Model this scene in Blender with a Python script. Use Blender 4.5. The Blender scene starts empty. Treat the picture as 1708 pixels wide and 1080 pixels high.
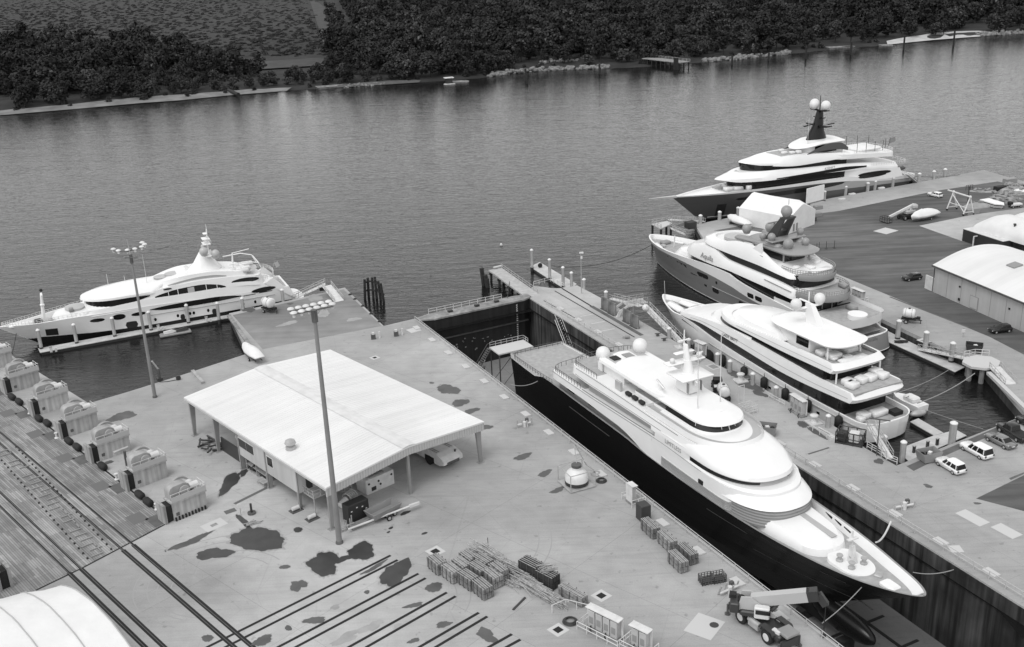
import bpy, bmesh, math, random
from mathutils import Vector, Matrix
import numpy as np

# ------------------------------------------------------------------ camera, sky, sun, exposure
SC = bpy.context.scene
COL = SC.collection
R = math.radians
FPX, PITCH, ROLL, CAMH = 1767.45, 0.36026, -0.04049, 77.0      # drone camera, metres above the yard
FW = Vector((0, math.cos(PITCH), -math.sin(PITCH)))
_U0 = Vector((0, math.sin(PITCH), math.cos(PITCH))); _R0 = Vector((1, 0, 0))
RT = _R0*math.cos(ROLL) + _U0*math.sin(ROLL)
UP = -_R0*math.sin(ROLL) + _U0*math.cos(ROLL)
cam = bpy.data.cameras.new('camera'); camo = bpy.data.objects.new('camera', cam); COL.objects.link(camo)
cam.sensor_fit = 'HORIZONTAL'; cam.sensor_width = 36.0; cam.lens = FPX/1708*36.0
cam.clip_start = 1.0; cam.clip_end = 20000
mw = Matrix.Identity(4)
for i in range(3):
    mw[i][0] = RT[i]; mw[i][1] = UP[i]; mw[i][2] = -FW[i]
mw[2][3] = CAMH
camo.matrix_world = mw
SC.camera = camo

SUN_EL, SUN_AZ = 60.0, 235.0       # azimuth: degrees anticlockwise from +X of the direction to the sun
world = bpy.data.worlds.new('World'); SC.world = world; world.use_nodes = True
wn = world.node_tree; bg = wn.nodes['Background']
sky = wn.nodes.new('ShaderNodeTexSky'); sky.sky_type = 'NISHITA'; sky.sun_disc = False
sky.sun_elevation = R(SUN_EL); sky.sun_rotation = R(90-SUN_AZ)
sky.air_density = 4.0; sky.dust_density = 0.0; sky.ozone_density = 1.0; sky.altitude = 0
bw = wn.nodes.new('ShaderNodeRGBToBW')
wn.links.new(sky.outputs['Color'], bw.inputs['Color']); wn.links.new(bw.outputs['Val'], bg.inputs['Color'])
bg.inputs['Strength'].default_value = 0.15
sun = bpy.data.lights.new('sun', 'SUN'); suno = bpy.data.objects.new('sun', sun); COL.objects.link(suno)
sun.energy = 1.2; sun.angle = R(30); sun.color = (1, 1, 1)
suno.rotation_euler = Vector((math.cos(R(SUN_AZ))*math.cos(R(SUN_EL)), math.sin(R(SUN_AZ))*math.cos(R(SUN_EL)), math.sin(R(SUN_EL)))).to_track_quat('Z', 'Y').to_euler()
SC.view_settings.view_transform = 'Standard'; SC.view_settings.look = 'None'
SC.view_settings.exposure = 0.3; SC.view_settings.gamma = 1.0; SC.view_settings.use_curve_mapping = False

# ------------------------------------------------------------------ placing
WZ = -2.3          # water level; the yard is z = 0
def at(px, py, z=0.0):
    """photo pixel -> point of the horizontal plane z"""
    d = FW*FPX + RT*(px-854) - UP*(py-540)
    t = (z-CAMH)/d.z
    return Vector((d.x*t, d.y*t, z))
def xy(px, py, z=0.0):
    p = at(px, py, z); return (p.x, p.y)
def ang(a, b):
    return math.atan2(b[1]-a[1], b[0]-a[0])

# ------------------------------------------------------------------ materials
MATS = {}
def mat(name, col, rough=0.55, var=0.0, vs=0.5, bump=0.0, bs=4.0, metal=0.0, spec=0.5, wstreak=0.0, detail=5.0, orand=0.0, sheet=None):
    if name in MATS: return MATS[name]
    m = bpy.data.materials.new(name); m.use_nodes = True
    nt = m.node_tree; p = nt.nodes['Principled BSDF']
    p.inputs['Roughness'].default_value = rough; p.inputs['Metallic'].default_value = metal
    p.inputs['Specular IOR Level'].default_value = spec
    p.inputs['Base Color'].default_value = (col, col, col, 1)
    if var or bump or wstreak: tc = nt.nodes.new('ShaderNodeTexCoord')
    if var or wstreak:
        n = nt.nodes.new('ShaderNodeTexNoise'); n.inputs['Scale'].default_value = vs; n.inputs['Detail'].default_value = detail
        nt.links.new(tc.outputs['Object'], n.inputs['Vector'])
        mr = nt.nodes.new('ShaderNodeMapRange'); mr.inputs[1].default_value = 0.3; mr.inputs[2].default_value = 0.7
        mr.inputs[3].default_value = col*(1-var); mr.inputs[4].default_value = min(1, col*(1+var))
        nt.links.new(n.outputs['Fac'], mr.inputs[0]); out = mr.outputs[0]
        if wstreak:      # vertical rain streaks
            mp = nt.nodes.new('ShaderNodeMapping'); mp.inputs['Scale'].default_value = (1.2, 1.2, 0.06)
            nt.links.new(tc.outputs['Object'], mp.inputs['Vector'])
            n3 = nt.nodes.new('ShaderNodeTexNoise'); n3.inputs['Scale'].default_value = 1.0; n3.inputs['Detail'].default_value = 6
            nt.links.new(mp.outputs[0], n3.inputs['Vector'])
            m3 = nt.nodes.new('ShaderNodeMapRange'); m3.inputs[1].default_value = .35; m3.inputs[2].default_value = .65
            m3.inputs[3].default_value = 1-wstreak; m3.inputs[4].default_value = 1+wstreak*.5
            nt.links.new(n3.outputs['Fac'], m3.inputs[0])
            mu = nt.nodes.new('ShaderNodeMath'); mu.operation = 'MULTIPLY'
            nt.links.new(out, mu.inputs[0]); nt.links.new(m3.outputs[0], mu.inputs[1]); out = mu.outputs[0]
        nt.links.new(out, p.inputs['Base Color'])
    if sheet:            # sheet metal: run-off streaks along one axis and slightly different sheets across it
        src = p.inputs['Base Color'].links[0].from_socket
        for scl, lo, hi in ((sheet, .96, 1.015), (tuple(q*.35 for q in sheet), .97, 1.02)):
            mp = nt.nodes.new('ShaderNodeMapping'); mp.inputs['Scale'].default_value = scl; nt.links.new(tc.outputs['Object'], mp.inputs['Vector'])
            nz = nt.nodes.new('ShaderNodeTexNoise'); nz.inputs['Scale'].default_value = 1; nz.inputs['Detail'].default_value = 6; nt.links.new(mp.outputs[0], nz.inputs['Vector'])
            mz = nt.nodes.new('ShaderNodeMapRange'); mz.inputs[1].default_value = .35; mz.inputs[2].default_value = .6; mz.inputs[3].default_value = lo; mz.inputs[4].default_value = hi; nt.links.new(nz.outputs['Fac'], mz.inputs[0])
            mu = nt.nodes.new('ShaderNodeMath'); mu.operation = 'MULTIPLY'; nt.links.new(src, mu.inputs[0]); nt.links.new(mz.outputs[0], mu.inputs[1]); src = mu.outputs[0]
        nt.links.new(src, p.inputs['Base Color'])
    if orand:            # every copy a little lighter or darker
        oi = nt.nodes.new('ShaderNodeObjectInfo'); mr = nt.nodes.new('ShaderNodeMapRange'); mr.inputs[3].default_value = 1-orand; mr.inputs[4].default_value = 1+orand
        nt.links.new(oi.outputs['Random'], mr.inputs[0]); mu = nt.nodes.new('ShaderNodeMath'); mu.operation = 'MULTIPLY'
        nt.links.new(p.inputs['Base Color'].links[0].from_socket, mu.inputs[0]); nt.links.new(mr.outputs[0], mu.inputs[1]); nt.links.new(mu.outputs[0], p.inputs['Base Color'])
    if bump:
        n2 = nt.nodes.new('ShaderNodeTexNoise'); n2.inputs['Scale'].default_value = bs; n2.inputs['Detail'].default_value = 4
        nt.links.new(tc.outputs['Object'], n2.inputs['Vector'])
        b = nt.nodes.new('ShaderNodeBump'); b.inputs['Strength'].default_value = bump; b.inputs['Distance'].default_value = 0.1
        nt.links.new(n2.outputs['Fac'], b.inputs['Height']); nt.links.new(b.outputs[0], p.inputs['Normal'])
    MATS[name] = m
    return m

WHITE = mat('yacht white gelcoat', 0.76, 0.22, 0.03, 0.3, spec=0.45)
SHADE = mat('pale grey paint', 0.40, 0.3, 0.05, 0.4)
DECK = mat('teak deck', 0.34, 0.75, 0.14, 1.2)
GLASS = mat('dark yacht glass', 0.012, 0.12, spec=0.5)
BLACKP = mat('black hull paint', 0.010, 0.25, spec=0.3)
GREYH = mat('grey hull paint', 0.17, 0.28, 0.04, 0.1)
DGREYH = mat('dark grey hull paint', 0.085, 0.25, 0.04, 0.1)
GREYP = mat('mid grey paint', 0.24, 0.45, 0.06, 0.5)
DARKP = mat('dark grey paint', 0.035, 0.45, 0.1, 0.5)
STEEL = mat('galvanised steel', 0.42, 0.5, 0.15, 1.0, metal=0.3)
PALEST = mat('pale painted steel', 0.60, 0.5, 0.12, 1.0)
DSTEEL = mat('dark steel', 0.10, 0.5, 0.25, 1.0, metal=0.3)
BLACK = mat('black rubber', 0.012, 0.75, 0.2, 2.0)
ROPE = mat('rope', 0.30, 0.9)
DROPE = mat('dark rope', 0.03, 0.9)
CONC = mat('plain concrete', 0.40, 0.85, 0.12, 0.5, 0.15, 3, wstreak=.12)
DCONC = mat('weathered concrete', 0.25, 0.9, 0.3, 0.4, 0.2, 3, wstreak=.25)
CANVAS = mat('white canvas', 0.72, 0.8, 0.05, 0.6, 0.3, 1.2)
TIMBER = mat('weathered timber', 0.36, 0.85, 0.25, 1.5)
DTIMBER = mat('old dark timber', 0.022, 0.9, 0.4, 1.5, 0.5, 3)
PLASTIC = mat('white plastic', 0.66, 0.45, 0.06, 0.8)
ROOFW = mat('white roof sheet', 0.68, 0.45, 0.06, 0.08, sheet=(.04,1.1,.3))
ROOFA = mat('white arched roof', 0.66, 0.5, 0.06, 0.08, sheet=(.9,.05,.05))
LETTER = mat('dark lettering', 0.05, 0.5)
LETTERG = mat('grey lettering', 0.22, 0.5)

# ------------------------------------------------------------------ mesh builder
def clean(s): return s
class MB:
    def __init__(s): s.v = []; s.f = []; s.m = []
    def add(s, vs, fs, mi=0):
        o = len(s.v); s.v += [tuple(p) for p in vs]
        for f in fs: s.f.append(tuple(o+i for i in f)); s.m.append(mi)
        return s
    def box(s, x0, x1, y0, y1, z0, z1, mi=0):
        return s.add([(x0,y0,z0),(x1,y0,z0),(x1,y1,z0),(x0,y1,z0),(x0,y0,z1),(x1,y0,z1),(x1,y1,z1),(x0,y1,z1)],
                     [(3,2,1,0),(4,5,6,7),(0,1,5,4),(1,2,6,5),(2,3,7,6),(3,0,4,7)], mi)
    def obox(s, c, size, rz=0.0, mi=0, rx=0.0, ry=0.0, bev=0.0):
        M = Matrix.Translation(c) @ Matrix.Rotation(rz,4,'Z') @ Matrix.Rotation(ry,4,'Y') @ Matrix.Rotation(rx,4,'X')
        a,b,d = [q/2 for q in size]
        if bev <= 0:
            vs = [(-a,-b,-d),(a,-b,-d),(a,b,-d),(-a,b,-d),(-a,-b,d),(a,-b,d),(a,b,d),(-a,b,d)]
            return s.add([M @ Vector(p) for p in vs], [(3,2,1,0),(4,5,6,7),(0,1,5,4),(1,2,6,5),(2,3,7,6),(3,0,4,7)], mi)
        e = min(bev, a*.9, b*.9, d*.9)
        def ring(aa,bb,zz): return [M @ Vector(p) for p in ((-aa+e*.0,-bb+e,zz),(-aa+e,-bb,zz),(aa-e,-bb,zz),(aa,-bb+e,zz),(aa,bb-e,zz),(aa-e,bb,zz),(-aa+e,bb,zz),(-aa,bb-e,zz))]
        return s.rings([ring(a-e,b-e,-d), ring(a,b,-d+e), ring(a,b,d-e), ring(a-e,b-e,d)], mi=mi)
    def rings(s, rs, closed=True, c0=True, c1=True, mi=0):
        n = len(rs[0]); vs = [p for r in rs for p in r]; fs = []
        for k in range(len(rs)-1):
            for i in range(n if closed else n-1):
                j = (i+1) % n
                fs.append((k*n+i, k*n+j, (k+1)*n+j, (k+1)*n+i))
        if closed and c0: fs.append(tuple(range(n-1,-1,-1)))
        if closed and c1: fs.append(tuple((len(rs)-1)*n+i for i in range(n)))
        return s.add(vs, fs, mi)
    def cyl(s, p, q, r0, r1=None, n=10, mi=0, caps=True):
        p = Vector(p); q = Vector(q); r1 = r0 if r1 is None else r1
        d = (q-p).normalized(); a = d.orthogonal().normalized(); b = d.cross(a)
        if abs(d.z) > .999: a = Vector((1,0,0)); b = Vector((0,1 if d.z>0 else -1,0))
        rs = [[c + (a*math.cos(2*math.pi*i/n) + b*math.sin(2*math.pi*i/n))*r for i in range(n)] for c, r in ((p,r0),(q,r1))]
        return s.rings(rs, c0=caps, c1=caps, mi=mi)
    def tube(s, path, r, n=5, mi=0):
        path = [Vector(p) for p in path]; rs = []; a = None
        for i, p in enumerate(path):
            d = (path[min(i+1,len(path)-1)] - path[max(i-1,0)]).normalized()
            if a is None: a = d.orthogonal().normalized()
            a = (a - d*a.dot(d)).normalized(); b = d.cross(a)
            rs.append([p + (a*math.cos(2*math.pi*k/n) + b*math.sin(2*math.pi*k/n))*r for k in range(n)])
        return s.rings(rs, mi=mi)
    def sph(s, c, r, n=14, m=8, mi=0, lo=-90):
        c = Vector(c); rx,ry,rz = r if hasattr(r,'__len__') else (r,r,r); rs = []
        for k in range(m+1):
            t = R(lo + (90-lo)*k/m); cc = max(math.cos(t), .02)
            rs.append([c + Vector((rx*cc*math.cos(2*math.pi*i/n), ry*cc*math.sin(2*math.pi*i/n), rz*math.sin(t))) for i in range(n)])
        return s.rings(rs, mi=mi)
    def lathe(s, c, prof, n=14, mi=0):
        c = Vector(c)
        return s.rings([[c+Vector((r*math.cos(2*math.pi*i/n), r*math.sin(2*math.pi*i/n), z)) for i in range(n)] for r, z in prof], mi=mi)
    def prism(s, poly, z0, z1, mi=0):
        return s.rings([[(p[0],p[1],z0) for p in poly], [(p[0],p[1],z1) for p in poly]], mi=mi)
    def vprism(s, prof, y0, y1, mi=0):      # profile in x,z swept along y
        return s.rings([[(p[0],y0,p[1]) for p in prof], [(p[0],y1,p[1]) for p in prof]], mi=mi)
    def poly(s, pts, z, mi=0):
        return s.add([(p[0],p[1],z) for p in pts], [tuple(range(len(pts)))], mi)
    def build(s, name, mats, parent=None, smooth=None, loc=None, rz=0.0, fix=True):
        me = bpy.data.meshes.new(name); me.from_pydata(s.v, [], s.f)
        if not isinstance(mats, (list,tuple)): mats = [mats]
        for q in mats: me.materials.append(q)
        me.polygons.foreach_set('material_index', s.m)
        if fix:
            bm = bmesh.new(); bm.from_mesh(me); bmesh.ops.recalc_face_normals(bm, faces=bm.faces); bm.to_mesh(me); bm.free()
        if smooth is not None:
            me.polygons.foreach_set('use_smooth', [True]*len(me.polygons))
            me.set_sharp_from_angle(angle=R(smooth))
        o = bpy.data.objects.new(name, me); COL.objects.link(o)
        if parent: o.parent = parent
        if loc is not None: o.location = loc
        if rz: o.rotation_euler = (0,0,rz)
        return o

def thing(name, label, cat, loc=(0,0,0), rz=0.0, group=None):
    o = bpy.data.objects.new(name, None); COL.objects.link(o); o.empty_display_size = .5
    o.location = loc; o.rotation_euler = (0,0,rz); return tag(o, label, cat, group)
def tag(o, label, cat, group=None):
    o['label'] = label; o['category'] = cat
    if group: o['group'] = group
    return o
def struct(o): o['kind'] = 'structure'; return o
def children(o): return [c for c in bpy.data.objects if c.parent == o]
def dup(o, loc, rz=None, label=None, scale=None, tree=None):
    if tree is None:
        kids = {}
        for c in bpy.data.objects:
            if c.parent: kids.setdefault(c.parent.name, []).append(c)
    else: kids = tree
    r = o.copy(); COL.objects.link(r); r.location = loc
    if rz is not None: r.rotation_euler = (0,0,rz)
    if scale is not None: r.scale = (scale,)*3 if not hasattr(scale,'__len__') else scale
    if label: r['label'] = label
    def rec(src, dst):
        for c in kids.get(src.name, []):
            d = c.copy(); COL.objects.link(d); d.parent = dst; rec(c, d)
    rec(o, r)
    return r

def curve(pts):
    """smooth interpolation z(x) through points (any x order)"""
    pts = sorted(pts); xs = [p[0] for p in pts]; zs = [p[1] for p in pts]; n = len(xs)
    def f(x):
        if x <= xs[0]: return zs[0]
        if x >= xs[-1]: return zs[-1]
        i = max(k for k in range(n-1) if xs[k] <= x); h = xs[i+1]-xs[i]; t = (x-xs[i])/h
        def sl(k):
            if k == 0: return (zs[1]-zs[0])/(xs[1]-xs[0])
            if k == n-1: return (zs[-1]-zs[-2])/(xs[-1]-xs[-2])
            a = (zs[k]-zs[k-1])/(xs[k]-xs[k-1]); b = (zs[k+1]-zs[k])/(xs[k+1]-xs[k])
            return 0 if a*b <= 0 else 2*a*b/(a+b)
        m0, m1 = sl(i)*h, sl(i+1)*h
        return (2*t**3-3*t*t+1)*zs[i] + (t**3-2*t*t+t)*m0 + (-2*t**3+3*t*t)*zs[i+1] + (t**3-t*t)*m1
    return f
def const(c): return lambda x: c
def text(name, body, size, m, parent, loc, rot, ext=0.01, align='CENTER'):
    cu = bpy.data.curves.new(name, 'FONT'); cu.body = body; cu.size = size; cu.extrude = ext
    cu.align_x = align; cu.align_y = 'CENTER'
    o = bpy.data.objects.new(name, cu); COL.objects.link(o)
    dg = bpy.context.evaluated_depsgraph_get(); dg.update()
    me = bpy.data.meshes.new_from_object(o.evaluated_get(dg)); bpy.data.objects.remove(o)
    me.materials.clear(); me.materials.append(m)
    o = bpy.data.objects.new(name, me); COL.objects.link(o); o.parent = parent; o.location = loc; o.rotation_euler = rot
    return o
def railing(mb, path, h=1.1, r=.04, step=2.0, mids=2, mi=0, n=4):
    path = [Vector(p) for p in path]
    for k in range(mids):
        mb.tube([p+Vector((0,0,h*(k+1)/mids)) for p in path], r, n, mi)
    for a, b in zip(path[:-1], path[1:]):
        d = (b-a).length; m = max(1, round(d/step))
        for i in range(m): 
            q = a.lerp(b, i/m); mb.cyl(q, q+Vector((0,0,h)), r*1.15, n=n, mi=mi)
    mb.cyl(path[-1], path[-1]+Vector((0,0,h)), r*1.15, n=n, mi=mi)
# ------------------------------------------------------------------ ground materials
def ground_mat(name, col, joints=0.0, streak=0.0, rot=42.0, mott=.16):
    m = bpy.data.materials.new(name); m.use_nodes = True; nt = m.node_tree; N = nt.nodes; K = nt.links.new
    p = N['Principled BSDF']; p.inputs['Roughness'].default_value = .85; p.inputs['Specular IOR Level'].default_value = .3
    tc = N.new('ShaderNodeTexCoord')
    mp = N.new('ShaderNodeMapping'); mp.inputs['Rotation'].default_value = (0,0,R(rot)); K(tc.outputs['Object'], mp.inputs['Vector'])
    def noise(sc, det, lo, hi, vec, a=.3, b=.7, dist=0.0):
        n = N.new('ShaderNodeTexNoise'); n.inputs['Scale'].default_value = sc; n.inputs['Detail'].default_value = det; n.inputs['Distortion'].default_value = dist
        K(vec, n.inputs['Vector']); r = N.new('ShaderNodeMapRange'); r.inputs[1].default_value = a; r.inputs[2].default_value = b
        r.inputs[3].default_value = lo; r.inputs[4].default_value = hi; K(n.outputs['Fac'], r.inputs[0]); return r.outputs[0]
    def mul(a, b):
        q = N.new('ShaderNodeMath'); q.operation = 'MULTIPLY'; K(a, q.inputs[0]); K(b, q.inputs[1]); return q.outputs[0]
    c = noise(.035, 7, 1-mott, 1+mott, mp.outputs[0])
    c = mul(c, noise(.35, 6, .92, 1.06, mp.outputs[0], .3, .7, .4))
    c = mul(c, noise(6.0, 3, .93, 1.06, mp.outputs[0]))
    c = mul(c, noise(.022, 8, .70, 1.0, mp.outputs[0], .36, .60, .5))     # worn, greyer areas
    if joints:
        ms = N.new('ShaderNodeMapping'); ms.inputs['Rotation'].default_value = (0,0,R(rot-20)); ms.inputs['Scale'].default_value = (.035, .55, 1); K(tc.outputs['Object'], ms.inputs['Vector'])
        c = mul(c, noise(1.0, 8, .945, 1.02, ms.outputs[0], .30, .52, 3.5))
        ms = N.new('ShaderNodeMapping'); ms.inputs['Rotation'].default_value = (0,0,R(rot+38)); ms.inputs['Scale'].default_value = (.05, .9, 1); K(tc.outputs['Object'], ms.inputs['Vector'])
        c = mul(c, noise(1.0, 6, .955, 1.02, ms.outputs[0], .30, .50, 2.0))
        vo = N.new('ShaderNodeTexVoronoi'); vo.feature = 'DISTANCE_TO_EDGE'; vo.inputs['Scale'].default_value = .085; K(mp.outputs[0], vo.inputs['Vector'])
        vr = N.new('ShaderNodeMapRange'); vr.inputs[1].default_value = 0; vr.inputs[2].default_value = .006; vr.inputs[3].default_value = .92; vr.inputs[4].default_value = 1; K(vo.outputs['Distance'], vr.inputs[0]); c = mul(c, vr.outputs[0])
        c = mul(c, noise(.8, 2, .72, 1.0, mp.outputs[0], .24, .34))
    if streak:
        ms = N.new('ShaderNodeMapping'); ms.inputs['Rotation'].default_value = (0,0,R(rot)); ms.inputs['Scale'].default_value = (.05, .5, 1)
        K(tc.outputs['Object'], ms.inputs['Vector'])
        c = mul(c, noise(1.0, 6, 1-streak, 1+streak, ms.outputs[0], .3, .7, .6))
    if joints:
        br = N.new('ShaderNodeTexBrick'); br.offset = 0; br.inputs['Color1'].default_value = (1,1,1,1); br.inputs['Color2'].default_value = (.95,.95,.95,1)
        br.inputs['Mortar'].default_value = (1-joints,)*3+(1,); br.inputs['Scale'].default_value = 1.0
        br.inputs['Mortar Size'].default_value = .035; br.inputs['Mortar Smooth'].default_value = .6; br.inputs['Brick Width'].default_value = 18.0; br.inputs['Row Height'].default_value = 15.0
        K(mp.outputs[0], br.inputs['Vector']); b2 = N.new('ShaderNodeRGBToBW'); K(br.outputs['Color'], b2.inputs[0]); c = mul(c, b2.outputs[0])
    q = N.new('ShaderNodeMath'); q.operation = 'MULTIPLY'; q.inputs[1].default_value = col; K(c, q.inputs[0]); K(q.outputs[0], p.inputs['Base Color'])
    n2 = N.new('ShaderNodeTexNoise'); n2.inputs['Scale'].default_value = 1.2; n2.inputs['Detail'].default_value = 6; K(tc.outputs['Object'], n2.inputs['Vector'])
    bu = N.new('ShaderNodeBump'); bu.inputs['Strength'].default_value = .12; bu.inputs['Distance'].default_value = .05
    K(n2.outputs['Fac'], bu.inputs['Height']); K(bu.outputs[0], p.inputs['Normal'])
    return m
YARD = ground_mat('yard concrete', .42, .35)
YARD2 = ground_mat('dock concrete', .41, .25, rot=64)
PIERC = ground_mat('old pier asphalt', .27, 0, .12, -25)
ASPH = ground_mat('asphalt', .13, 0, .30, -34, .2)
FLOORM = ground_mat('dry dock floor', .22, .6, rot=64)
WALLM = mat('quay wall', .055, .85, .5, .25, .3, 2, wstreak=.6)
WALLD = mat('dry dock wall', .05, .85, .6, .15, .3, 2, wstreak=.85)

def planks_mat():
    m = bpy.data.materials.new('lift platform timber'); m.use_nodes = True; nt = m.node_tree; N = nt.nodes; K = nt.links.new
    p = N['Principled BSDF']; p.inputs['Roughness'].default_value = .85
    tc = N.new('ShaderNodeTexCoord'); mp = N.new('ShaderNodeMapping'); mp.inputs['Rotation'].default_value = (0,0,R(47.4)); K(tc.outputs['Object'], mp.inputs['Vector'])
    def br(w, h, c1, c2, mo, ms):
        b = N.new('ShaderNodeTexBrick'); b.offset = .37; b.inputs['Scale'].default_value = 1; b.inputs['Brick Width'].default_value = w; b.inputs['Row Height'].default_value = h
        b.inputs['Color1'].default_value = (c1,)*3+(1,); b.inputs['Color2'].default_value = (c2,)*3+(1,); b.inputs['Mortar'].default_value = (mo,)*3+(1,); b.inputs['Mortar Size'].default_value = ms
        K(mp.outputs[0], b.inputs['Vector']); return b.outputs['Color']
    a = br(4.2, .30, .30, .17, .08, .02); b = br(9.0, 2.7, 1.15, .80, .6, .04)
    x = N.new('ShaderNodeMix'); x.data_type = 'RGBA'; x.blend_type = 'MULTIPLY'; x.inputs['Factor'].default_value = 1
    K(a, x.inputs['A']); K(b, x.inputs['B'])
    n = N.new('ShaderNodeTexNoise'); n.inputs['Scale'].default_value = .25; n.inputs['Detail'].default_value = 6; K(mp.outputs[0], n.inputs['Vector'])
    r = N.new('ShaderNodeMapRange'); r.inputs[1].default_value=.3; r.inputs[2].default_value=.7; r.inputs[3].default_value=.78; r.inputs[4].default_value=1.2; K(n.outputs['Fac'], r.inputs[0])
    y = N.new('ShaderNodeMix'); y.data_type = 'RGBA'; y.blend_type = 'MULTIPLY'; y.inputs['Factor'].default_value = 1
    K(x.outputs['Result'], y.inputs['A']); K(r.outputs[0], y.inputs['B']); K(y.outputs['Result'], p.inputs['Base Color'])
    return m
PLANKS = planks_mat()

def water_mat():
    m = bpy.data.materials.new('river water'); m.use_nodes = True; nt = m.node_tree; N = nt.nodes; K = nt.links.new
    p = N['Principled BSDF']; p.inputs['Base Color'].default_value = (.010,.010,.010,1); p.inputs['Roughness'].default_value = .06; p.inputs['IOR'].default_value = 1.333
    tc = N.new('ShaderNodeTexCoord'); prev = None
    for sc, rot, st, di, dist in (((.05,.16,1), 12, .25, .7, 1.0), ((.32,.9,1), -8, .34, .33, .8), ((1.1,2.2,1), 20, .35, .10, .5)):
        mp = N.new('ShaderNodeMapping'); mp.inputs['Scale'].default_value = sc; mp.inputs['Rotation'].default_value = (0,0,R(rot)); K(tc.outputs['Object'], mp.inputs['Vector'])
        n = N.new('ShaderNodeTexNoise'); n.inputs['Scale'].default_value = 1; n.inputs['Detail'].default_value = 3; n.inputs['Distortion'].default_value = dist; K(mp.outputs[0], n.inputs['Vector'])
        b = N.new('ShaderNodeBump'); b.inputs['Strength'].default_value = st; b.inputs['Distance'].default_value = di
        K(n.outputs['Fac'], b.inputs['Height'])
        if prev: K(prev, b.inputs['Normal'])
        prev = b.outputs[0]
    K(prev, p.inputs['Normal'])
    return m
WATER = water_mat()

# ------------------------------------------------------------------ dry dock frame, land, water
BU = Vector((.443, -.8965, 0)); BN = Vector((.8965, .443, 0)); L0 = Vector((-19.44, 208.43, 0))
def dk(u, n, z=0.0): return L0 + BU*u + BN*n + Vector((0,0,z))       # dry dock coordinates: u along, n across
def PX(lst, z=0.0): return [xy(a, b, z) for a, b in lst]
Q4 = Vector((72.3, 203.8)); 
west = PX([(-150,488),(148,673),(210,655),(300,627),(413,590),(382,523),(480,502),(575,480),(640,544),(691,532),(699,535),(1403,1080)])
west += [tuple(dk(190, 0)[:2]), (-60, 30), (-330, 40), (-330, 260)]
east = PX([(883,497),(878,488),(890,477),(921,481),(941,481),(962,476),(1011,502),(1142,579),(1411,722),(1442,747),(1495,777),(1712,692),(1644,613),(1440,518),(1250.7,433.9),(1174,400),(1159,375),(1233,360),(1374,333),(1559,299.6),(1640,284),(1708,303)])
east += [(300, 262), (420, 120), (320, 20), tuple(dk(190, 22.1)[:2]), tuple(xy(1708,1013))]
def land(name, pts, top):
    mb = MB(); n = len(pts)
    mb.poly(pts, 0.0, 0)
    rows = [0.0, -.75, -15.0]
    for k in range(2):
        for i in range(n):
            a, b = pts[i], pts[(i+1)%n]
            mb.add([(a[0],a[1],rows[k]),(b[0],b[1],rows[k]),(b[0],b[1],rows[k+1]),(a[0],a[1],rows[k+1])], [(0,1,2,3)], 1+k)
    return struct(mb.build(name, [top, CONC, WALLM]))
yard = land('yard_ground', west, YARD)
dockg = land('dock_ground', east, YARD2)
# dry dock: floor, walls
mb = MB(); mb.poly([tuple(dk(-4,-2)[:2]), tuple(dk(195,-2)[:2]), tuple(dk(195,27)[:2]), tuple(dk(-4,27)[:2])], -12.3); FLOOR = struct(mb.build('dry_dock_floor', FLOORM))
PITM0 = mat('floor groove', .012, .9)
def slabwall(name, a, b, thick, z0, z1, m):      # a wall panel standing proud of the land's side
    a = Vector(a[:2]); b = Vector(b[:2]); d = (b-a).normalized(); nn = Vector((-d.y, d.x))*thick
    return struct(MB().prism([a, b, b+nn, a+nn], z0, z1).build(name, m))
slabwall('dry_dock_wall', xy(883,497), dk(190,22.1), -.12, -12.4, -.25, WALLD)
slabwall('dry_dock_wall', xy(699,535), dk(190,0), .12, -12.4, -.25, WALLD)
for u in range(86, 160, 6):      # gutters between the dock floor slabs
    struct(MB().obox(dk(u, 12, -12.28), (.45, 19, .06), math.atan2(BU.y, BU.x)).build('floor_gutter', PITM0))
for n_ in (5.0, 18.5): struct(MB().obox(dk(120, n_, -12.275), (74, .5, .08), math.atan2(BU.y, BU.x)).build('floor_gutter', PITM0))
mb = MB()
mb.poly([(-4000,20),(36,20),(37,94),(-17.5,206.5),(4.5,217.5),(57,106),(62,20),(4000,20),(4000,1500),(-4000,1500)], WZ)
water = struct(mb.build('river_water', WATER))
mb = MB(); mb.poly([(-4000,-100),(4000,-100),(4000,4000),(-4000,4000)], -15.2); struct(mb.build('river_bed', DCONC))

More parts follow.
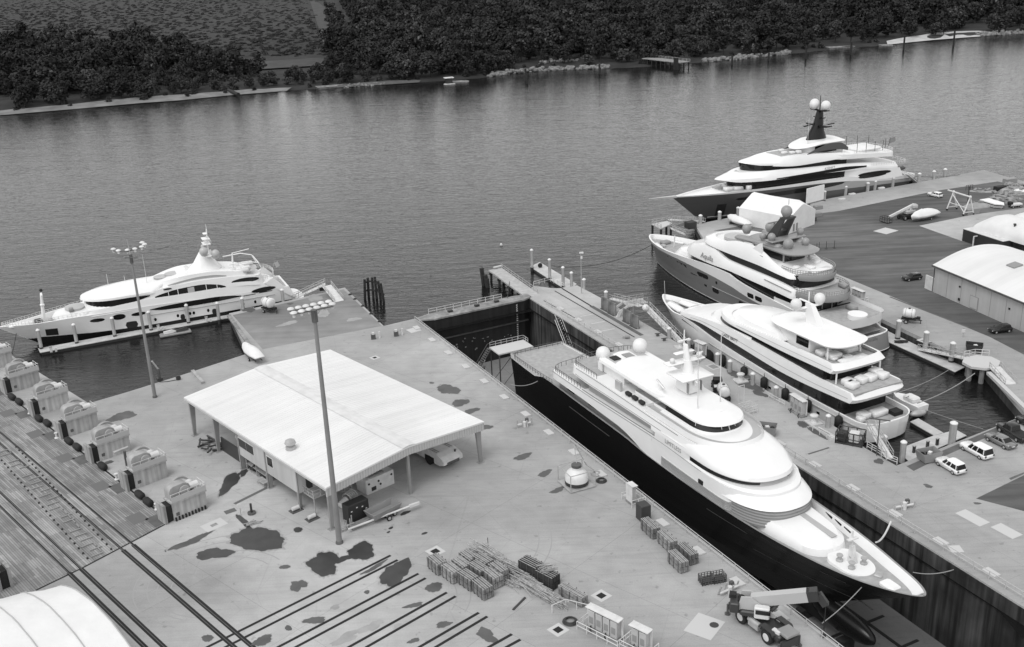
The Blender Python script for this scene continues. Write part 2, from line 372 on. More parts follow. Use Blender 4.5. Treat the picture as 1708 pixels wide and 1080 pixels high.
# ------------------------------------------------------------------ lift platform, rails, patches of ground
RDIR = R(-47.4); RV = Vector((math.cos(RDIR), math.sin(RDIR), 0)); RN = Vector((-RV.y, RV.x, 0))
def sheet(name, pts, z, m): return struct(MB().poly(pts, z).build(name, m))
plat = PX([(285,870),(137,948),(60,985),(-10,1012),(-140,1060)]) 
e0 = at(285,870); plat = plat + [tuple((at(-140,1060)-RV*120)[:2]), tuple((e0-RV*120)[:2])]
sheet('lift_platform', plat, .006, PLANKS)
def strip(name, a, b, w, z, m, ext=0.0):
    a = Vector(a[:2]); b = Vector(b[:2]); d = (b-a).normalized(); a = a-d*ext; n = Vector((-d.y,d.x))*w/2
    return sheet(name, [a-n, b-n, b+n, a+n], z, m)
PITM = mat('dark groove', .012, .9); PATCHD = mat('dark asphalt strip', .10, .9, .2, .6)
for (a, b, c) in (((69,780),(222,909),(422,1080)),((46,780),(205,918),(391,1080)),((0,821),(135,949),(274,1080)),((-1,844),(115,956),(242,1080))):
    A, B, C_ = at(*a), at(*b), at(*c)
    d = (B-A).normalized()
    strip('rail_groove', A-d*60, B, .34, .012, PITM)
    strip('rail_groove', B, B+(C_-B)*1.3, .62, .006, PITM)
    strip('rail', A-d*60, B+(C_-B)*1.3, .09, .016, DSTEEL)
for a, b in (((285,870),(137,948)),((137,948),(60,985))):
    strip('platform_gap', at(*a), at(*b), .30, .014, PITM)
strip('platform_gap', e0-RV*110, e0, .28, .014, PITM)
# cross tracks in the lower yard: px measured at their two ends
def q1(x, y): return (280+x/4.744, 880+y/4.744)
def q2(x, y): return (600+x/4.744, 880+y/4.744)
for a, b in ((q1(310,949),q2(245,222)),(q1(455,949),q2(300,258)),(q1(870,949),q2(465,366)),(q1(1010,949),q2(522,402)),
             (q1(1430,949),q2(690,515)),(q1(1570,949),q2(760,545)),(q2(470,949),q2(943,675)),(q2(600,949),q2(1010,705)),(q2(1020,949),q2(1205,845)),(q2(1160,949),q2(1272,888))):
    A, B = at(*a), at(*b); strip('track_groove', A-(B-A)*.35, B, .42, .008, PITM)
# bracket row on the platform, left of the second rail pair
A, B = at(10,752), at(166,925); d = (B-A).normalized(); n = Vector((-d.y,d.x,0)); random.seed(4); n_c = 26
kb = thing('bracket_row', 'long row of small steel brackets down the middle of the timber lift platform', 'brackets', A, math.atan2(d.y,d.x)); kl = (B-A).length
for i in range(n_c):
    x = kl*i/(n_c-1)
    if random.random() < .8: y = random.uniform(-.5,.5); MB().box(x-.09,x+.09,y-.8,y+.8,.02,.17).build('bracket', GREYP, kb)
    if random.random() < .4: MB().box(x+.05,x+1.15,.33,.47,.02,.16).build('bracket_tie', GREYP, kb)
    for s in (-1.6,1.6): MB().cyl((x,s,0),(x,s,.25),.14,n=6).build('pin', DARKP, kb)
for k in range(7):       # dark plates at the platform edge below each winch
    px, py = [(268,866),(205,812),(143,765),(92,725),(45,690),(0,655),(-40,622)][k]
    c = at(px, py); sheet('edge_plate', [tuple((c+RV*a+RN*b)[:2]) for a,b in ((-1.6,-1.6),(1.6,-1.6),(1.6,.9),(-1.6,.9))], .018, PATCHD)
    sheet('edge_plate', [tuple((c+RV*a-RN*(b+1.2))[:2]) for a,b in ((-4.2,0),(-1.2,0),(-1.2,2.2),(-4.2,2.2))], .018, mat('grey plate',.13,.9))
# pier surface at the left yacht, asphalt of the east wharf, concrete margins
def inset(lst): return PX(lst)
sheet('pier_surface', PX([(438,583),(388,526),(480,505),(573,483),(637,544)]), .004, PIERC)
sheet('yard_asphalt', PX([(1353,358),(1400,352),(1533,324.5),(1572,317),(1664,303),(1678,306),(1708,316)])+[(286,248),(330,150),(190,170)]+PX([(1708,592),(1650,562),(1400,459),(1250,388),(1190,385)]), .004, ASPH)
sheet('pier_surface', PX([(1160,377),(1234,361.5),(1300,349),(1353,358),(1190,385),(1250,388),(1256,428),(1175,399)]), .006, PIERC) if 0 else None
sheet('concrete_apron', PX([(1533,377),(1622,358.6),(1708,347)])+[(262,226),(232,190)]+PX([(1700,430),(1603,402)]), .008, YARD2)
sheet('asphalt_corner', PX([(1628,832),(1708,793)])+[(170,90),(160,70)]+PX([(1708,853)]), .004, ASPH)
for a, b, w in (((1466,772),(1640,700),2.2),((1640,700),(1712,670),2.2)): pass
sheet('asphalt_strip', PX([(1512,778),(1660,714),(1708,694),(1708,702),(1560,768),(1524,786)]), .004, PATCHD)
sheet('asphalt_strip', PX([(1683,798),(1708,788),(1708,791),(1686,801)]), .010, PATCHD)
strip('drain_slot', at(1484,495.5), at(1615,546.5), .5, .010, PATCHD)
strip('drain_slot', at(1348,758), at(1383,747), .35, .010, PATCHD)
for a, b in (((391,841),(447,813)),): strip('drain_slot', at(*a), at(*b), .6, .010, mat('drain slot',.12,.9))
strip('drain_slot', at(375,856), at(393,850), 1.1, .010, mat('drain slot',.12,.9))
# the crane track on the finger pier
def q5(x, y): return (860+x/4.909, 400+y/4.909)
strip('rail_groove', at(*q5(320,420)), at(*q5(975,800)), .30, .010, PITM)
strip('rail_groove', at(*q5(380,400)), at(*q5(620,545)), .40, .010, PITM)
strip('rail_groove', at(*q5(620,545)), at(*q5(1035,785)), .95, .012, PATCHD)
strip('rail_groove', at(*q5(230,500)), at(*q5(520,660)), .22, .010, PITM)
for a in ((530,620),(620,680),(700,740)):
    x, y = a; strip('hatch_outline', at(*q5(x,y+10)), at(*q5(x+110,y-10)), .3, .008, mat('pale concrete',.5,.9))
# manhole plates, hatches
PALE = mat('pale concrete', .5, .9, .08, 2)
def hatch(px, py, w, l, rz, m2=PITM, hole=.45, round_=False):
    c = at(px, py); u = Vector((math.cos(rz),math.sin(rz))); n = Vector((-u.y,u.x)); c2 = Vector(c[:2])
    mb = MB(); mb.poly([c2+u*a*l/2+n*b*w/2 for a,b in ((-1,-1),(1,-1),(1,1),(-1,1))], .014, 0)
    if hole:
        if round_: mb.poly([c2+n*-.25*w+u*.2*l+Vector((math.cos(t*.5236),math.sin(t*.5236)))*hole for t in range(12)], .02, 1)
        else: mb.poly([c2+u*a*l*hole/2+n*b*w*hole/2 for a,b in ((-1,-1),(1,-1),(1,1),(-1,1))], .02, 1)
    struct(mb.build('manhole_plate', [PALE, m2]))
for q in ((625,597,1.6,1.6,.7,PITM,.45),(726,920,2.0,2.0,.7,PITM,.5),(931,1051,1.9,1.9,.7,PITM,.5),(1003,994,1.9,1.9,.7,PITM,.5),(357,876,2.3,3.2,.75,DCONC,.3),(1541,569,1.7,2.2,-1.1,GREYP,.5),(1477.5,385.5,4,5,.6,PALE,0),(1622,864,2.0,4.0,-1.1,PALE,0),(1679,886,2.0,3.4,-1.1,PALE,0),(1594,916,1.6,1.6,0,PALE,0),(690,551,2.4,2.4,.6,PALE,0),(1190,612,2,2.4,-1.1,GREYP,.7)):
    hatch(*q[:7])
hatch(1175,1045,3.4,4.0,.95,DARKP,.55,True)
# wet patches and oil stains lying on the concrete
WET = [mat('wet concrete', .040, .35, .25, .5), mat('damp concrete', .085, .6, .2, .5), mat('drying concrete', .30, .75, .15, .5)]
def blob(px, py, rx, ry, m, seed, sk=0.0, lob=.22):
    rnd = random.Random(seed); ph = [rnd.uniform(0,6.28) for _ in range(6)]; pts = []
    for i in range(150):
        t = 2*math.pi*i/150
        r = 1 + lob*math.sin(2*t+ph[0])*.55 + lob*math.sin(3*t+ph[1])*.4 + lob*.22*math.sin(5*t+ph[2]) + .05*math.sin(9*t+ph[3]) + .018*math.sin(17*t+ph[4]) + .010*math.sin(31*t+ph[0]) + rnd.uniform(-.012,.012)
        x = rx*r*math.cos(t); y = ry*r*math.sin(t) + sk*x
        pts.append(xy(px+x, py+y))
    sheet('wet_patch', pts, .0055+.00009*(seed % 20), WET[m])
    if m < 2 and rx > 6:      # half-dried rim
        c_ = at(px, py); g_ = [((q[0]-c_.x)*(1.10+.06*math.sin(k*.7+ph[5]))+c_.x, (q[1]-c_.y)*(1.12+.07*math.sin(k*1.1+ph[4]))+c_.y) for k, q in enumerate(pts)]
        sheet('damp_patch', g_, .0022+.00006*(seed % 20), WET[2])
BL = [(430,900,43,20,0,1,0,.10),(408,872,14,6,0,2,.75,.3),(317,904,28,6,1,3,-.42,.4),(357,924,27,10,0,4,-.1,.3),(540,941,27,18,0,5,.1,.3),(603,920,24,13,0,6,-.15,.25),(575,932,16,5,0,7,-.3,.3),
 (475,946,9,3.4,1,8,-.1,.1),(497,977,13,9,1,9,0,.4),(497,884,7.5,4.3,0,10,0,.1),(660,956,25,19,0,11,-.35,.2),(624,947,19,3.6,1,12,-.5,.4),(724,980,13,8.5,1,13,-.15,.15),(525,1035,17,6,1,14,-.15,.25),(481,1048,6,4.5,1,15,0,.15),
 (346,1065,9,6,1,16,0,.15),(438,1069,16,8,1,17,-.2,.25),(618,1046,18,8,2,18,-.45,.4),(576,1065,26,7,2,19,-.4,.4),(559,1013,8,4,2,20,-.3,.3),(690,1010,14,4,1,21,-.25,.3),(740,1042,13,5,1,22,-.3,.3),(812,1060,17,10,1,23,.25,.35),(790,1050,10,5,2,24,-.5,.3),(690,1069,9,4,1,25,-.2,.3),(664,1045,9,4,2,26,-.3,.3),(612,988,5,3,1,27,0,.2),
 (748,650,18,8,1,28,.05,.2),(768,672,15,5.5,1,29,-.05,.25),(786,686,14,4,1,30,-.2,.25),(811,713,11,3.6,1,31,-.15,.2),(720,639,4,1.8,1,32,0,.2),(872,762,15,4.5,1,33,-.2,.25),(909,790,11,5,1,34,-.25,.25),(930,818,12,4,1,35,-.25,.3),
 (203,695,21,7.5,1,36,-.2,.3),(383,806,20,11,0,37,-.7,.35),(408,786,9,6,0,38,-.6,.3),(340,720,10,4,2,39,.2,.3),(480,540,16,3,2,40,-.2,.3),(590,533,11,3,2,41,-.1,.3),(540,523,10,6,2,42,0,.3),(415,517,11,4,1,43,-.1,.3),(484,507,5,2,1,44,0,.3),
 (1520,793,9.5,5,2,45,.1,.1),(1548,811,8,2.6,1,46,.2,.3),(1630,840,6,2,1,47,.1,.2),(1248,642,26,7,1,48,.45,.3),(1232,626,18,6,1,49,.15,.3),(1268,657,13,4,1,50,.4,.3),(1340,708,9,6,1,51,.1,.2),(1362,722,16,4,1,52,.5,.3),(1466,770,9,4,1,53,.2,.3),(525,497,13,5,2,54,-.1,.3),
 (708,890,5,2,0,55,-.3,.1),(652,881,4,2,0,56,-.4,.1),(648,888,3,1.6,0,57,-.4,.1),(676,856,9,2.6,0,58,-.3,.2),(180,772,8,3,1,59,-.3,.3),(243,800,12,4,0,60,-.5,.4)]
for b in BL: blob(*b)
# faint paler repair strips and old tyre arcs
TYRE = mat('tyre mark', .30, .9)
random.seed(9)
for cx_, cy_, r0, a0, a1 in ((380,965,10,60,250),(372,972,6.5,40,280),(700,905,16,-30,70),(640,1000,9,-20,80)):
    c = at(cx_, cy_); mb = MB(); 
    for dr in (0, 1.7):
        P_ = [Vector((c.x+(r0+dr)*math.cos(R(a0+(a1-a0)*i/24)), c.y+(r0+dr)*.9*math.sin(R(a0+(a1-a0)*i/24)))) for i in range(25)]
        for i in range(24):
            d = (P_[i+1]-P_[i]).normalized(); n = Vector((-d.y,d.x))*.08
            mb.add([(q.x,q.y,.0035) for q in (P_[i]-n,P_[i+1]-n,P_[i+1]+n,P_[i]+n)], [(0,1,2,3)])
    struct(mb.build('tyre_mark', TYRE))
# ------------------------------------------------------------------ far bank
SHORE_PX = [(-500,245),(-150,208),(0,193),(130,182),(230,173),(300,168),(380,160),(480,152),(560,147),(640,142),(700,138),(800,131),(850,124),(900,119),(1000,115),(1060,113),(1150,106),(1240,99),(1320,90),(1400,82),(1480,75),(1560,67),(1640,61),(1708,57),(1900,44),(2300,20)]
SHORE = [Vector((-2200, 200)), Vector((-900, 380))] + [Vector(xy(a, b, WZ)) for a, b in SHORE_PX] + [Vector((1500, 850)), Vector((3000, 900))]
def shore_y(x):
    for a, b in zip(SHORE[:-1], SHORE[1:]):
        if a.x <= x <= b.x: return a.y + (b.y-a.y)*(x-a.x)/(b.x-a.x)
    return SHORE[0].y if x < SHORE[0].x else SHORE[-1].y
SOIL = mat('bank soil and grass', .018, .95, .5, .12, .4, .5)
SAND = mat('beach sand', .17, .95, .3, .15, .2, 2)
GRASSM = mat('dry field grass', .009, .95, .5, .06, .5, .6)
PATHM = mat('worn track', .045, .95, .3, .15)
def back(p, d): return Vector((p.x + d*.25, p.y + d*.97))
rows = [(-6,-1.2),(0,0),(5,.7),(14,1.5),(40,2.2),(120,3),(300,4.6),(500,6),(650,7),(800,8),(1000,9.5),(1300,11.5),(2500,20),(6000,30)]
ptsr = []
def dens(P, n):
    out = []
    for a, b in zip(P[:-1], P[1:]):
        for i in range(n): out.append(a.lerp(b, i/n))
    return out+[P[-1]]
random.seed(2)
SD = dens(SHORE, 4); jit = [random.uniform(-1.6,1.6) for _ in SD]
mb = MB()
grid = [[(back(p, d+j*(1 if abs(d)<20 else 0)).x, back(p, d+j*(1 if abs(d)<20 else 0)).y, WZ+z) for d, z in rows] for p, j in zip(SD, jit)]
mb.rings(grid, closed=False)
bank = struct(mb.build('far_bank', SOIL, smooth=60))
def band_sheet(name, a, b, d0, d1, m):      # strip along the shore between two x positions
    P = [p for p in SD if a <= p.x <= b]; r = []
    for i, p in enumerate(P):
        t = i/max(1,len(P)-1); w = math.sin(math.pi*min(1,max(0,.08+t*.84)))**.5
        q0 = back(p, d0); q1_ = back(p, d0+(d1-d0)*w*random.uniform(.75,1.1)); q1_.y += .01
        r.append([(q0.x,q0.y,WZ+.25+zat(max(d0,0))),(q1_.x,q1_.y,WZ+.30+zat(max(0,d0+(d1-d0)*w)))])
    mb = MB(); mb.rings(r, closed=False); return struct(mb.build(name, m, smooth=60))
def zat(d):
    for (a, za), (b, zb) in zip(rows[:-1], rows[1:]):
        if a <= d <= b: return za+(zb-za)*(d-a)/(b-a)
    return 0
def gx(px, py): return at(px, py, WZ).x
band_sheet('beach', gx(-150,208), gx(480,152), -1, 13, SAND)
band_sheet('beach', gx(560,147), gx(720,137), -1, 8, mat('dull sand',.08,.95,.3,.15))
band_sheet('beach', gx(1462,76), gx(1660,59), -1, 22, mat('pale sand',.42,.95,.2,.15))
def field(name, lst, z, m):
    return struct(MB().poly([xy(a, b, z) for a, b in lst], z).build(name, m))
def zt(x, y):      # terrain height at a world point
    d = (y - shore_y(x))/.97*.93; return WZ + zat(max(-6, min(d, 5900)))
def drape(name, lst, m, n=14, lift=.5):
    """quad given by 4 pixel corners draped over the bank"""
    c = [Vector(xy(a, b, 1.5)) for a, b in lst]; g = []
    for i in range(n+1):
        row = []
        for j in range(n+1):
            p = c[0].lerp(c[1], i/n).lerp(c[3].lerp(c[2], i/n), j/n); row.append((p.x, p.y, zt(p.x, p.y)+lift))
        g.append(row)
    mb = MB(); mb.rings(g, closed=False); return struct(mb.build(name, m, smooth=80))
drape('field', [(-300,150),(545,85),(545,2),(-300,-30)], GRASSM, 30, .4)
drape('track', [(545,92),(610,80),(545,20),(515,0)], PATHM, 10, 1.0)
drape('track', [(325,122),(545,108),(545,96),(335,110)], PATHM, 10, 1.0)

# trees: trunk with limbs, crown of many small leaf faces in uneven clumps
LEAF = [mat('leaves dark', .006, .8, .5, .8), mat('leaves', .015, .8, .5, .8), mat('leaves pale', .034, .8, .5, .8)]
BARK = mat('bark', .03, .9)
for m_ in LEAF:       # every tree a little lighter or darker than the next
    nt = m_.node_tree; p_ = nt.nodes['Principled BSDF']; oi = nt.nodes.new('ShaderNodeObjectInfo'); mr = nt.nodes.new('ShaderNodeMapRange')
    mr.inputs[3].default_value = .35; mr.inputs[4].default_value = 2.6; nt.links.new(oi.outputs['Random'], mr.inputs[0])
    mu = nt.nodes.new('ShaderNodeMath'); mu.operation = 'MULTIPLY'; src = p_.inputs['Base Color'].links[0].from_socket
    nt.links.new(src, mu.inputs[0]); nt.links.new(mr.outputs[0], mu.inputs[1]); nt.links.new(mu.outputs[0], p_.inputs['Base Color'])
def crown_mesh(name, h, w, nl, nf, seed, mats, low=.25, size=.55):
    rnd = random.Random(seed); mb = MB(); lobes = []
    for i in range(nl):
        t = rnd.uniform(low, .92); rad = w*(.5-.42*abs(t-.5)**1.4*1.5)
        a = rnd.uniform(0, 6.28); q = rad*rnd.uniform(.2, 1.0)
        lobes.append((Vector((q*math.cos(a), q*math.sin(a), t*h)), w*rnd.uniform(.13,.24)))
    lobes.append((Vector((0,0,h*.8)), w*.25)); lobes.append((Vector((0,0,h*.55)), w*.30))
    for i in range(nf):
        c, r = lobes[rnd.randrange(len(lobes))]
        d = Vector((rnd.gauss(0,1), rnd.gauss(0,1), rnd.gauss(0.25,.9))).normalized()
        p = c + Vector((d.x*r*rnd.uniform(.6,1.15), d.y*r*rnd.uniform(.6,1.15), d.z*r*.8*rnd.uniform(.6,1.15)))
        n = (d + Vector((rnd.gauss(0,.5), rnd.gauss(0,.5), rnd.gauss(.5,.5)))).normalized()
        a = n.orthogonal().normalized(); b = n.cross(a); s = size*rnd.uniform(.6,1.3)
        th = rnd.uniform(0,6.28); a, b = a*math.cos(th)+b*math.sin(th), b*math.cos(th)-a*math.sin(th)
        mi = 0 if rnd.random() < .5 else (1 if rnd.random() < .75 else 2)
        mb.add([p-a*s-b*s*.6, p+a*s*.2-b*s*.8, p+a*s+b*s*.3, p-a*s*.1+b*s*.8], [(0,1,2,3)], mi)
    return mb
def trunk_mesh(h, seed):
    rnd = random.Random(seed); mb = MB()
    mb.tube([(0,0,-.5),(.1,.1,h*.3),(rnd.uniform(-.3,.3),rnd.uniform(-.3,.3),h*.75)], .28, 6)
    for i in range(4):
        a = rnd.uniform(0,6.28); z = h*rnd.uniform(.3,.5)
        mb.tube([(0,0,z),(math.cos(a)*h*.12,math.sin(a)*h*.12,z+h*.12),(math.cos(a)*h*.24,math.sin(a)*h*.24,z+h*.3)], .12, 5)
    return mb
TREES = []
for k, (h, w, nl, nf, mats) in enumerate(((11,10,15,900,[LEAF[0],LEAF[1],LEAF[1]]),(9,9.5,13,800,[LEAF[0],LEAF[1],LEAF[2]]),(13,9,16,900,[LEAF[0],LEAF[0],LEAF[1]]),(7,8,11,650,[LEAF[1],LEAF[1],LEAF[2]]),(16,8,22,1000,[LEAF[0],LEAF[1],LEAF[2]]))):
    t = thing('tree', 'x', 'tree')
    crown_mesh('crown', h, w, nl, nf, 30+k, mats).build('crown', mats, t, fix=False)
    trunk_mesh(h, 60+k).build('trunk', BARK, t); TREES.append(t)
SHRUB = thing('shrub', 'x', 'shrub')
crown_mesh('crown', 3.2, 5, 7, 260, 77, None, .1, .45).build('crown', [LEAF[0],LEAF[1],LEAF[2]], SHRUB, fix=False)
trunk_mesh(2.4, 78).build('stem', BARK, SHRUB)
KIDS = {t.name: children(t) for t in TREES+[SHRUB]}
used = set()
def plant(t, x, y, s, label, group, rnd):
    z = zt(x, y)-.2
    if t.name in used: o = dup(t, (x,y,z), rnd.uniform(0,6.28), label, (s*rnd.uniform(.85,1.2), s*rnd.uniform(.85,1.2), s*rnd.uniform(.8,1.15)), KIDS)
    else: o = t; used.add(t.name); o.location = (x,y,z); o['label'] = label; o.scale = (s,s,s)
    o['group'] = group; return o
def is_field(px, py):
    if py < 96 and px < 548 - (96-py)*.35+20: return True
    if 315 < px < 548 and py < 124: return True
    return False
def proj(p):
    v = Vector(p)-Vector((0,0,CAMH)); w = v.dot(FW); return 854+FPX*v.dot(RT)/w, 540-FPX*v.dot(UP)/w
rnd = random.Random(11)
# left dark clump at the water, strip of bushes, then the wooded bank, nearest rows as single trees
def front_rows(n, px0, px1, d0, d1, lab, grp, kinds, smin, smax):
    k = 0; tries = 0
    while k < n and tries < n*30:
        tries += 1
        px = rnd.uniform(px0, px1); xw = gx(px, np.interp(px, [p[0] for p in SHORE_PX], [p[1] for p in SHORE_PX]))
        d = d0 + (d1-d0)*rnd.random()**1.3
        b = back(Vector((xw, shore_y(xw))), d)
        if any((b.x-q[0])**2+(b.y-q[1])**2 < 14 for q in PLACED): continue
        PLACED.append((b.x,b.y)); plant(TREES[kinds[rnd.randrange(len(kinds))]], b.x, b.y, rnd.uniform(smin,smax), lab, grp, rnd); k += 1
PLACED = []
front_rows(60, -40, 325, 12, 70, 'dark bushy tree in the clump behind the narrow beach at left', 'trees of the left clump', [0,2,0], .55, 1.15)
front_rows(22, 330, 545, 14, 42, 'small tree on the far bank between the left clump and the sandy track', 'trees between clump and track', [1,3,1], .6, .85)
front_rows(100, 548, 1090, 9, 75, 'leafy tree at the front of the wood on the middle of the far bank', 'trees along the middle of the far bank', [0,1,2,3,4], .6, 1.45)
front_rows(85, 1090, 1720, 12, 70, 'leafy tree at the front of the wood near the old far pier and sand spit', 'trees along the right of the far bank', [0,1,1,2,3,4], .6, 1.45)
k = 0
while k < 60:
    px = rnd.uniform(-20, 1720); xw = gx(px, np.interp(px, [p[0] for p in SHORE_PX], [p[1] for p in SHORE_PX]))
    if 1470 < px < 1650: continue
    b = back(Vector((xw, shore_y(xw))), rnd.uniform(5, 14)); plant(SHRUB, b.x, b.y, rnd.uniform(.5,1.1), 'low shrub at the edge of the far bank, just above the waterline', 'shrubs along the far shoreline', rnd); k += 1
# the wood behind: one mass of the same crowns; the field: scrub
def scatter(name, pts, srcs, smin, smax, label, cat, seed, flat=(1,1,1)):
    me = bpy.data.meshes.new(name); me.from_pydata(pts, [], []); o = bpy.data.objects.new(name, me); COL.objects.link(o)
    ng = bpy.data.node_groups.new(name, 'GeometryNodeTree')
    ng.interface.new_socket('Geometry', in_out='INPUT', socket_type='NodeSocketGeometry'); ng.interface.new_socket('Geometry', in_out='OUTPUT', socket_type='NodeSocketGeometry')
    N = ng.nodes; K = ng.links.new; gi = N.new('NodeGroupInput'); go = N.new('NodeGroupOutput')
    j = N.new('GeometryNodeGeometryToInstance')
    for s in reversed(srcs):
        oi = N.new('GeometryNodeObjectInfo'); oi.inputs['Object'].default_value = s; oi.inputs['As Instance'].default_value = True; K(oi.outputs['Geometry'], j.inputs[0])
    jj = N.new('GeometryNodeJoinGeometry')
    N.remove(j)
    for n in [n for n in N if n.bl_idname == 'GeometryNodeObjectInfo']: K(n.outputs['Geometry'], jj.inputs[0])
    ip = N.new('GeometryNodeInstanceOnPoints'); K(gi.outputs[0], ip.inputs['Points']); K(jj.outputs[0], ip.inputs['Instance']); ip.inputs['Pick Instance'].default_value = True
    rv = N.new('FunctionNodeRandomValue'); rv.data_type = 'FLOAT_VECTOR'; rv.inputs[0].default_value = (0,0,0); rv.inputs[1].default_value = (.1,.1,6.28); rv.inputs['Seed'].default_value = seed
    rs = N.new('FunctionNodeRandomValue'); rs.data_type = 'FLOAT'; rs.inputs[2].default_value = smin; rs.inputs[3].default_value = smax; rs.inputs['Seed'].default_value = seed+1
    K(rv.outputs[0], ip.inputs['Rotation']); vm = N.new('ShaderNodeVectorMath'); vm.operation = 'SCALE'; vm.inputs[0].default_value = flat; K(rs.outputs[1], vm.inputs['Scale']); K(vm.outputs['Vector'], ip.inputs['Scale']); K(ip.outputs[0], go.inputs[0])
    md = o.modifiers.new('scatter', 'NODES'); md.node_group = ng
    o['kind'] = 'stuff'; tag(o, label, cat); return o
crowns = [next(c for c in KIDS[t.name] if c.name.startswith('crown')) for t in TREES]
shr = next(c for c in KIDS[SHRUB.name] if c.name.startswith('crown'))
pts = []; fpts = []
y = 300
step = 7.0
for iy in range(190):
    yy = 380 + iy*step*(1+iy*.004)
    for ix in range(-150, 130):
        st = step*(1+iy*.004); x = (ix+rnd.random())*st; y_ = yy+rnd.random()*st
        d = y_-shore_y(x)
        if d < 55: continue
        px, py = proj((x, y_, zt(x,y_)))
        if px < -200 or px > 1900 or py > 230 or py < -60: continue
        if is_field(px, py):
            for _q in range(3): fx_, fy_ = x+rnd.uniform(-4,4), y_+rnd.uniform(-4,4); (fpts.append((fx_,fy_,zt(fx_,fy_)-.25)) if not (px > 500 and py > 5 and abs(px-(535+(py-5)*.65)) < 26) and not (330 < px < 548 and 94 < py < 124) else None)
        elif not (abs(px-(560+(py-20)*.6)) < 18 and py < 95 and px < 612): pts.append((x,y_,zt(x,y_)-.3))
scatter('woodland', pts, crowns, .5, 1.75, 'dense dark wood covering the far bank behind the first trees', 'woodland', 5)
scatter('scrub', fpts, [shr], .25, .95, 'rough low scrub covering the open field on the far bank at the left', 'scrub', 9, (1.5,1.5,.6))

# riprap, sunken wrecks, old pier and marker piles on the far bank
ROCK = mat('rip-rap rock', .16, .9, .5, .6, .4, 2)
def rockpile(px0, px1, n, d0, d1, smax, label):
    mb = MB()
    for i in range(n):
        px = rnd.uniform(px0, px1); xw = gx(px, np.interp(px, [p[0] for p in SHORE_PX], [p[1] for p in SHORE_PX]))
        b = back(Vector((xw, shore_y(xw))), rnd.uniform(d0,d1)); s = rnd.uniform(.5, smax)
        mb.obox((b.x,b.y,zt(b.x,b.y)+s*.3), (s*rnd.uniform(1,1.8), s, s*rnd.uniform(.6,1)), rnd.uniform(0,6), 0, rnd.uniform(-.5,.5), rnd.uniform(-.5,.5), bev=s*.2)
    o = mb.build('riprap', ROCK); o['kind'] = 'stuff'; tag(o, label, 'rocks')
rockpile(815, 955, 150, -1.5, 6, 2.3, 'pale heap of rip-rap rocks along the middle of the far shoreline')
rockpile(960, 1015, 60, -1, 5, 2.3, 'short pile of rip-rap rocks behind the far marker pile')
rockpile(1170, 1320, 130, -1.5, 6, 2.4, 'pale rip-rap rocks right of the old far pier')
rockpile(1630, 1720, 140, -1, 9, 2.0, 'rip-rap rocks at the far right end of the far bank')
rockpile(575, 640, 50, -2, 4, 1.3, 'small broken stones at the waterline below the track')
rockpile(885, 950, 40, 22, 30, 2.2, 'white stones lying back in a clearing above the far rip-rap')
def pile_at(px, py, h, r, label, z=WZ, cluster=1, m=DTIMBER, cat='mooring pile', group=None, name='mooring_pile'):
    c = at(px, py, z); mb = MB(); mb.cyl((0,0,-6), (0,0,h), r, r*.85, 8)
    o = mb.build(name, m, loc=(c.x,c.y,z)); tag(o, label, cat, group); return o
for px, py, h, lab in ((877,135,6.5,'tallest dark marker pile off the middle of the far rip-rap'),(879,140,4,'short dark pile touching the tallest marker pile off the rip-rap'),(1000,124,5.5,'dark marker pile off the rocks left of the old far pier'),(1221,108,5,'dark marker pile just right of the old far pier'),(1282,101,4.5,'dark marker pile in front of the rip-rap right of the far pier'),(1344,98,7,'dark marker pile left of the half sunken barge'),(1419,92,7.5,'dark marker pile in front of the half sunken barge'),(1507,84,8.5,'dark marker pile in front of the sand spit'),(1590,78,9.5,'tall dark marker pile at the right end of the sand spit')):
    pile_at(px, py, h, .65, lab, cat='marker pile', name='marker_pile')
# old pier
t = thing('old_pier', 'derelict timber pier on many piles at the far bank', 'pier', at(1110,112,WZ), ang(at(1075,100,WZ), at(1143,108,WZ)))
mb = MB(); mb.box(-16,16,-4,4,3.6,4.0); mb.build('pier_deck', mat('bleached planks',.22,.9,.3,.5), t)
mb = MB()
for i in range(9):
    for yv in (-3.7, 0, 3.7): mb.cyl((-15+i*3.75, yv, -5), (-15+i*3.75, yv, 3.6), .35, n=6)
for i in range(4): mb.cyl((12+i, -4.4, -5), (12+i, -4.4, 6.5), .35, n=6)
mb.build('piles', DTIMBER, t); mb = MB(); railing(mb, [(-16,3.8,4),(16,3.8,4)], 1.2, .08, 3); mb.build('handrail', TIMBER, t)
def wreck(px, py, L_, rz, label, name='sunken_barge'):
    c = at(px, py, WZ); mb = MB()
    mb.rings([[(x*L_/2*s, y*2.4*s2, z) for x, y in ((-1,-1),(.8,-1),(1.1,0),(.8,1),(-1,1))] for s, s2, z in ((.9,.8,-1),(1,1,1.0),(.96,.9,1.0),(.9,.8,.5))])
    o = mb.build(name, mat('bleached hull',.20,.9,.4,.5)); o.location = (c.x,c.y,WZ); o.rotation_euler = (R(4),R(2),rz); tag(o, label, 'wreck')
wreck(1402,81,20,.35,'half sunken grey barge lying at the far shoreline left of the sand spit')
wreck(1478,78,8,.1,'small dark wreck at the left tip of the sand spit')
wreck(560,146,22,.5,'low bleached barge wreck lying on the shoreline below the track')
wreck(768,139,9,.3,'dark broken boat hull beside the pale wheelhouse wreck')
t = thing('wheelhouse_wreck', 'small wrecked wheelhouse with a pale roof standing in the shallows', 'wreck', at(749,141,WZ), .3)
MB().obox((0,0,1.6),(3.2,2.6,3.2)).build('cabin', DARKP, t); MB().obox((0,0,3.5),(5,3.6,.35)).build('roof', PALEST, t); MB().obox((0,-1,.2),(6,3.2,.8),bev=.3).build('hull', TIMBER, t)
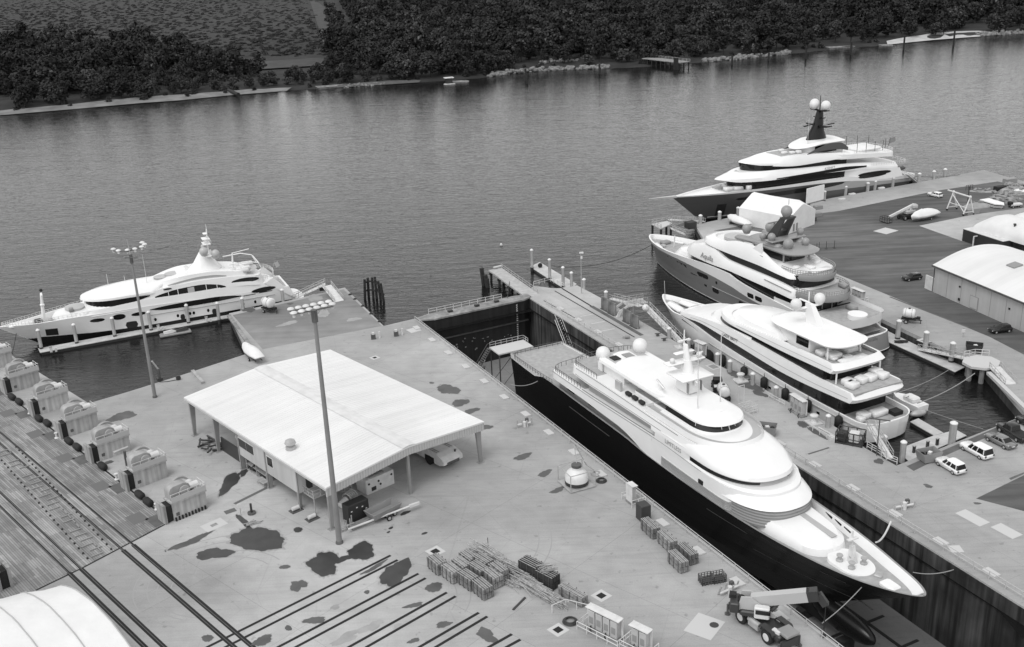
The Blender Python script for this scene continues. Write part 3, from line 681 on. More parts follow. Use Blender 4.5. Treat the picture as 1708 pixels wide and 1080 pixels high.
t = thing('fallen_pipe', 'long dark pipe lying down the beach on the left of the far bank', 'pipe', at(386,156,WZ), 0)
a = at(372,150,WZ+1); b = at(398,160,WZ+.5); 
o = MB().cyl((a-t.location)+Vector((0,0,1)), (b-t.location)+Vector((0,0,.6)), 1.0, n=10).build('pipe_shell', DTIMBER, t)
t = thing('dead_tree', 'bare dead tree trunk standing among the trees above the old far pier', 'tree', (lambda p: (p.x,p.y,zt(p.x,p.y)))(at(1104,58,2)), 0)
mb = MB(); mb.tube([(0,0,0),(.2,0,7),(.8,0,13),(.6,.2,18)], .35, 6); mb.tube([(.4,0,10),(-1.6,0,14)], .2, 5); mb.tube([(.7,0,12),(2.4,0,15)], .2, 5); mb.build('trunk', mat('dead wood',.13,.9), t)
t = thing('pole', 'tall thin pole standing in the trees at the far right of the far bank', 'pole', (lambda p: (p.x,p.y,zt(p.x,p.y)))(at(1661,30,2)), 0)
MB().cyl((0,0,0),(0,0,22),.25,.15,6).build('shaft', STEEL, t)
# ------------------------------------------------------------------ yacht building kit (local x: stern -> bow, y: port +, z: up from river level)
class Hull:
    def __init__(s, L, B, sheer, Lwl=None, draft=3.0, sm=.5, ed=2.6, ew=1.9, bwl=.93, aft=.88, rake_q=1.0, x0=None, flare=1.4, zwl=0.0, tip=1.0, rs=0.0):
        s.tip=tip; s.rs=rs
        s.L=L; s.B=B; s.zs=sheer; s.Lwl=Lwl or L*.9; s.dr=draft; s.sm=sm; s.ed=ed; s.ew=ew; s.bwl=bwl; s.aft=aft; s.q=rake_q; s.x0=x0 or (lambda z: 0.0); s.fl=flare; s.zwl=zwl; s.zb=sheer(L)
    def xs(s, z):
        t = (z-s.zwl)/(s.zb-s.zwl); return s.Lwl + (s.L-s.Lwl)*(max(0,t)**s.q) if t > 0 else s.Lwl + t*3
    def half_s(s, u, z):
        def f(e, p=1.0):
            a = s.aft + (1-s.aft)*math.sin(min(1, u/.35)*math.pi/2)
            if s.rs and u < s.rs: a *= max(.02, 1-(1-u/s.rs)**2.6)**(1/2.6)
            return a if u <= s.sm else a*max(0, 1-((u-s.sm)/(1-s.sm))**e)**p
        zt_ = s.zs(s.L*u); 
        if z >= s.zwl:
            v = ((z-s.zwl)/max(.5,(zt_-s.zwl)))
            v = min(v, 1.15); return s.B*(f(s.ew)*s.bwl*(1-v**s.fl) + f(s.ed,s.tip)*v**s.fl if v <= 1 else f(s.ed,s.tip))
        v = (s.zwl-z)/s.dr
        return s.B*s.bwl*f(s.ew)*max(.03, 1-v**3)
    def hb(s, x, z):
        a = s.x0(z); u = (x-a)/(s.xs(z)-a); return s.half_s(min(max(u,0),1), z)
    def build(s, parent, rows, mats, bul=.9, cap=.30, n=44, name='hull', capmat=0, deckmat=None, deckname='deck', deckz=None, inmat=None):
        """rows: (z function of x or number, material of the strip above it), bottom to top; the last row is the sheer"""
        us = [1-(1-i/n)**1.7 for i in range(n+1)]; mb = MB()
        if s.rs: us = [s.rs*q for q in (0,.01,.04,.1,.2,.35,.55,.8)] + [u for u in us if u > s.rs*.95]
        def zf(r, x): return r(x) if callable(r) else r
        def pt(u, r, side):
            z = zf(r, s.L*u); a = s.x0(z); x = a + (s.xs(z)-a)*u
            return (x, side*max(.03, s.half_s(u, z)), z)
        for side in (1, -1):
            for k in range(len(rows)-1):
                mb.rings([[pt(u, rows[k][0], side) for u in us], [pt(u, rows[k+1][0], side) for u in us]], closed=False, mi=rows[k][1])
        # transom
        for k in range(len(rows)-1):
            a, b = pt(0, rows[k][0], 1), pt(0, rows[k][0], -1); c, d = pt(0, rows[k+1][0], 1), pt(0, rows[k+1][0], -1)
            mb.add([a,b,d,c], [(0,1,2,3)], rows[k][1])
        top = rows[-1][0]
        dz = deckz or (lambda x: zf(top,x)-bul)
        def inner(u, side):
            x, y, zz = pt(u, top, side); yy = max(.02, abs(y)-cap)
            return (min(x, s.L-cap*2.0) if u > .9 else max(x, s.x0(zz)+cap), side*yy, zz)
        def low(u, side):
            z = min(dz(s.L*u), zf(top, s.L*u)-.02); a = s.x0(z); x = a+(s.xs(z)-a)*u; p = inner(u, side)
            return (min(max(x, s.x0(z)+cap), p[0]) if u > .5 else max(x, p[0]), side*max(.02, min(abs(p[1]), s.half_s(u, z)-.15)), z)
        im = capmat if inmat is None else inmat
        for side in (1, -1):
            A = [pt(u, top, side) for u in us]; Bq = [inner(u, side) for u in us]; Cq = [low(u, side) for u in us]
            mb.rings([A, Bq], closed=False, mi=capmat); mb.rings([Bq, Cq], closed=False, mi=im)
        A, B_ = inner(0,1), inner(0,-1); a, b = pt(0,top,1), pt(0,top,-1); lo1, lo2 = low(0,1), low(0,-1)
        mb.add([a,b,B_,A,lo1,lo2], [(0,1,2,3),(3,2,5,4)], capmat)
        h = mb.build(name, mats, parent, smooth=35)
        if deckmat:
            mb = MB(); P = [low(u,1) for u in us]; mb.rings([[(p[0],p[1]+.03,p[2]) for p in P],[(p[0],0,p[2]+.04) for p in P],[(p[0],-p[1]-.03,p[2]) for p in P]], closed=False)
            mb.build(deckname, deckmat, parent, smooth=40)
        return h
def plan(xa, xb, w, nose=6, ne=2.0, aft=1.0, ae=2.5, n=40, inset=0.0):
    """closed outline: stern -> bow on starboard, back on port"""
    w_ = w if callable(w) else (lambda x: w)
    st = []
    for i in range(n+1):
        t = i/n; x = xa + (xb-xa)*(.5-.5*math.cos(math.pi*t))
        h = w_(x)
        if nose and x > xb-nose: h *= max(0, 1-((x-(xb-nose))/nose)**ne)**(1/ne)
        if aft and x < xa+aft: h *= max(0, 1-((xa+aft-x)/aft)**ae)**(1/ae)
        st.append((x, max(.02, h-inset)))
    return [(x,-y) for x, y in st] + [(x,y) for x, y in reversed(st)]
def tier(parent, name, m, levels, top=True, dome=0.0, bottom=False, smooth=38, mi=None):
    """levels: (outline, z or z(x)) from bottom to top; the top may be domed"""
    mb = MB(); rs = []
    for out, z in levels:
        rs.append([(x, y, z(x) if callable(z) else z) for x, y in out])
    mb.rings(rs, c0=False, c1=False)
    if top:
        out, z = levels[-1]; n = len(out)//2
        zf = z if callable(z) else const(z)
        S = [(out[i], out[len(out)-1-i]) for i in range(n)]; cols = []
        K_ = 6 if dome else 2; wm = max(abs(o[1]) for o in out)
        for (a, b) in S:
            cols.append([(a[0], a[1]+(b[1]-a[1])*k/K_, zf(a[0]) + dome*(abs(a[1])/wm)**.7*(1-(2*k/K_-1)**2)) for k in range(K_+1)])
        mb.rings(cols, closed=False)
    if bottom:
        out, z = levels[0]; n = len(out)//2; zf = z if callable(z) else const(z)
        mb.rings([[(out[i][0],out[i][1],zf(out[i][0])),(out[-1-i][0],out[-1-i][1],zf(out[i][0]))] for i in range(n)], closed=False)
    return mb.build(name, m, parent, smooth=smooth)
def band(parent, name, m, x0, x1, zlo, zhi, yf, sides=(1,-1), n=24, off=.04):
    """dark glass or trim lying on the ship's side between two curves; yf(x,z) is the half breadth"""
    zlo = zlo if callable(zlo) else const(zlo); zhi = zhi if callable(zhi) else const(zhi); outs = []
    for sd in sides:
        mb = MB(); rs = []
        for i in range(n+1):
            x = x0+(x1-x0)*i/n; a, b = zlo(x), max(zlo(x)+.01, zhi(x))
            rs.append([(x, sd*(yf(x,a)+off), a), (x, sd*(yf(x,b)+off), b), (x, sd*(yf(x,b)-.1), b), (x, sd*(yf(x,a)-.1), a)])
        mb.rings(rs); outs.append(mb.build(name, m, parent, smooth=35))
    return outs
def ellband(x0, x1, zc, h, p=2.0):
    f = lambda x: h/2*max(0, 1-abs((x-(x0+x1)/2)/((x1-x0)/2))**p)**(1/p)
    zc_ = zc if callable(zc) else const(zc)
    return (lambda x: zc_(x)-f(x)), (lambda x: zc_(x)+f(x))
def dome_at(parent, x, y, z, r, m=PLASTIC, name='radar_dome'):
    mb = MB(); mb.lathe((x,y,z), [(r*.62,0),(r*.8,r*.35),(r*.98,r*.7),(r,r*1.0),(r*.93,r*1.4),(r*.7,r*1.75),(r*.35,r*1.96),(.03,r*2.02)], 16)
    return mb.build(name, m, parent, smooth=60)
def rail_loop(parent, out, z, h=.95, name='deck_railing', m=None, r=.035, step=1.6, mids=2, keep=None):
    zf = z if callable(z) else const(z); pts = [Vector((x,y,zf(x))) for x, y in out]
    P = []
    for p in pts:
        if keep and not keep(p.x, p.y):
            if len(P) > 1: pass
            P.append(None); continue
        P.append(p)
    mb = MB(); run = []
    for p in P + [None]:
        if p is None:
            if len(run) > 1: railing(mb, run, h, r, step, mids)
            run = []
        elif not run or (p-run[-1]).length > .35: run.append(p)
    return mb.build(name, m or PALEST, parent)
def soft(parent, name, x, y, z, sx, sy, sz, m=PLASTIC, rz=0.0, bev=.13):
    return MB().obox((x,y,z+sz/2), (sx,sy,sz), rz, bev=bev).build(name, m, parent, smooth=50)
def antenna(parent, x, y, z, h, r=.07, lean=0.0):
    return MB().cyl((x,y,z), (x+lean,y,z+h), r, r*.6, 6).build('antenna', PALEST, parent)
def mirror_out(mbf, parent, name, m, smooth=40):
    for sd in (1,-1):
        mb = MB(); mbf(mb, sd); mb.build(name, m, parent, smooth=smooth)

def pose(O, hd): return dict(loc=(O[0],O[1],WZ), rz=R(hd))

# ================================================================== the long black yacht in the dry dock
hL = R(-63.9); OL = dk(32.5, 12.4)
Y = thing('motor_yacht', 'longest yacht, black hull and white decks, standing in the dry dock', 'yacht', (OL.x,OL.y,WZ), hL)
shL = curve([(-3,3.4),(9,3.6),(18,4.0),(31,4.0),(40,3.9),(47,3.5),(58,3.4),(66,3.4),(76,3.6),(85,4.0),(91.5,5.0)])
H = Hull(91.5, 6.5, shL, Lwl=77, draft=4.2, ed=3.1, ew=1.8, tip=.60, flare=1.8, bwl=.95, aft=.86, zwl=-4.7, x0=lambda z: -3.6+max(0,2.6-z)*.15)
H.build(Y, [(-8.7,0),(-7.0,0),(-5.5,0),(-4.7,0),(-4.3,1),(-2.5,1),(-.5,1),(1.5,1),(lambda x: shL(x)-(.95 if x < 12.5 else .02),2),(shL,0)], [mat('antifouling',.016,.6),BLACKP,WHITE,GREYP], bul=1.0, capmat=3, inmat=2, cap=.30, deckmat=DECK, deckz=lambda x: shL(x)-(.25 if x<14 else 1.15))
MB().sph((79.2,0,-5.9),(5.8,1.5,1.7),16,12).build('bulbous_bow', BLACKP, Y, smooth=60)
def onL(x, z): return H.hb(x, min(z, shL(x)))
# aft deck coaming rail
rail_loop(Y, plan(-2.7, 24, 6.2, nose=0, aft=2.5, inset=.0), shL, .75, 'aft_rail', DSTEEL, .04, 2.2, 1, keep=lambda x,y: x<14)
# main deck house: white band above the black, recessed grey side, fascia of the bridge deck
wM = lambda x: min(5.7, H.hb(x, shL(x))-.35)
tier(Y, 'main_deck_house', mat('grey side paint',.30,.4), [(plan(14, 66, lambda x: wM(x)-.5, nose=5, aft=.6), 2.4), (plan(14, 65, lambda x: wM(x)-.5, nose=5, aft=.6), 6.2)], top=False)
topM = curve([(8,5.5),(20,5.6),(31,5.7),(38,5.6),(43,5.4),(50,5.4)])
lowM = curve([(13,5.0),(18,4.6),(24,5.1),(31,4.95),(40,4.75)])
wF = lambda x: max(.3, min(6.35, H.hb(min(x,88), 3.9)+.02))
o8 = plan(13.0, 66.5, wF, nose=5.0, ne=2.2, aft=1.6)
fas_lo = curve([(12,5.2),(24,5.2),(31,5.0),(36,4.9),(40,4.2),(43,3.5),(50,3.4),(66,3.6)])
fas_hi = curve([(12,6.5),(26,6.6),(36,6.9),(48,7.2),(56,7.0),(66,6.9)])
tier(Y, 'bridge_deck_fascia', WHITE, [(o8, fas_lo), (plan(13.0,66.2,lambda x: wF(x)-.15,nose=5.0,ne=2.2,aft=1.6), fas_hi)], top=True, bottom=True)
for sd in (1,-1):        # louvred forward side: stacked grey battens
    for k in range(6):
        band(Y, 'side_louvre', mat('louvre grey',.33,.4), 47.5, 66.0, lambda x,k=k: shL(x)+.10+k*.24, lambda x,k=k: shL(x)+.10+k*.24+.13, lambda x,z: wF(x) if x < 61.5 else wF(x)*max(.25,1-((x-61.5)/5.0)**2.2)**(1/2.2), sides=(sd,), n=20, off=.07)
# aft part of the bridge deck with bulwark rails (open deck aft of x = 24)
MB().box(12.6,24,-5.6,5.6,6.52,6.60).build('bridge_deck', DECK, Y)
rail_loop(Y, plan(13.2, 40, 6.1, nose=0, aft=2.2), lambda x: fas_hi(x), .85, 'deck_rail', DSTEEL, .04, 2.2, 1, keep=lambda x,y: x<24)
for sd in (1,-1):
    band(Y, 'fascia_line', GREYP, 14, 57, lambda x: fas_hi(x)-.22, lambda x: fas_hi(x)-.15, lambda x,z: wF(x)-.1, sides=(sd,), n=40, off=.03)
    mb = MB(); mb.tube([(x, sd*(wF(x)-.25), fas_hi(x)+.12) for x in [24+i*1.2 for i in range(20)]], .045, 5); mb.build('cap_rail', DSTEEL, Y)
# upper house with grey recess and small windows
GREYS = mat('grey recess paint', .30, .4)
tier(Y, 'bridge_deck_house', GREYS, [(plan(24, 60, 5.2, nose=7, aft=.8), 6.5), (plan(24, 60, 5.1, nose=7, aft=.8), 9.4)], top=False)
o10 = plan(19.5, 60, lambda x: 6.05, nose=9, ne=2.3, aft=2.0)
b2lo = curve([(19,8.7),(26,8.4),(33,8.5),(47,8.6),(50,8.3),(60,8.3)]); b2hi = curve([(19,9.9),(30,10.1),(50,10.0),(60,10.0)])
tier(Y, 'sun_deck_fascia', WHITE, [(plan(19.5,60.4,6.2,nose=9,ne=2.3,aft=2.0), b2lo), (plan(19.5,60,5.95,nose=9,ne=2.3,aft=2.0), b2hi)], top=True, bottom=True)
band(Y, 'fascia_line', GREYP, 22, 51, lambda x: b2hi(x)-.30, lambda x: b2hi(x)-.22, lambda x,z: 6.0, n=30, off=.04)
band(Y, 'fascia_line', GREYP, 22, 47, lambda x: b2lo(x)+.18, lambda x: b2lo(x)+.24, lambda x,z: 6.17, n=30, off=.04)
# lower swept panel rising to the forward side (holds the yacht's name)
swl = lambda x: wF(x)-.12
band(Y, 'side_wing', WHITE, 45.5, 60, lambda x: 6.9, curve([(45.5,8.0),(47.5,8.7),(60,8.8)]), lambda x,z: 6.22 if x<51.5 else 6.22*max(.05,(1-((x-51.5)/9.0)**2.3))**(1/2.3), off=.02)
band(Y, 'recess_window', GLASS, 44.0, 45.0, 7.0, 8.35, lambda x,z: 5.2, off=.03)
for x in (26.5,29.6,32.6,37.6): band(Y, 'window', GLASS, x, x+1.1, 8.05, 8.38, lambda x,z: 5.18, off=.05, n=2)
for x in (17.5, 24.5): band(Y, 'window', GLASS, x, x+2.4, 3.9, 5.0, lambda x,z: wM(x)-.5, off=.04, n=3)
for x in (28,33,37.5): band(Y, 'window', GLASS, x, x+2.6, 4.25, 4.55, lambda x,z: wM(x)-.5, off=.04, n=3)
# observation lounge glass sweeping round the front between the two white domes
oG = plan(40, 65.2, lambda x: 6.0, nose=9.0, ne=2.3, aft=.5); 
tier(Y, 'forward_lounge', SHADE, [(plan(46,65.6,6.05,nose=9.4,ne=2.3,aft=.5), 6.9), (plan(46,65.0,5.9,nose=9.2,ne=2.3,aft=.5), 8.4)], top=False)
def wlou(x): return 6.0*max(.02,(1-(max(0,(x-56.2))/9.2)**2.3))**(1/2.3)
band(Y, 'lounge_window', GLASS, 52.2, 64.9, curve([(52,7.25),(55,7.2),(65,7.35)]), curve([(52,7.9),(56,7.75),(65,7.65)]), lambda x,z: wlou(x)+.02, n=50, off=.06)
tier(Y, 'forward_house_dome', WHITE, [(plan(44,67.6,6.25,nose=9.5,ne=2.3,aft=.5), 6.2),(plan(44,67.4,6.25,nose=9.4,ne=2.3,aft=.5), 6.9),(plan(44,66.6,6.05,nose=9.2,ne=2.3,aft=.5), 7.15)], top=True)
tier(Y, 'lounge_roof', WHITE, [(plan(44,65.8,6.25,nose=9.4,ne=2.3,aft=.5), 8.0),(plan(44,65.6,6.25,nose=9.4,ne=2.3,aft=.5), 8.5),(plan(44,63.8,5.9,nose=9,ne=2.3,aft=.5), 9.5),(plan(44,61.0,5.3,nose=8,ne=2.2,aft=.5), 10.2),(plan(44,58.2,4.6,nose=7,ne=2.0,aft=.5), 10.5)], top=True, dome=.25)
tier(Y, 'lower_roof', WHITE, [(plan(44,69.6,6.2,nose=8.5,ne=2.3,aft=.5), 5.4),(plan(44,68.9,6.1,nose=9,ne=2.3,aft=.5), 5.95),(plan(44,67.6,5.9,nose=9.2,ne=2.3,aft=.5), 6.55),(plan(44,66.0,5.7,nose=9.2,ne=2.3,aft=.5), 7.0)], top=True)
tier(Y, 'forward_louvre_front', mat('louvre grey',.33,.4), [(plan(60,70.0,5.95,nose=8.6,ne=2.4,aft=.5), 3.0),(plan(60,69.4,5.9,nose=8.6,ne=2.4,aft=.5), 5.5)], top=False)
for k in range(6):
    o_ = plan(58,70.05-.10*k,5.98,nose=8.6,ne=2.4,aft=.5); tier(Y, 'louvre_batten', mat('louvre batten grey',.20,.4), [(o_, 3.15+k*.40), (o_, 3.28+k*.40)], top=True, bottom=True)
# foredeck trunk
tier(Y, 'foredeck_trunk', WHITE, [(plan(64,77.5,lambda x: max(.5,H.hb(x,3)-1.5),nose=3,ne=2.4,aft=.2), 2.2),(plan(64,77.0,lambda x: max(.5,H.hb(x,3)-1.6),nose=3,ne=2.4,aft=.2), 3.5),(plan(64,76,lambda x: max(.4,H.hb(x,3)-2.1),nose=3,ne=2.4,aft=.2), 4.1)], top=True, dome=.25)
MB().obox((71.5,.9,4.33),(9.0,.9,.10),R(-2)).build('trunk_walkway', SHADE, Y)
tier(Y, 'mooring_platform', WHITE, [(plan(76.8,83.2,2.3,nose=2.6,aft=2,ae=2), 2.6),(plan(76.8,83.2,2.2,nose=2.6,aft=2,ae=2), 3.05)], top=True)
for x, y in ((79,1.1),(79,-1.1),(81,1.0),(81,-1.0),(80,0)):
    mb = MB(); mb.lathe((x,y,3.0),[(.45,0),(.45,.25),(.25,.35),(.25,.7),(.42,.8),(.42,.95),(.02,1.0)],10); mb.build('capstan', STEEL, Y, smooth=40)
mb = MB(); mb.rings([[(79.6,-.4,3),(80.6,-.4,3),(80.6,.4,3),(79.6,.4,3)],[(79.6,-.25,5.4),(80.1,-.25,5.4),(80.1,.25,5.4),(79.6,.25,5.4)]]); mb.cyl((79.8,0,5.3),(79.7,0,7.4),.12,n=6); mb.obox((79.8,0,6.3),(.5,1.6,.12)); mb.build('foremast', PALEST, Y)
for sd in (1,-1):
    for x in (70.2,72.2,74.2): MB().obox((x, sd*(H.hb(x,3.4)-.40), 3.0),(1.5,.10,.45), -sd*.18).build('fairlead', BLACK, Y)
MB().obox((86.5,-.2,3.5),(2.2,1.6,.7),bev=.2).build('anchor_locker', WHITE, Y); MB().obox((84.0,.4,3.1),(1.0,.6,.6),.4,bev=.1).build('mooring_winch', STEEL, Y)
# wheelhouse on the sun deck
tier(Y, 'wheelhouse', WHITE, [(plan(36,56.0,4.2,nose=4.6,ne=2.4,aft=1), 10.0), (plan(36,55.4,4.0,nose=4.5,ne=2.4,aft=1), 10.9)], top=False)
tier(Y, 'wheelhouse_glass', GLASS, [(plan(44,55.2,3.9,nose=4.5,ne=2.4,aft=1), 10.85), (plan(44,54.4,3.7,nose=4.3,ne=2.4,aft=1), 11.9)], top=False)
for k in range(9):
    a = -70+k*17.5; c = Vector((50.5+4.7*math.cos(R(a)), 3.95*math.sin(R(a)))) ; MB().cyl((c.x,c.y,10.8),(c.x-.6*math.cos(R(a)),c.y*.95,11.95),.07,n=5).build('mullion', WHITE, Y)
tier(Y, 'wheelhouse_roof', WHITE, [(plan(28,55.6,lambda x: 4.1,nose=4.8,ne=2.4,aft=1.5), 11.85),(plan(28,55.4,4.1,nose=4.8,ne=2.4,aft=1.5), 12.1),(plan(29,53,3.2,nose=4.2,ne=2.2,aft=1.5), 12.75)], top=True, dome=.3, bottom=True)
rail_o = plan(46, 59.0, 5.6, nose=7, ne=2.3, aft=.1)
tier(Y, 'portuguese_bridge', WHITE, [(plan(42,59.6,5.75,nose=7.6,ne=2.3,aft=.3), 10.1),(plan(42,59.2,5.65,nose=7.4,ne=2.3,aft=.3), 10.95)], top=False)
tier(Y, 'bridge_walkway', SHADE, [(plan(42,59.0,5.4,nose=7.2,ne=2.3,aft=.3), 10.48),(plan(42,59.0,5.4,nose=7.2,ne=2.3,aft=.3), 10.5)], top=True)
# sun deck aft: pool deck, domes, rails, tub
MB().box(19.8,30.5,-5.2,5.2,10.0,10.08).build('sun_deck', DECK, Y)
rail_loop(Y, plan(19.7, 42, 5.8, nose=0, aft=2.2), lambda x: 10.0, .9, 'deck_rail', DSTEEL, .04, 2.2, 1, keep=lambda x,y: x<29)
MB().box(26.5,32.6,-3.3,3.3,10.05,11.9).build('deck_house', WHITE, Y); MB().box(26.2,44,-3.6,3.6,11.9,12.3).build('hardtop', WHITE, Y)
tier(Y, 'hardtop_roof', WHITE, [(plan(25.6,46,4.3,nose=4,aft=1.0),12.15),(plan(25.6,46,4.2,nose=4,aft=1.0),12.55)], top=True, bottom=True, dome=.2)
MB().box(25.9,30.2,-3.1,3.1,12.56,12.72).build('roof_hatch_deck', SHADE, Y); MB().obox((28.0,-2.1,12.82),(1.6,1.3,.12)).build('roof_hatch', BLACK, Y); MB().obox((28.2,.3,12.82),(1.8,1.5,.12)).build('roof_hatch', GREYP, Y)
dome_at(Y, 25.4, -2.8, 11.6, 1.22); dome_at(Y, 27.5, 3.0, 12.5, 1.22)
MB().box(24.9,26.2,-3.5,-2.1,10.0,11.7).build('dome_pedestal', WHITE, Y)
for x in (36.5,38.3,40.2): soft(Y, 'life_raft', x, -5.0, 10.15, 1.3,.7,.6, BLACK, bev=.15)
MB().box(33,34.6,-5.3,-4.9,10.1,11.6).build('side_screen', SHADE, Y)
# mast
def mastL(mb):
    mb.rings([plan3(41.2,48.2,2.3,12.2), plan3(42.2,47.2,1.5,14.4), plan3(43.4,46.2,.85,16.6)])
def plan3(xa, xb, w, z, n=10): return [(x,y,z) for x, y in plan(xa, xb, w, nose=(xb-xa)*.4, aft=(xb-xa)*.4, ae=2, n=n)]
mb = MB(); mb.rings([plan3(40.6,49.2,2.6,12.3), plan3(41.6,48.2,2.0,12.9), plan3(42.4,47.4,1.5,13.1)]); mb.build('mast_fairing', WHITE, Y, smooth=50)
mb = MB(); mb.obox((44.9,0,14.4),(3.2,2.3,2.9),bev=.35); mb.obox((45.4,0,15.95),(4.4,5.6,.28),bev=.1); mb.rings([plan3(43.6,46.0,.8,16.0), plan3(43.8,45.4,.55,18.0)]); mb.build('mast_pylon', WHITE, Y, smooth=40)
for sd in (1,-1): MB().obox((46.6,sd*1.19,14.3),(.5,.06,1.6)).build('pylon_vent', GREYP, Y)
mb = MB(); mb.rings([plan3(43.9,45.3,.42,17.8), plan3(43.7,44.6,.3,20.2)]); mb.obox((44.0,0,17.6),(1.6,6.6,.25),bev=.1); mb.obox((43.8,0,18.9),(.9,3.4,.18),bev=.08); mb.cyl((43.8,0,19.4),(43.8,0,22.4),.16,.08,6); mb.obox((43.8,0,20.8),(.3,1.8,.12)); mb.build('mast', WHITE, Y, smooth=50)
for x,y,z,L_,rz in ((46.8,.0,15.2,3.2,1.1),(42.2,-3.0,13.3,3.4,1.3),(44.2,2.6,17.8,1.6,.4)): 
    mb = MB(); mb.obox((x,y,z+.5),(.35,L_,.3),rz,bev=.1); mb.cyl((x,y,z-.6),(x,y,z+.5),.25,n=8); mb.build('radar_scanner', WHITE, Y, smooth=50)
for y in (-2.4,2.4): dome_at(Y, 44.3, y, 17.75, .42)
antenna(Y, 50.5, 1.8, 12.4, 11.2, .09, -.3); antenna(Y, 50.5, -2.2, 12.3, 11.0, .08, -.3)
text('name_lettering', 'LIMITLESS', .95, LETTERG, Y, (50.2,-6.26,7.75), (R(90),0,0))
text('name_lettering', 'LIMITLESS', .95, LETTERG, Y, (50.2,6.26,7.75), (R(90),0,R(180)))
band(Y, 'hull_vent', BLACK, 56.6, 57.6, 4.9, 5.5, lambda x,z: wF(x), off=.06, n=2)
for x0_, x1_, z in ((20,33,1.9),(58,66,1.2),(78,81.5,1.6),(66,84,-1.6)): band(Y, 'rubbing_strake', DSTEEL, x0_, x1_, z, z+.10, H.hb, off=.05)
for x in (66.2,69,71.8): band(Y, 'hull_window', GLASS, x, x+1.6, 2.3, 2.55, H.hb, off=.03, n=3)
LIMY = Y
# ================================================================== white yacht with raked stern tiers beside the finger pier
nq = Vector((.895,.445,0)); oq = Vector((51.9,149.6,0)) + nq*7.4
Y = thing('motor_yacht', 'white yacht with dark window bands and square terraced stern, moored beside the finger pier', 'yacht', (oq.x,oq.y,WZ), R(116.4))
sh = curve([(-2.5,3.6),(3,3.7),(8,3.8),(15,4.0),(28,4.9),(38,5.8),(44,6.5),(48,6.6),(53,6.0),(57,6.1),(60.7,6.4)])
H = Hull(60.7, 5.8, sh, Lwl=55.5, draft=2.6, ed=2.7, ew=1.9, tip=.72, aft=.93, bwl=.93, x0=lambda z: -2.4-.10*(z)+.03*max(0,z-2.5)**2, rs=.055)
H.build(Y, [(-2.5,1),(-1.5,1),(0,1),(.35,0),(1.6,0),(2.6,0),(lambda x: sh(x)-.9,0),(lambda x: sh(x)-.25,0),(sh,0)], [WHITE,BLACKP], bul=.9, cap=.35, deckmat=DECK)
band(Y, 'rubbing_strake', SHADE, -1, 38, curve([(0,2.6),(15,3.0),(28,3.7),(38,4.1)]), curve([(0,2.85),(15,3.25),(28,3.95),(38,4.35)]), H.hb, off=.12)
wY = lambda x: max(.5, min(5.55, H.hb(x, sh(x))-.12))
hi1 = curve([(2,6.2),(15,5.9),(29,6.8),(35,7.3),(40,7.5),(46,6.9),(49,6.75)])
tier(Y, 'main_deck_glass', GLASS, [(plan(4,49,lambda x: wY(x)-.12,nose=1.2,aft=.3), lambda x: sh(x)-.9), (plan(4,48.6,lambda x: wY(x)-.30,nose=1.2,aft=.3), lambda x: max(sh(x)-.85,hi1(x))+.03)], top=False)
f1lo = hi1; f1hi = curve([(1,7.9),(8,7.9),(16,8.3),(27,8.9),(34,9.2),(40,8.7),(45,7.9),(49,7.1)])
o2 = lambda i, e=0: plan(.6-e, 49.5, lambda x: max(.3, min(5.75, H.hb(x,sh(x))+.02)-i), nose=1.5, ne=2, aft=1.0, ae=3)
tier(Y, 'bridge_deck_fascia', WHITE, [(o2(0,-.3), f1lo), (o2(.0,.3), lambda x: f1lo(x)*.55+f1hi(x)*.45), (o2(.12,-.4), f1hi)], top=True, bottom=True)
band(Y, 'fascia_groove', SHADE, 2, 44, lambda x: f1lo(x)*.55+f1hi(x)*.45-.08, lambda x: f1lo(x)*.55+f1hi(x)*.45+.02, lambda x,z: min(5.75,H.hb(x,sh(x))+.02), off=.02)
MB().box(1.0,9,-5.0,5.0,7.55,7.62).build('bridge_deck_floor', DECK, Y)
MB().box(.9,9,-5.05,5.05,7.62,7.93).build('bridge_deck_well', DECK, Y)
hi2 = curve([(5,9.7),(16,9.6),(29,9.9),(34,10.0),(38,10.0)])
tier(Y, 'bridge_deck_glass', GLASS, [(plan(7.5,40.2,lambda x: 5.15,nose=8,ne=2.1,aft=.3), lambda x: f1hi(x)-.4), (plan(7.5,38.0,5.0,nose=8,ne=2.1,aft=.3), lambda x: hi2(x)+.02)], top=False)
tier(Y, 'forward_coaming', WHITE, [(plan(26,43.5,lambda x: min(5.4,H.hb(x,sh(x))-.35),nose=9,ne=2.1,aft=.3), lambda x: f1hi(x)-.6), (plan(26,41.2,5.2,nose=9,ne=2.1,aft=.3), 9.2)], top=True)
f2hi = curve([(5,11.2),(10,11.3),(20,11.2),(29,10.9),(36,10.7)])
o3 = lambda i, e=0: plan(5.0+e, 38.6, lambda x: 5.5-i, nose=8, ne=2.1, aft=.9, ae=3)
tier(Y, 'sun_deck_fascia', WHITE, [(o3(.0,.4), lambda x: hi2(x)), (o3(0,-.3), lambda x: hi2(x)*.5+f2hi(x)*.5), (o3(.25,.6), f2hi), (plan(6.0,36,lambda x: 4.9,nose=8,ne=2.1,aft=.8,ae=3), f2hi)], top=False, bottom=True)
band(Y, 'fascia_groove', SHADE, 6, 30, lambda x: hi2(x)*.5+f2hi(x)*.5-.06, lambda x: hi2(x)*.5+f2hi(x)*.5+.02, lambda x,z: 5.5, off=.02)
tier(Y, 'sun_deck_floor', DECK, [(plan(6.0,20,4.9,nose=.2,aft=.8,ae=3), 10.55), (plan(6.0,20,4.9,nose=.2,aft=.8,ae=3), 10.6)], top=True)
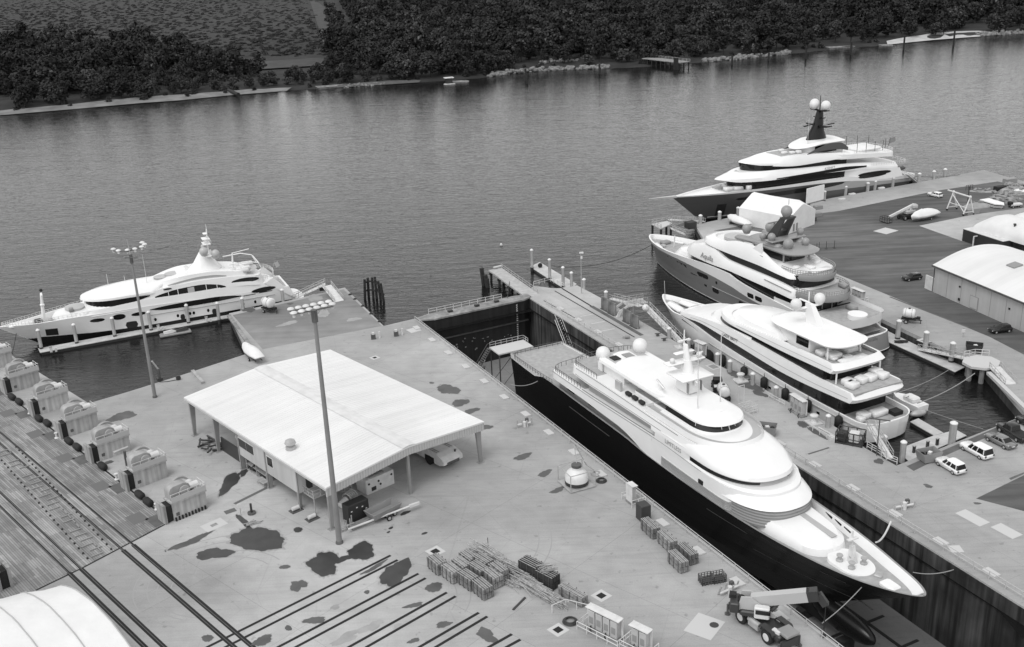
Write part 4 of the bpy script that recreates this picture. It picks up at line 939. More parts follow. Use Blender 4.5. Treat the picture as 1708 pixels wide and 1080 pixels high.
tier(Y, 'sun_deck_roof', WHITE, [(plan(18.5,36.3,5.0,nose=8,ne=2.1,aft=.5), lambda x: f2hi(x)-.3), (plan(19.5,34.5,4.6,nose=8,ne=2.1,aft=.5), 11.7), (plan(20.5,31,3.6,nose=7,ne=2.1,aft=.5), 12.1)], top=True, dome=.3)
for k in range(6): band(Y, 'side_vent', SHADE, 13.5-k*.25, 17.6-k*.25, 10.55+k*.20-.9+.55, 10.55+k*.20-.9+.63, lambda x,z: 5.42-(z-10)*.2, off=.03, n=4)
tier(Y, 'hardtop', WHITE, [(plan(6.8,24.5,4.3,nose=5,ne=2.2,aft=3.0,ae=2.3), 13.0), (plan(6.6,24.8,4.45,nose=5,ne=2.2,aft=3.0,ae=2.3), 13.3), (plan(7.6,23.5,3.6,nose=5,ne=2.2,aft=3.0,ae=2.3), 13.75)], top=True, bottom=True, dome=.2)
tier(Y, 'hardtop_wall', WHITE, [(plan(13,24,3.6,nose=4,aft=.3), 10.6), (plan(13,23.5,3.5,nose=4,aft=.3), 13.2)], top=False)
band(Y, 'hardtop_screen', GLASS, 13.6, 16.5, 11.2, 12.6, lambda x,z: 3.6, off=.05, n=3)
for sd in (1,-1): MB().cyl((9,sd*3.6,10.6),(9.3,sd*3.4,13.2),.16,n=8).build('hardtop_post', WHITE, Y)
MB().obox((24.6,0,12.2),(2.2,3.0,1.6),bev=.3).build('mast_housing', WHITE, Y, smooth=45)
mb = MB(); mb.rings([[(14.5,-.8,13.6),(17.5,-.8,13.6),(17.5,.8,13.6),(14.5,.8,13.6)],[(17.0,-.4,17.2),(18.4,-.4,17.2),(18.4,.4,17.2),(17.0,.4,17.2)]]); mb.obox((18.2,0,16.4),(.7,6.0,.3),bev=.12); mb.obox((19,0,17.3),(2.6,.5,.25),bev=.1); mb.cyl((18,0,17.2),(18,0,19.2),.10,n=6); mb.build('mast', WHITE, Y, smooth=45)
for y in (-2.6,2.6): dome_at(Y, 18.2, y, 16.5, .95)
for x,y in ((9.3,2.0),(11.2,2.4),(10,-2.2)): soft(Y, 'covered_sofa', x, y, 10.6, 1.7,2.4,.9)
soft(Y, 'covered_table', 8.6,2.6,10.6,1.1,1.1,.55); soft(Y, 'covered_table', 8.0,.2,10.6,1.2,1.6,.5)
soft(Y, 'sun_pad', 6.9,0,10.6,1.6,5.6,.45, WHITE)
for x,y in ((4.4,3.2),(3.2,3.6),(4.0,.8),(3.9,-.9),(3.6,-3.2),(5.2,-3.4)): soft(Y, 'covered_sofa', x, y, 7.95, 1.8,1.9,.95, rz=.2)
for sd in (1,-1): MB().cyl((5.6,sd*4.7,7.6),(5.6,sd*4.7,9.9),.14,n=8).build('deck_post', WHITE, Y)
tier(Y, 'aft_saloon_glass', GLASS, [(plan(6.8,9,4.4,nose=.2,aft=.4,ae=4), 7.6), (plan(6.8,9,4.4,nose=.2,aft=.4,ae=4), 9.8)], top=False)
for x,y,sx,sy in ((1.6,2.2,1.6,2.0),(1.2,-.6,1.6,3.0),(.8,3.6,1.2,1.2)): soft(Y, 'covered_sofa', x, y, 2.9, sx,sy,.95)
MB().box(-.6,.9,-4.2,-2.4,2.85,3.5).build('dark_hatch', BLACK, Y)
MB().box(4.2,4.6,-4.9,4.9,2.8,6.3).build('saloon_bulkhead', mat('aft saloon glass',.03,.2), Y)
MB().obox((1.3,-.6,7.2),(.14,.8,1.5)).build('ensign', GREYP, Y)
for y in (-1.2,1.2): MB().obox((12,y,12.15),(.1,.3,.9)).build('speaker', BLACK, Y) if 0 else None
# foredeck
tier(Y, 'foredeck_house', WHITE, [(plan(40,52.5,lambda x: max(.4,H.hb(x,sh(x))-1.2),nose=5,ne=2.1,aft=.2), 5.2), (plan(40,50.5,lambda x: max(.4,H.hb(x,sh(x))-1.7),nose=5,ne=2.1,aft=.2), 6.9), (plan(40,46,lambda x: max(.3,H.hb(x,sh(x))-2.2),nose=5,ne=2.1,aft=.2), 7.6)], top=True, dome=.2)
tier(Y, 'foredeck_path', SHADE, [(plan(40.5,44.5,4.4,nose=3.5,ne=2,aft=.2), 7.60), (plan(40.5,44.5,4.4,nose=3.5,ne=2,aft=.2), 7.66)], top=True)
soft(Y, 'covered_tender', 54.0, 1.6, 5.3, 5.5,1.7,1.1, WHITE, -.12,.4); soft(Y, 'covered_tender', 53.6,-1.5,5.3,5.5,1.6,1.0,WHITE,.14,.4)
soft(Y, 'anchor_windlass', 56.8,.5,5.3,1.2,1.2,.7, GREYP, .2,.15)
MB().cyl((60.0,0,6.3),(60.3,0,9.4),.06,n=5).build('jack_staff', STEEL, Y)
for x in (50,51.6,53.2): MB().obox((x,H.hb(x,6)-.36,5.75),(1.1,.08,.4),-.22).build('fairlead', BLACK, Y)
text('name_lettering', 'LADY BRITT', .8, LETTER, Y, (31.3,5.83,7.65), (R(90),0,R(180)))
for z in (1.3,): 
    for x in (8,14,20,26,31): band(Y, 'porthole', GLASS, x, x+.7, 1.6, 2.05, H.hb, off=.03, n=3)
FEND = []
def fender_on(Y_, H_, x, z, r=.62, h=1.9, lab='', sd=1, grp=None):
    p = Matrix.Translation(Y_.location) @ Matrix.Rotation(Y_.rotation_euler.z,4,'Z') @ Vector((x, sd*(H_.hb(x,z)+r+.06), 0))
    mb = MB(); mb.lathe((0,0,0),[(.08,-h/2-.15),(r*.6,-h/2),(r,-h/2+r*.5),(r,h/2-r*.5),(r*.6,h/2),(.08,h/2+.15),(.03,h/2+.9)],12)
    o = mb.build('ship_fender', BLACK, None, smooth=50, loc=(p.x,p.y,WZ+z)); tag(o, lab, 'fender', grp); return o
for x, r, h in ((41.2,1.25,2.8),(37.6,1.15,2.8),(33,.8,2.3),(26.5,.65,2.2),(21,.65,2.2),(15.5,.65,2.2),(10,.65,2.2),(3,.65,2.0)): fender_on(Y, H, x, 2.6 if r<1 else 1.6, r, h, 'black fender hanging between the white terraced yacht and the finger pier', 1, 'fenders of the white terraced yacht')
LADY, LH = Y, H

# ================================================================== grey-hulled yacht with round stern decks
Y = thing('motor_yacht', 'grey hulled yacht with round terraces and grey mast arch, beyond the white terraced yacht', 'yacht', (66.1,190.4,WZ), R(117.2))
sh = curve([(-5,3.2),(3.5,3.3),(6,4.9),(12,5.6),(20,6.3),(28,7.2),(31,8.0),(36,8.1),(45,7.7),(58,6.9),(68.2,6.7)])
H = Hull(68.2, 6.7, sh, Lwl=65.2, draft=3, ed=3.0, ew=2.0, tip=.7, rs=.02, aft=.86, bwl=.90, x0=lambda z: -5.4+.45*z)
wl_ = curve([(-4,3.0),(10,3.4),(20,3.7),(27,4.4),(31,5.2),(41,6.1),(50,6.3),(60,5.9),(69,5.6)])
H.build(Y, [(-2.5,2),(-1.2,2),(0,2),(.3,1),(.42,0),(2.4,0),(wl_,1),(lambda x: wl_(x)*.4+sh(x)*.6,1),(sh,1)], [GREYH,WHITE,BLACKP], bul=1.1, cap=.40, capmat=1, deckmat=DECK)
band(Y, 'rubbing_strake', SHADE, 0, 36, curve([(0,2.5),(36,3.3)]), curve([(0,2.65),(36,3.45)]), H.hb, off=.08)
for x0_, x1_, z in ((45.4,50.1,5.15),(37.2,41.5,5.0),(21.9,24.0,5.05),(19.3,21.5,5.05)):
    lo, hi = ellband(x0_, x1_, z, 1.05, 5); band(Y, 'hull_window', GLASS, x0_, x1_, lo, hi, H.hb, off=.03, n=16)
for x, z in ((53.6,5.3),(52.0,5.2),(34,4.7)): lo, hi = ellband(x,x+.7,z,.7); band(Y, 'porthole', GLASS, x, x+.7, lo, hi, H.hb, off=.03, n=8)
for x0_,x1_,z,h in ((33.6,36.0,2.7,1.1),(38,39,2.9,.5),(25,27,2.2,1.2)): lo, hi = ellband(x0_,x1_,z,h,4); band(Y, 'hull_door', GLASS, x0_, x1_, lo, hi, H.hb, off=.03, n=10)
w3 = lambda x: max(.5, min(6.2, H.hb(x, 7)-.35))
tier(Y, 'main_deck_glass', GLASS, [(plan(7,49,lambda x: w3(x)-.1,nose=6,ne=2.2,aft=3,ae=2.2), 4.2), (plan(7,47.5,lambda x: w3(x)-.3,nose=6,ne=2.2,aft=3,ae=2.2), lambda x: 8.7 if x>18 else 8.2)], top=False)
tier(Y, 'foredeck_house', WHITE, [(plan(40,55,lambda x: max(.4,H.hb(x,7)-1.3),nose=5,ne=2.2,aft=.2), 6.2), (plan(40,53,lambda x: max(.4,H.hb(x,7)-1.8),nose=5,ne=2.2,aft=.2), 7.9), (plan(40,50,lambda x: max(.4,H.hb(x,7)-2.4),nose=5,ne=2.2,aft=.2), 8.3)], top=True, dome=.2)
f1lo = curve([(5,7.4),(16,8.1),(27,8.5),(30,8.6),(36,8.5),(45,8.8),(49,8.9)]); f1hi = curve([(5,8.9),(16,10.2),(31,10.6),(33,11.0),(36,12.0),(40,11.9),(44,11.2),(48,10.4),(50,10.1)])
of = lambda i, xf=49.2: plan(9.5, xf, lambda x: min(6.55, H.hb(x,7.0)+.05)-i, nose=7, ne=2.2, aft=1.5, ae=2.2)
tier(Y, 'bridge_deck_fascia', WHITE, [(of(0), f1lo), (of(.15,48.6), lambda x: f1lo(x)*.4+f1hi(x)*.6), (of(.6,47.2), f1hi)], top=True, bottom=True, dome=.1)
tier(Y, 'upper_glass', GLASS, [(plan(10,44.6,5.5,nose=7,ne=2.2,aft=2,ae=2.2), lambda x: min(f1hi(x),10.8)-.3), (plan(10,41.8,5.3,nose=7,ne=2.2,aft=2,ae=2.2), lambda x: 12.3)], top=False)
f2lo = curve([(8,11.4),(15,11.6),(22,12.0),(31,12.1),(38,12.3),(43,12.5)]); f2hi = curve([(8,12.2),(14,12.6),(18,13.6),(21,14.8),(25,15.4),(29,15.2),(33,14.3),(38,13.9),(43,13.4)])
of2 = lambda i, xf=43.6: plan(10.5, xf, lambda x: 6.05-i, nose=8, ne=2.2, aft=2, ae=2.2)
tier(Y, 'sun_deck_fascia', WHITE, [(of2(0), f2lo), (of2(.2,43.2), lambda x: f2lo(x)*.4+f2hi(x)*.6), (of2(.75,41.5), f2hi), (of2(1.0,40.6), f2hi), (of2(1.1,40.5), lambda x: min(f2hi(x),13.2)), ], top=True, bottom=True)
tier(Y, 'sun_deck_pool', SHADE, [(plan(33,38.6,2.6,nose=2.8,aft=2.8,ae=2), 13.3), (plan(33,38.6,2.6,nose=2.8,aft=2.8,ae=2), 13.9)], top=True)
TAUPE = mat('taupe paint', .26, .4, .05, .3)
# round terraces: three stacked drums at the stern
def terrace(xa, r, z, zf, label, deck=True):
    tier(Y, label, TAUPE, [(plan(xa,xa+16,r-.15,nose=1,aft=r*1.05,ae=2), z-zf), (plan(xa-.15,xa+16,r,nose=1,aft=r*1.05,ae=2), z-zf*.5), (plan(xa,xa+16,r-.15,nose=1,aft=r*1.05,ae=2), z)], top=False, bottom=True)
    tier(Y, 'terrace_floor', DECK, [(plan(xa+.2,xa+16,r-.35,nose=1,aft=r*1.05,ae=2), z-.12), (plan(xa+.2,xa+16,r-.35,nose=1,aft=r*1.05,ae=2), z-.1)], top=True)
    rail_loop(Y, plan(xa+.15,xa+16,r-.25,nose=1,aft=r*1.05,ae=2), z, .85, 'terrace_rail', TAUPE, .06, 1.2, 2, keep=lambda x,y: x<xa+8)
terrace(8.0, 5.4, 12.5, 1.2, 'round_sun_terrace'); terrace(4.0, 5.9, 9.4, 1.3, 'round_bridge_terrace')
tier(Y, 'round_saloon_glass', GLASS, [(plan(10.5,20,4.3,nose=1,aft=4.3,ae=2), 9.3), (plan(10.5,20,4.3,nose=1,aft=4.3,ae=2), 11.4)], top=False)
tier(Y, 'round_saloon_glass', GLASS, [(plan(6.5,20,4.6,nose=1,aft=4.5,ae=2), 6.0), (plan(6.5,20,4.6,nose=1,aft=4.5,ae=2), 8.2)], top=False)
for z0_, z1_, xa, r in ((9.3,11.4,10.5,4.35),(6.0,8.2,6.5,4.65)):
    for k in range(7):
        a = R(100+k*27); MB().cyl((xa+4.4+4.5*math.cos(a),r*math.sin(a),z0_),(xa+4.4+4.5*math.cos(a),r*math.sin(a),z1_),.09,n=5).build('mullion', TAUPE, Y)
for k in range(9):
    MB().obox((11.6+.32*k,4.9,9.45+.3*k if 0 else 9.5+.24*k),(.32,1.0,.06)).build('stair_tread', TAUPE, Y)
tier(Y, 'main_aft_bulwark', WHITE, [(plan(-3.0,16,lambda x: min(6.3,H.hb(x,5)+.05),nose=.1,aft=3.2,ae=2.6), 5.1), (plan(-3.3,16,lambda x: min(6.45,H.hb(x,5)+.2),nose=.1,aft=3.2,ae=2.6), 6.9)], top=False)
tier(Y, 'main_aft_deck', DECK, [(plan(-3.0,16,lambda x: min(6.2,H.hb(x,5)-.05),nose=.1,aft=3.2,ae=2.6), 5.3), (plan(-3.0,16,lambda x: min(6.2,H.hb(x,5)-.05),nose=.1,aft=3.2,ae=2.6), 6.0)], top=True)
tier(Y, 'jacuzzi', WHITE, [(plan(-2.4,1.4,1.8,nose=1.9,aft=1.9,ae=2), 6.0), (plan(-2.4,1.4,1.8,nose=1.9,aft=1.9,ae=2), 6.9)], top=True)
soft(Y, 'covered_sofa', 3.6,-2.6,6.0,2.2,1.4,.9,TAUPE); soft(Y, 'covered_sofa', 13.2,0,12.4,2.6,1.2,.7,WHITE); soft(Y, 'sun_pad', 10.6,-.6,12.4,1.6,5,.5,WHITE); soft(Y, 'round_table', 14.6,2.2,12.4,1.5,1.5,.7,PLASTIC,.4,.3)
soft(Y, 'covered_sofa', 15.5,-3.2,12.4,3,1.2,.9,WHITE); soft(Y,'covered_sofa',7.2,-3.6,9.4,2,1.2,.8,TAUPE)
MB().box(-2.0,6.5,-4.9,4.9,3.05,3.15).build('swim_deck', DECK, Y); MB().box(6.4,6.9,-5.2,5.2,3.1,6.0).build('beach_club_wall', GLASS, Y); soft(Y, 'bar_counter', 1.2,1.5,3.3,.8,3.4,1.1,WHITE); soft(Y, 'bar_counter', 1.2,-2.4,3.3,.8,2.6,1.1,WHITE); MB().box(1.8,4.4,-3.6,3.6,3.3,3.6).build('dark_pad', BLACK, Y)
# hardtop and mast, taupe grey
tier(Y, 'hardtop', TAUPE, [(plan(13.2,30,lambda x: 4.2,nose=6,ne=2.2,aft=3.0,ae=2), 15.2), (plan(13.0,30.2,4.3,nose=6,ne=2.2,aft=3.0,ae=2), 15.5), (plan(14,29.4,3.6,nose=6,ne=2.2,aft=3.0,ae=2), 15.9)], top=True, bottom=True, dome=.15)
for y in (-3.3,3.3): MB().obox((25.0,y,15.7),(13,1.7,1.0),y*.02,ry=R(3),bev=.4).build('hardtop_pod', TAUPE, Y, smooth=50)
for x in (17,26): 
    for y in (-3.4,3.4): MB().cyl((x,y,12.6),(x,y,15.3),.18,n=8).build('hardtop_post', TAUPE, Y)
tier(Y, 'bar_house', GLASS, [(plan(17,26,3.0,nose=2,aft=1), 12.6), (plan(17,26,3.0,nose=2,aft=1), 15.2)], top=False)
mb = MB()
for y in (-1.3,1.3): mb.rings([[(25.4,y-.25,15.8),(22.2,y-.25,15.8),(22.2,y+.25,15.8),(25.4,y+.25,15.8)],[(20.6,y-.2,21.6),(19.4,y-.2,21.6),(19.4,y+.2,21.6),(20.6,y+.2,21.6)]])
mb.obox((20.1,0,21.4),(1.2,3.2,.35)); mb.obox((22,0,18.4),(1.4,2.6,.3)); mb.build('mast_arch', mat('dark taupe paint',.05,.4), Y)
mb = MB(); mb.obox((20.5,0,17.0),(2.4,9.0,.35),bev=.12); mb.build('mast_spreader', TAUPE, Y)
dome_at(Y,20.6,0,21.5,1.15,TAUPE)
for x,y,z,r in ((29.4,2.7,16.4,1.0),(27.6,-2.0,16.4,1.0),(20.4,3.8,17.1,.8),(20.4,-3.8,17.1,.75),(17.2,2.2,15.9,1.05),(17.0,-2.2,15.9,.8),(23.5,3.4,16.6,.7)): dome_at(Y,x,y,z,r,TAUPE)
mb = MB(); mb.obox((24,0,19.6),(.3,3.4,.25)); mb.cyl((24,0,18.4),(24,0,19.6),.2,n=6); mb.build('radar_scanner', TAUPE, Y)
MB().cyl((20.1,0,24.1),(20.1,0,25.2),.06,n=5).build('antenna', TAUPE, Y)
for sd in (1,-1):
    mb = MB(); mb.rings([[(24.0,sd*5.2,14.9),(21.0,sd*5.2,14.2),(21.0,sd*5.5,14.2),(24.0,sd*5.5,14.9)],[(22.0,sd*5.2,16.4),(21.4,sd*5.2,16.6),(21.4,sd*5.5,16.6),(22.0,sd*5.5,16.4)]]); mb.build('side_fin', WHITE, Y)
    MB().obox((22.6,sd*5.6,14.1),(4.0,.2,.16),ry=R(-6)).build('fin_vent', BLACK, Y)
# bow fittings
soft(Y, 'anchor_windlass', 62,0,5.7,1.8,2.2,.8,GREYP,0,.15); MB().cyl((58.5,0,5.6),(58.3,0,8.6),.16,n=6).build('foremast', PALEST, Y); soft(Y, 'mooring_winch', 60,2,5.7,1.2,.8,.7,STEEL,.2,.1)
for sd in (1,-1): soft(Y, 'deck_locker', 61, sd*2.6, 5.7, 4.0,.7,.5, WHITE, -sd*.3,.1)
text('name_lettering', 'Aquila', 1.7, LETTERG, Y, (37.6,6.62,9.75), (R(80),0,R(180)))
text('name_lettering', 'Aquila', 1.5, LETTERG, Y, (-4.35,0,2.7), (R(90),0,R(-90)))
band(Y, 'side_slot', LETTERG, 11, 19, curve([(11,9.2),(19,9.7)]), curve([(11,9.28),(19,9.78)]), lambda x,z: min(6.5,H.hb(x,7.0)), off=.06, n=6)
AQ, AH = Y, H
# ================================================================== two-tone yacht with the black mast, farthest away
Y = thing('motor_yacht', 'farthest yacht, dark hull, white tiers and a black mast with white domes', 'yacht', (120.7,317.6,WZ), R(205.9))
sh = curve([(0,4.6),(10,5.2),(20,6.6),(30,7.6),(45,8.0),(60,8.2),(74,8.3),(84,8.4)])
H = Hull(84.5, 6.8, sh, Lwl=74.5, draft=3, ed=2.3, ew=1.7, aft=.88, bwl=.92, x0=lambda z: -1.0+.35*z, rake_q=1.0)
mid = curve([(0,3.4),(20,4.8),(28,6.2),(45,7.2),(60,7.6),(74,7.9),(84,8.1)])
H.build(Y, [(-2.5,2),(0,2),(.6,0),(2.4,0),(lambda x: mid(x)*.7,0),(mid,1),(sh,1)], [DGREYH,WHITE,BLACKP], bul=.5, cap=.3, capmat=1, deckmat=WHITE)
band(Y, 'silver_side_panel', mat('silver grey paint',.34,.3), 2, 42, curve([(2,2.6),(20,3.6),(42,4.6)]), curve([(2,3.3),(14,4.4),(28,6.1),(42,6.4)]), H.hb, off=.03)
lo, hi = ellband(29, 66, curve([(29,6.0),(43,5.9),(66,5.9)]), 1.3, 2.6); band(Y, 'hull_window_band', GLASS, 29, 66, lo, hi, H.hb, off=.06, n=40)
band(Y, 'anchor_pocket', BLACK, 68.4, 71.0, 1.2, 4.8, H.hb, off=.05, n=4)
band(Y, 'boot_stripe', WHITE, 50, 73, 1.05, 1.25, H.hb, off=.04)
MB().rings([[(83.2,-.6,8.0),(83.2,.6,8.0),(83.2,.6,8.5),(83.2,-.6,8.5)],[(91.8,-.12,8.75),(91.8,.12,8.75),(91.8,.12,9.0),(91.8,-.12,9.0)]]).build('bowsprit', SHADE, Y)
w2 = lambda x: max(.5, min(6.6, H.hb(x, sh(x))-.25))
MB().box(58,68,-4.0,4.0,7.75,8.05).build('fore_deck_well', DECK, Y)
for x,y in ((66.5,1.5),(64,2.4),(64.6,-1.5)): soft(Y, 'covered_sofa', x,y,8.0,2.8,1.8,1.0)
soft(Y,'covered_table',61.6,4.0,8.0,1.4,1.2,1.2)
# main deck glass under the first white wing
f1lo = curve([(8,7.4),(21,8.8),(31,9.4),(47,10.1),(56,10.2),(64,10.3),(70,11.2)])
tier(Y, 'main_deck_glass', GLASS, [(plan(12,65,lambda x: w2(x)-1.0,nose=7,ne=2,aft=.5), 7.4), (plan(12,66,lambda x: w2(x)-1.0,nose=7,ne=2,aft=.5), lambda x: f1lo(x)+.1)], top=False)
f1hi = curve([(8,8.8),(21,10.5),(31,11.3),(44,12.0),(54,12.6),(62,12.6),(70,11.6)])
o1 = lambda i, xf: plan(6.5, xf, lambda x: min(6.6,w2(x)+.35)-i, nose=15, ne=1.7, aft=2.5)
tier(Y, 'lower_wing_deck', WHITE, [(o1(0,70.2), f1lo), (o1(.1,70.0), lambda x: f1lo(x)*.6+f1hi(x)*.4), (o1(1.2,66), f1hi)], top=True, bottom=True, dome=.15)
MB().obox((62.5,0,12.62),(1.4,1.4,.1),.5).build('roof_hatch', GREYP, Y)
band(Y, 'aft_quarter_window', GLASS, *(11, 24), *ellband(11,24,curve([(11,6.7),(24,6.7)]),1.3,2.2), H.hb, off=.05, n=20)
tier(Y, 'aft_quarter', WHITE, [(plan(5,32,lambda x: 6.55-.0*x,nose=8,ne=2,aft=1.5), lambda x: max(4.8,sh(x)-.8)), (plan(6.5,32,lambda x: 6.5,nose=8,ne=2,aft=1.5), lambda x: f1lo(x)+.2)], top=False)
band(Y, 'aft_quarter_window', GLASS, 11, 24, *ellband(11,24,curve([(11,6.9),(24,7.3)]),1.2,2.2), lambda x,z: 6.56, off=.05, n=20)
band(Y, 'upper_side_window', GLASS, 21, 54, curve([(21,9.5),(31,9.6),(54,10.3)]), curve([(21,9.9),(31,10.6),(40,10.5),(54,10.55)]), lambda x,z: min(6.6,w2(x)+.35), off=.05, n=30)
# bridge deck
tier(Y, 'bridge_glass', GLASS, [(plan(27,61,5.2,nose=10,ne=1.9,aft=.4), lambda x: f1hi(x)-.3), (plan(27,61.5,5.2,nose=10,ne=1.9,aft=.4), lambda x: 13.2+max(0,(x-44))*.07)], top=False)
f2lo = curve([(22,12.4),(28,13.0),(38,12.9),(44,12.9),(56,13.9),(62,14.9)]); f2hi = curve([(10,12.6),(22,13.6),(31,14.6),(41,15.4),(48,15.6),(56,15.6),(62,15.3)])
o4 = lambda i, xf: plan(25.5, xf, lambda x: 5.9-i, nose=14, ne=1.7, aft=1.5)
tier(Y, 'upper_wing_deck', WHITE, [(o4(0,62), f2lo), (o4(.1,61.8), lambda x: f2lo(x)*.6+f2hi(x)*.4), (o4(1.0,58), f2hi)], top=True, bottom=True, dome=.1)
o6 = lambda i: plan(8.2, 34, lambda x: 5.9-i, nose=4, ne=2, aft=2.5, ae=2)
tier(Y, 'aft_upper_deck', WHITE, [(o6(0), lambda x: 11.0+(x-8)*.075), (o6(.1), lambda x: 12.1+(x-8)*.085), (o6(.5), lambda x: 12.3+(x-8)*.085)], top=True, bottom=True)
MB().box(42,50,-3.2,3.2,15.5,15.75).build('fore_sun_deck', DECK, Y)
for x,y in ((47.5,1.5),(45.5,2.5),(46,-1.5),(43.5,2.8)): soft(Y,'covered_sofa',x,y,15.75,1.6,1.2,.7)
tier(Y, 'sun_deck_house', WHITE, [(plan(27,41,3.4,nose=3,aft=.5), 14.4),(plan(27,41,3.3,nose=3,aft=.5), 17.4)], top=False)
band(Y, 'sun_deck_window', GLASS, 30, 38, 14.9, 17.1, lambda x,z: 3.4, off=.05)
lo = curve([(26,14.6),(31,15.6),(36,15.8),(42,15.4)]); hi = curve([(26,15.0),(30,17.4),(34,17.6),(38,16.8),(42,15.6)])
band(Y, 'swept_side_arch', mat('grey arch paint',.09,.3), 27, 42, lo, hi, lambda x,z: 4.9, off=.05)
tier(Y, 'sun_roof', WHITE, [(plan(27,43.5,4.6,nose=7,ne=1.9,aft=2),lambda x: 17.5-max(0,x-37)*.18),(plan(26.8,43.8,4.8,nose=7,ne=1.9,aft=2),lambda x: 17.8-max(0,x-37)*.18),(plan(28,42,3.9,nose=7,ne=1.9,aft=2),lambda x: 18.3-max(0,x-37)*.16)], top=True, bottom=True, dome=.15)
soft(Y,'sun_pad_cover',17,0,13.2,9,7.5,.8,CANVAS,0,.35)
mb = MB()
for k, (x,y) in enumerate(((24,5.4),(20.5,5.4),(17,5.3),(13.5,4.9),(11,3.4),(11,-3.4),(14,-5),(18,-5.3))): mb.cyl((x,y,12.9+(x-8)*.05),(x,y,15.8+(x-8)*.05),.08,n=5)
mb.build('awning_post', DARKP, Y)
rail_loop(Y, o6(.3), lambda x: 12.3+(x-8)*.085, .9, 'deck_rail', PALEST, .05, 2, 2, keep=lambda x,y: x<26)
rail_loop(Y, plan(4,30,6.4,nose=.1,aft=2), lambda x: 8.6+(x-4)*.06, .9, 'deck_rail', PALEST, .05, 2, 2, keep=lambda x,y: x<20)
# black mast
def plan4(xa,xb,w,z): return [(x,y,z) for x,y in plan(xa,xb,w,nose=(xb-xa)*.45,aft=(xb-xa)*.45,ae=2,n=8)]
mb = MB(); mb.rings([plan4(31.2,38.2,1.9,18.2),plan4(32.2,37.2,1.5,20.5),plan4(32.6,36.0,1.1,22.4),plan4(32.8,35.2,.75,25.6),plan4(33.0,34.8,.5,26.6)])
mb.obox((34,0,22.2),(2.6,8.4,.4),bev=.15); mb.obox((34.0,0,24.4),(1.2,4.2,.25),bev=.1); mb.obox((34,0,26.5),(2.2,6.0,.3),bev=.1); mb.cyl((34,0,26.5),(34,0,30.6),.16,.08,6); mb.obox((37.5,0,22.6),(4,.5,.3),ry=.12); mb.obox((30.5,0,22.0),(4,.8,.3),ry=.05)
mb.build('black_mast', BLACKP, Y, smooth=45)
for x,y in ((34,2.3),(34,-2.3),(35.3,-1.0)): MB().sph((x,y,28.0),1.35,14,10).build('radar_dome', PLASTIC, Y, smooth=60)
antenna(Y, 40, 2.5, 17.6, 7.5, .05); antenna(Y, 29.5, -2.5, 17.6, 6, .05)
text('name_lettering', 'KISMET', 1.2, LETTERG, Y, (35,6.72,10.9), (R(90),0,R(180)))
# stern stairs, tender gear, flag
tier(Y, 'swim_platform', DECK, [(plan(-4,2,5.4,nose=.1,aft=1.2), 1.0),(plan(-4,2,5.4,nose=.1,aft=1.2), 1.6)], top=True, bottom=True)
for sd in (1,-1): MB().rings([[(-3.4,sd*3.6,1.6),(-3.4,sd*5.2,1.6),(-3,sd*5.2,1.6),(-3,sd*3.6,1.6)],[(4.6,sd*3.6,5.6),(4.6,sd*5.2,5.6),(6.2,sd*5.2,5.6),(6.2,sd*3.6,5.6)]]).build('stern_stair', WHITE, Y)
soft(Y,'covered_tender',2.5,1.2,5.0,5,2,1.1,DARKP,.2,.4)
MB().cyl((7,0,10.5),(5.6,0,15.2),.07,n=5).build('flag_staff', DARKP, Y); MB().obox((4.9,0,14.4),(2.4,.06,1.5),ry=.2).build('ensign', GREYP, Y)
for x in (2,8,13,20,26): MB().cyl((x, H.hb(x,2)+.02,2.2),(x,H.hb(x,2)+.45,2.2),.5,n=12).build('porthole_cover', GLASS, Y) if x in (2,) else None
KI, KH = Y, H

# ================================================================== white yacht on the left
tipv = Vector((-106.9,207,0)); h1 = Vector((math.cos(R(204.3)), math.sin(R(204.3)), 0)); o1_ = tipv - h1*61
Y = thing('motor_yacht', 'all white yacht with swept oval side windows, moored at the left pontoon', 'yacht', (o1_.x,o1_.y,WZ), R(204.3))
sh = curve([(-1,4.6),(3,5.0),(12,5.1),(25,5.7),(32,5.9),(44,5.8),(55,5.2),(61,5.1)])
H = Hull(61, 5.3, sh, Lwl=53.5, draft=2.6, ed=2.4, ew=1.9, aft=.86, bwl=.92, x0=lambda z: -1.5+.45*z)
H.build(Y, [(-2,1),(0,1),(.9,1),(1.5,1 if 0 else 0),(2.8,0),(lambda x: sh(x)-.9,0),(sh,0)], [WHITE,BLACKP], bul=.8, cap=.45, deckmat=SHADE)
band(Y, 'antifouling_band', BLACKP, 36, 53.5, -.5, curve([(36,1.0),(46,1.6),(53.5,1.7)]), H.hb, off=.02, n=24)
band(Y, 'anchor_pocket', BLACK, 49.6, 52.0, 1.9, 3.6, H.hb, off=.04, n=4)
for x0_,x1_,z,h in ((40.2,43.2,4.4,.85),(36,38.7,4.45,1.3),(31.9,34.9,4.45,.8)):
    lo, hi = ellband(x0_,x1_,z,h); band(Y,'oval_window',GLASS,x0_,x1_,lo,hi,H.hb,off=.04,n=16)
lo, hi = ellband(33.8,36.3,2.2,1.5,4); band(Y,'tender_door',BLACK,33.8,36.3,lo,hi,H.hb,off=.05,n=10)
for x in (31.2,29.9,25.2,22.6,21.8,18.7,11,8.3): lo, hi = ellband(x,x+.55,2.5,.75); band(Y,'porthole',GLASS,x,x+.55,lo,hi,H.hb,off=.04,n=8)
for x in (24.0,17.2): lo, hi = ellband(x,x+1.0,2.0,1.3,3); band(Y,'hull_opening',BLACK,x,x+1.0,lo,hi,H.hb,off=.05,n=8)
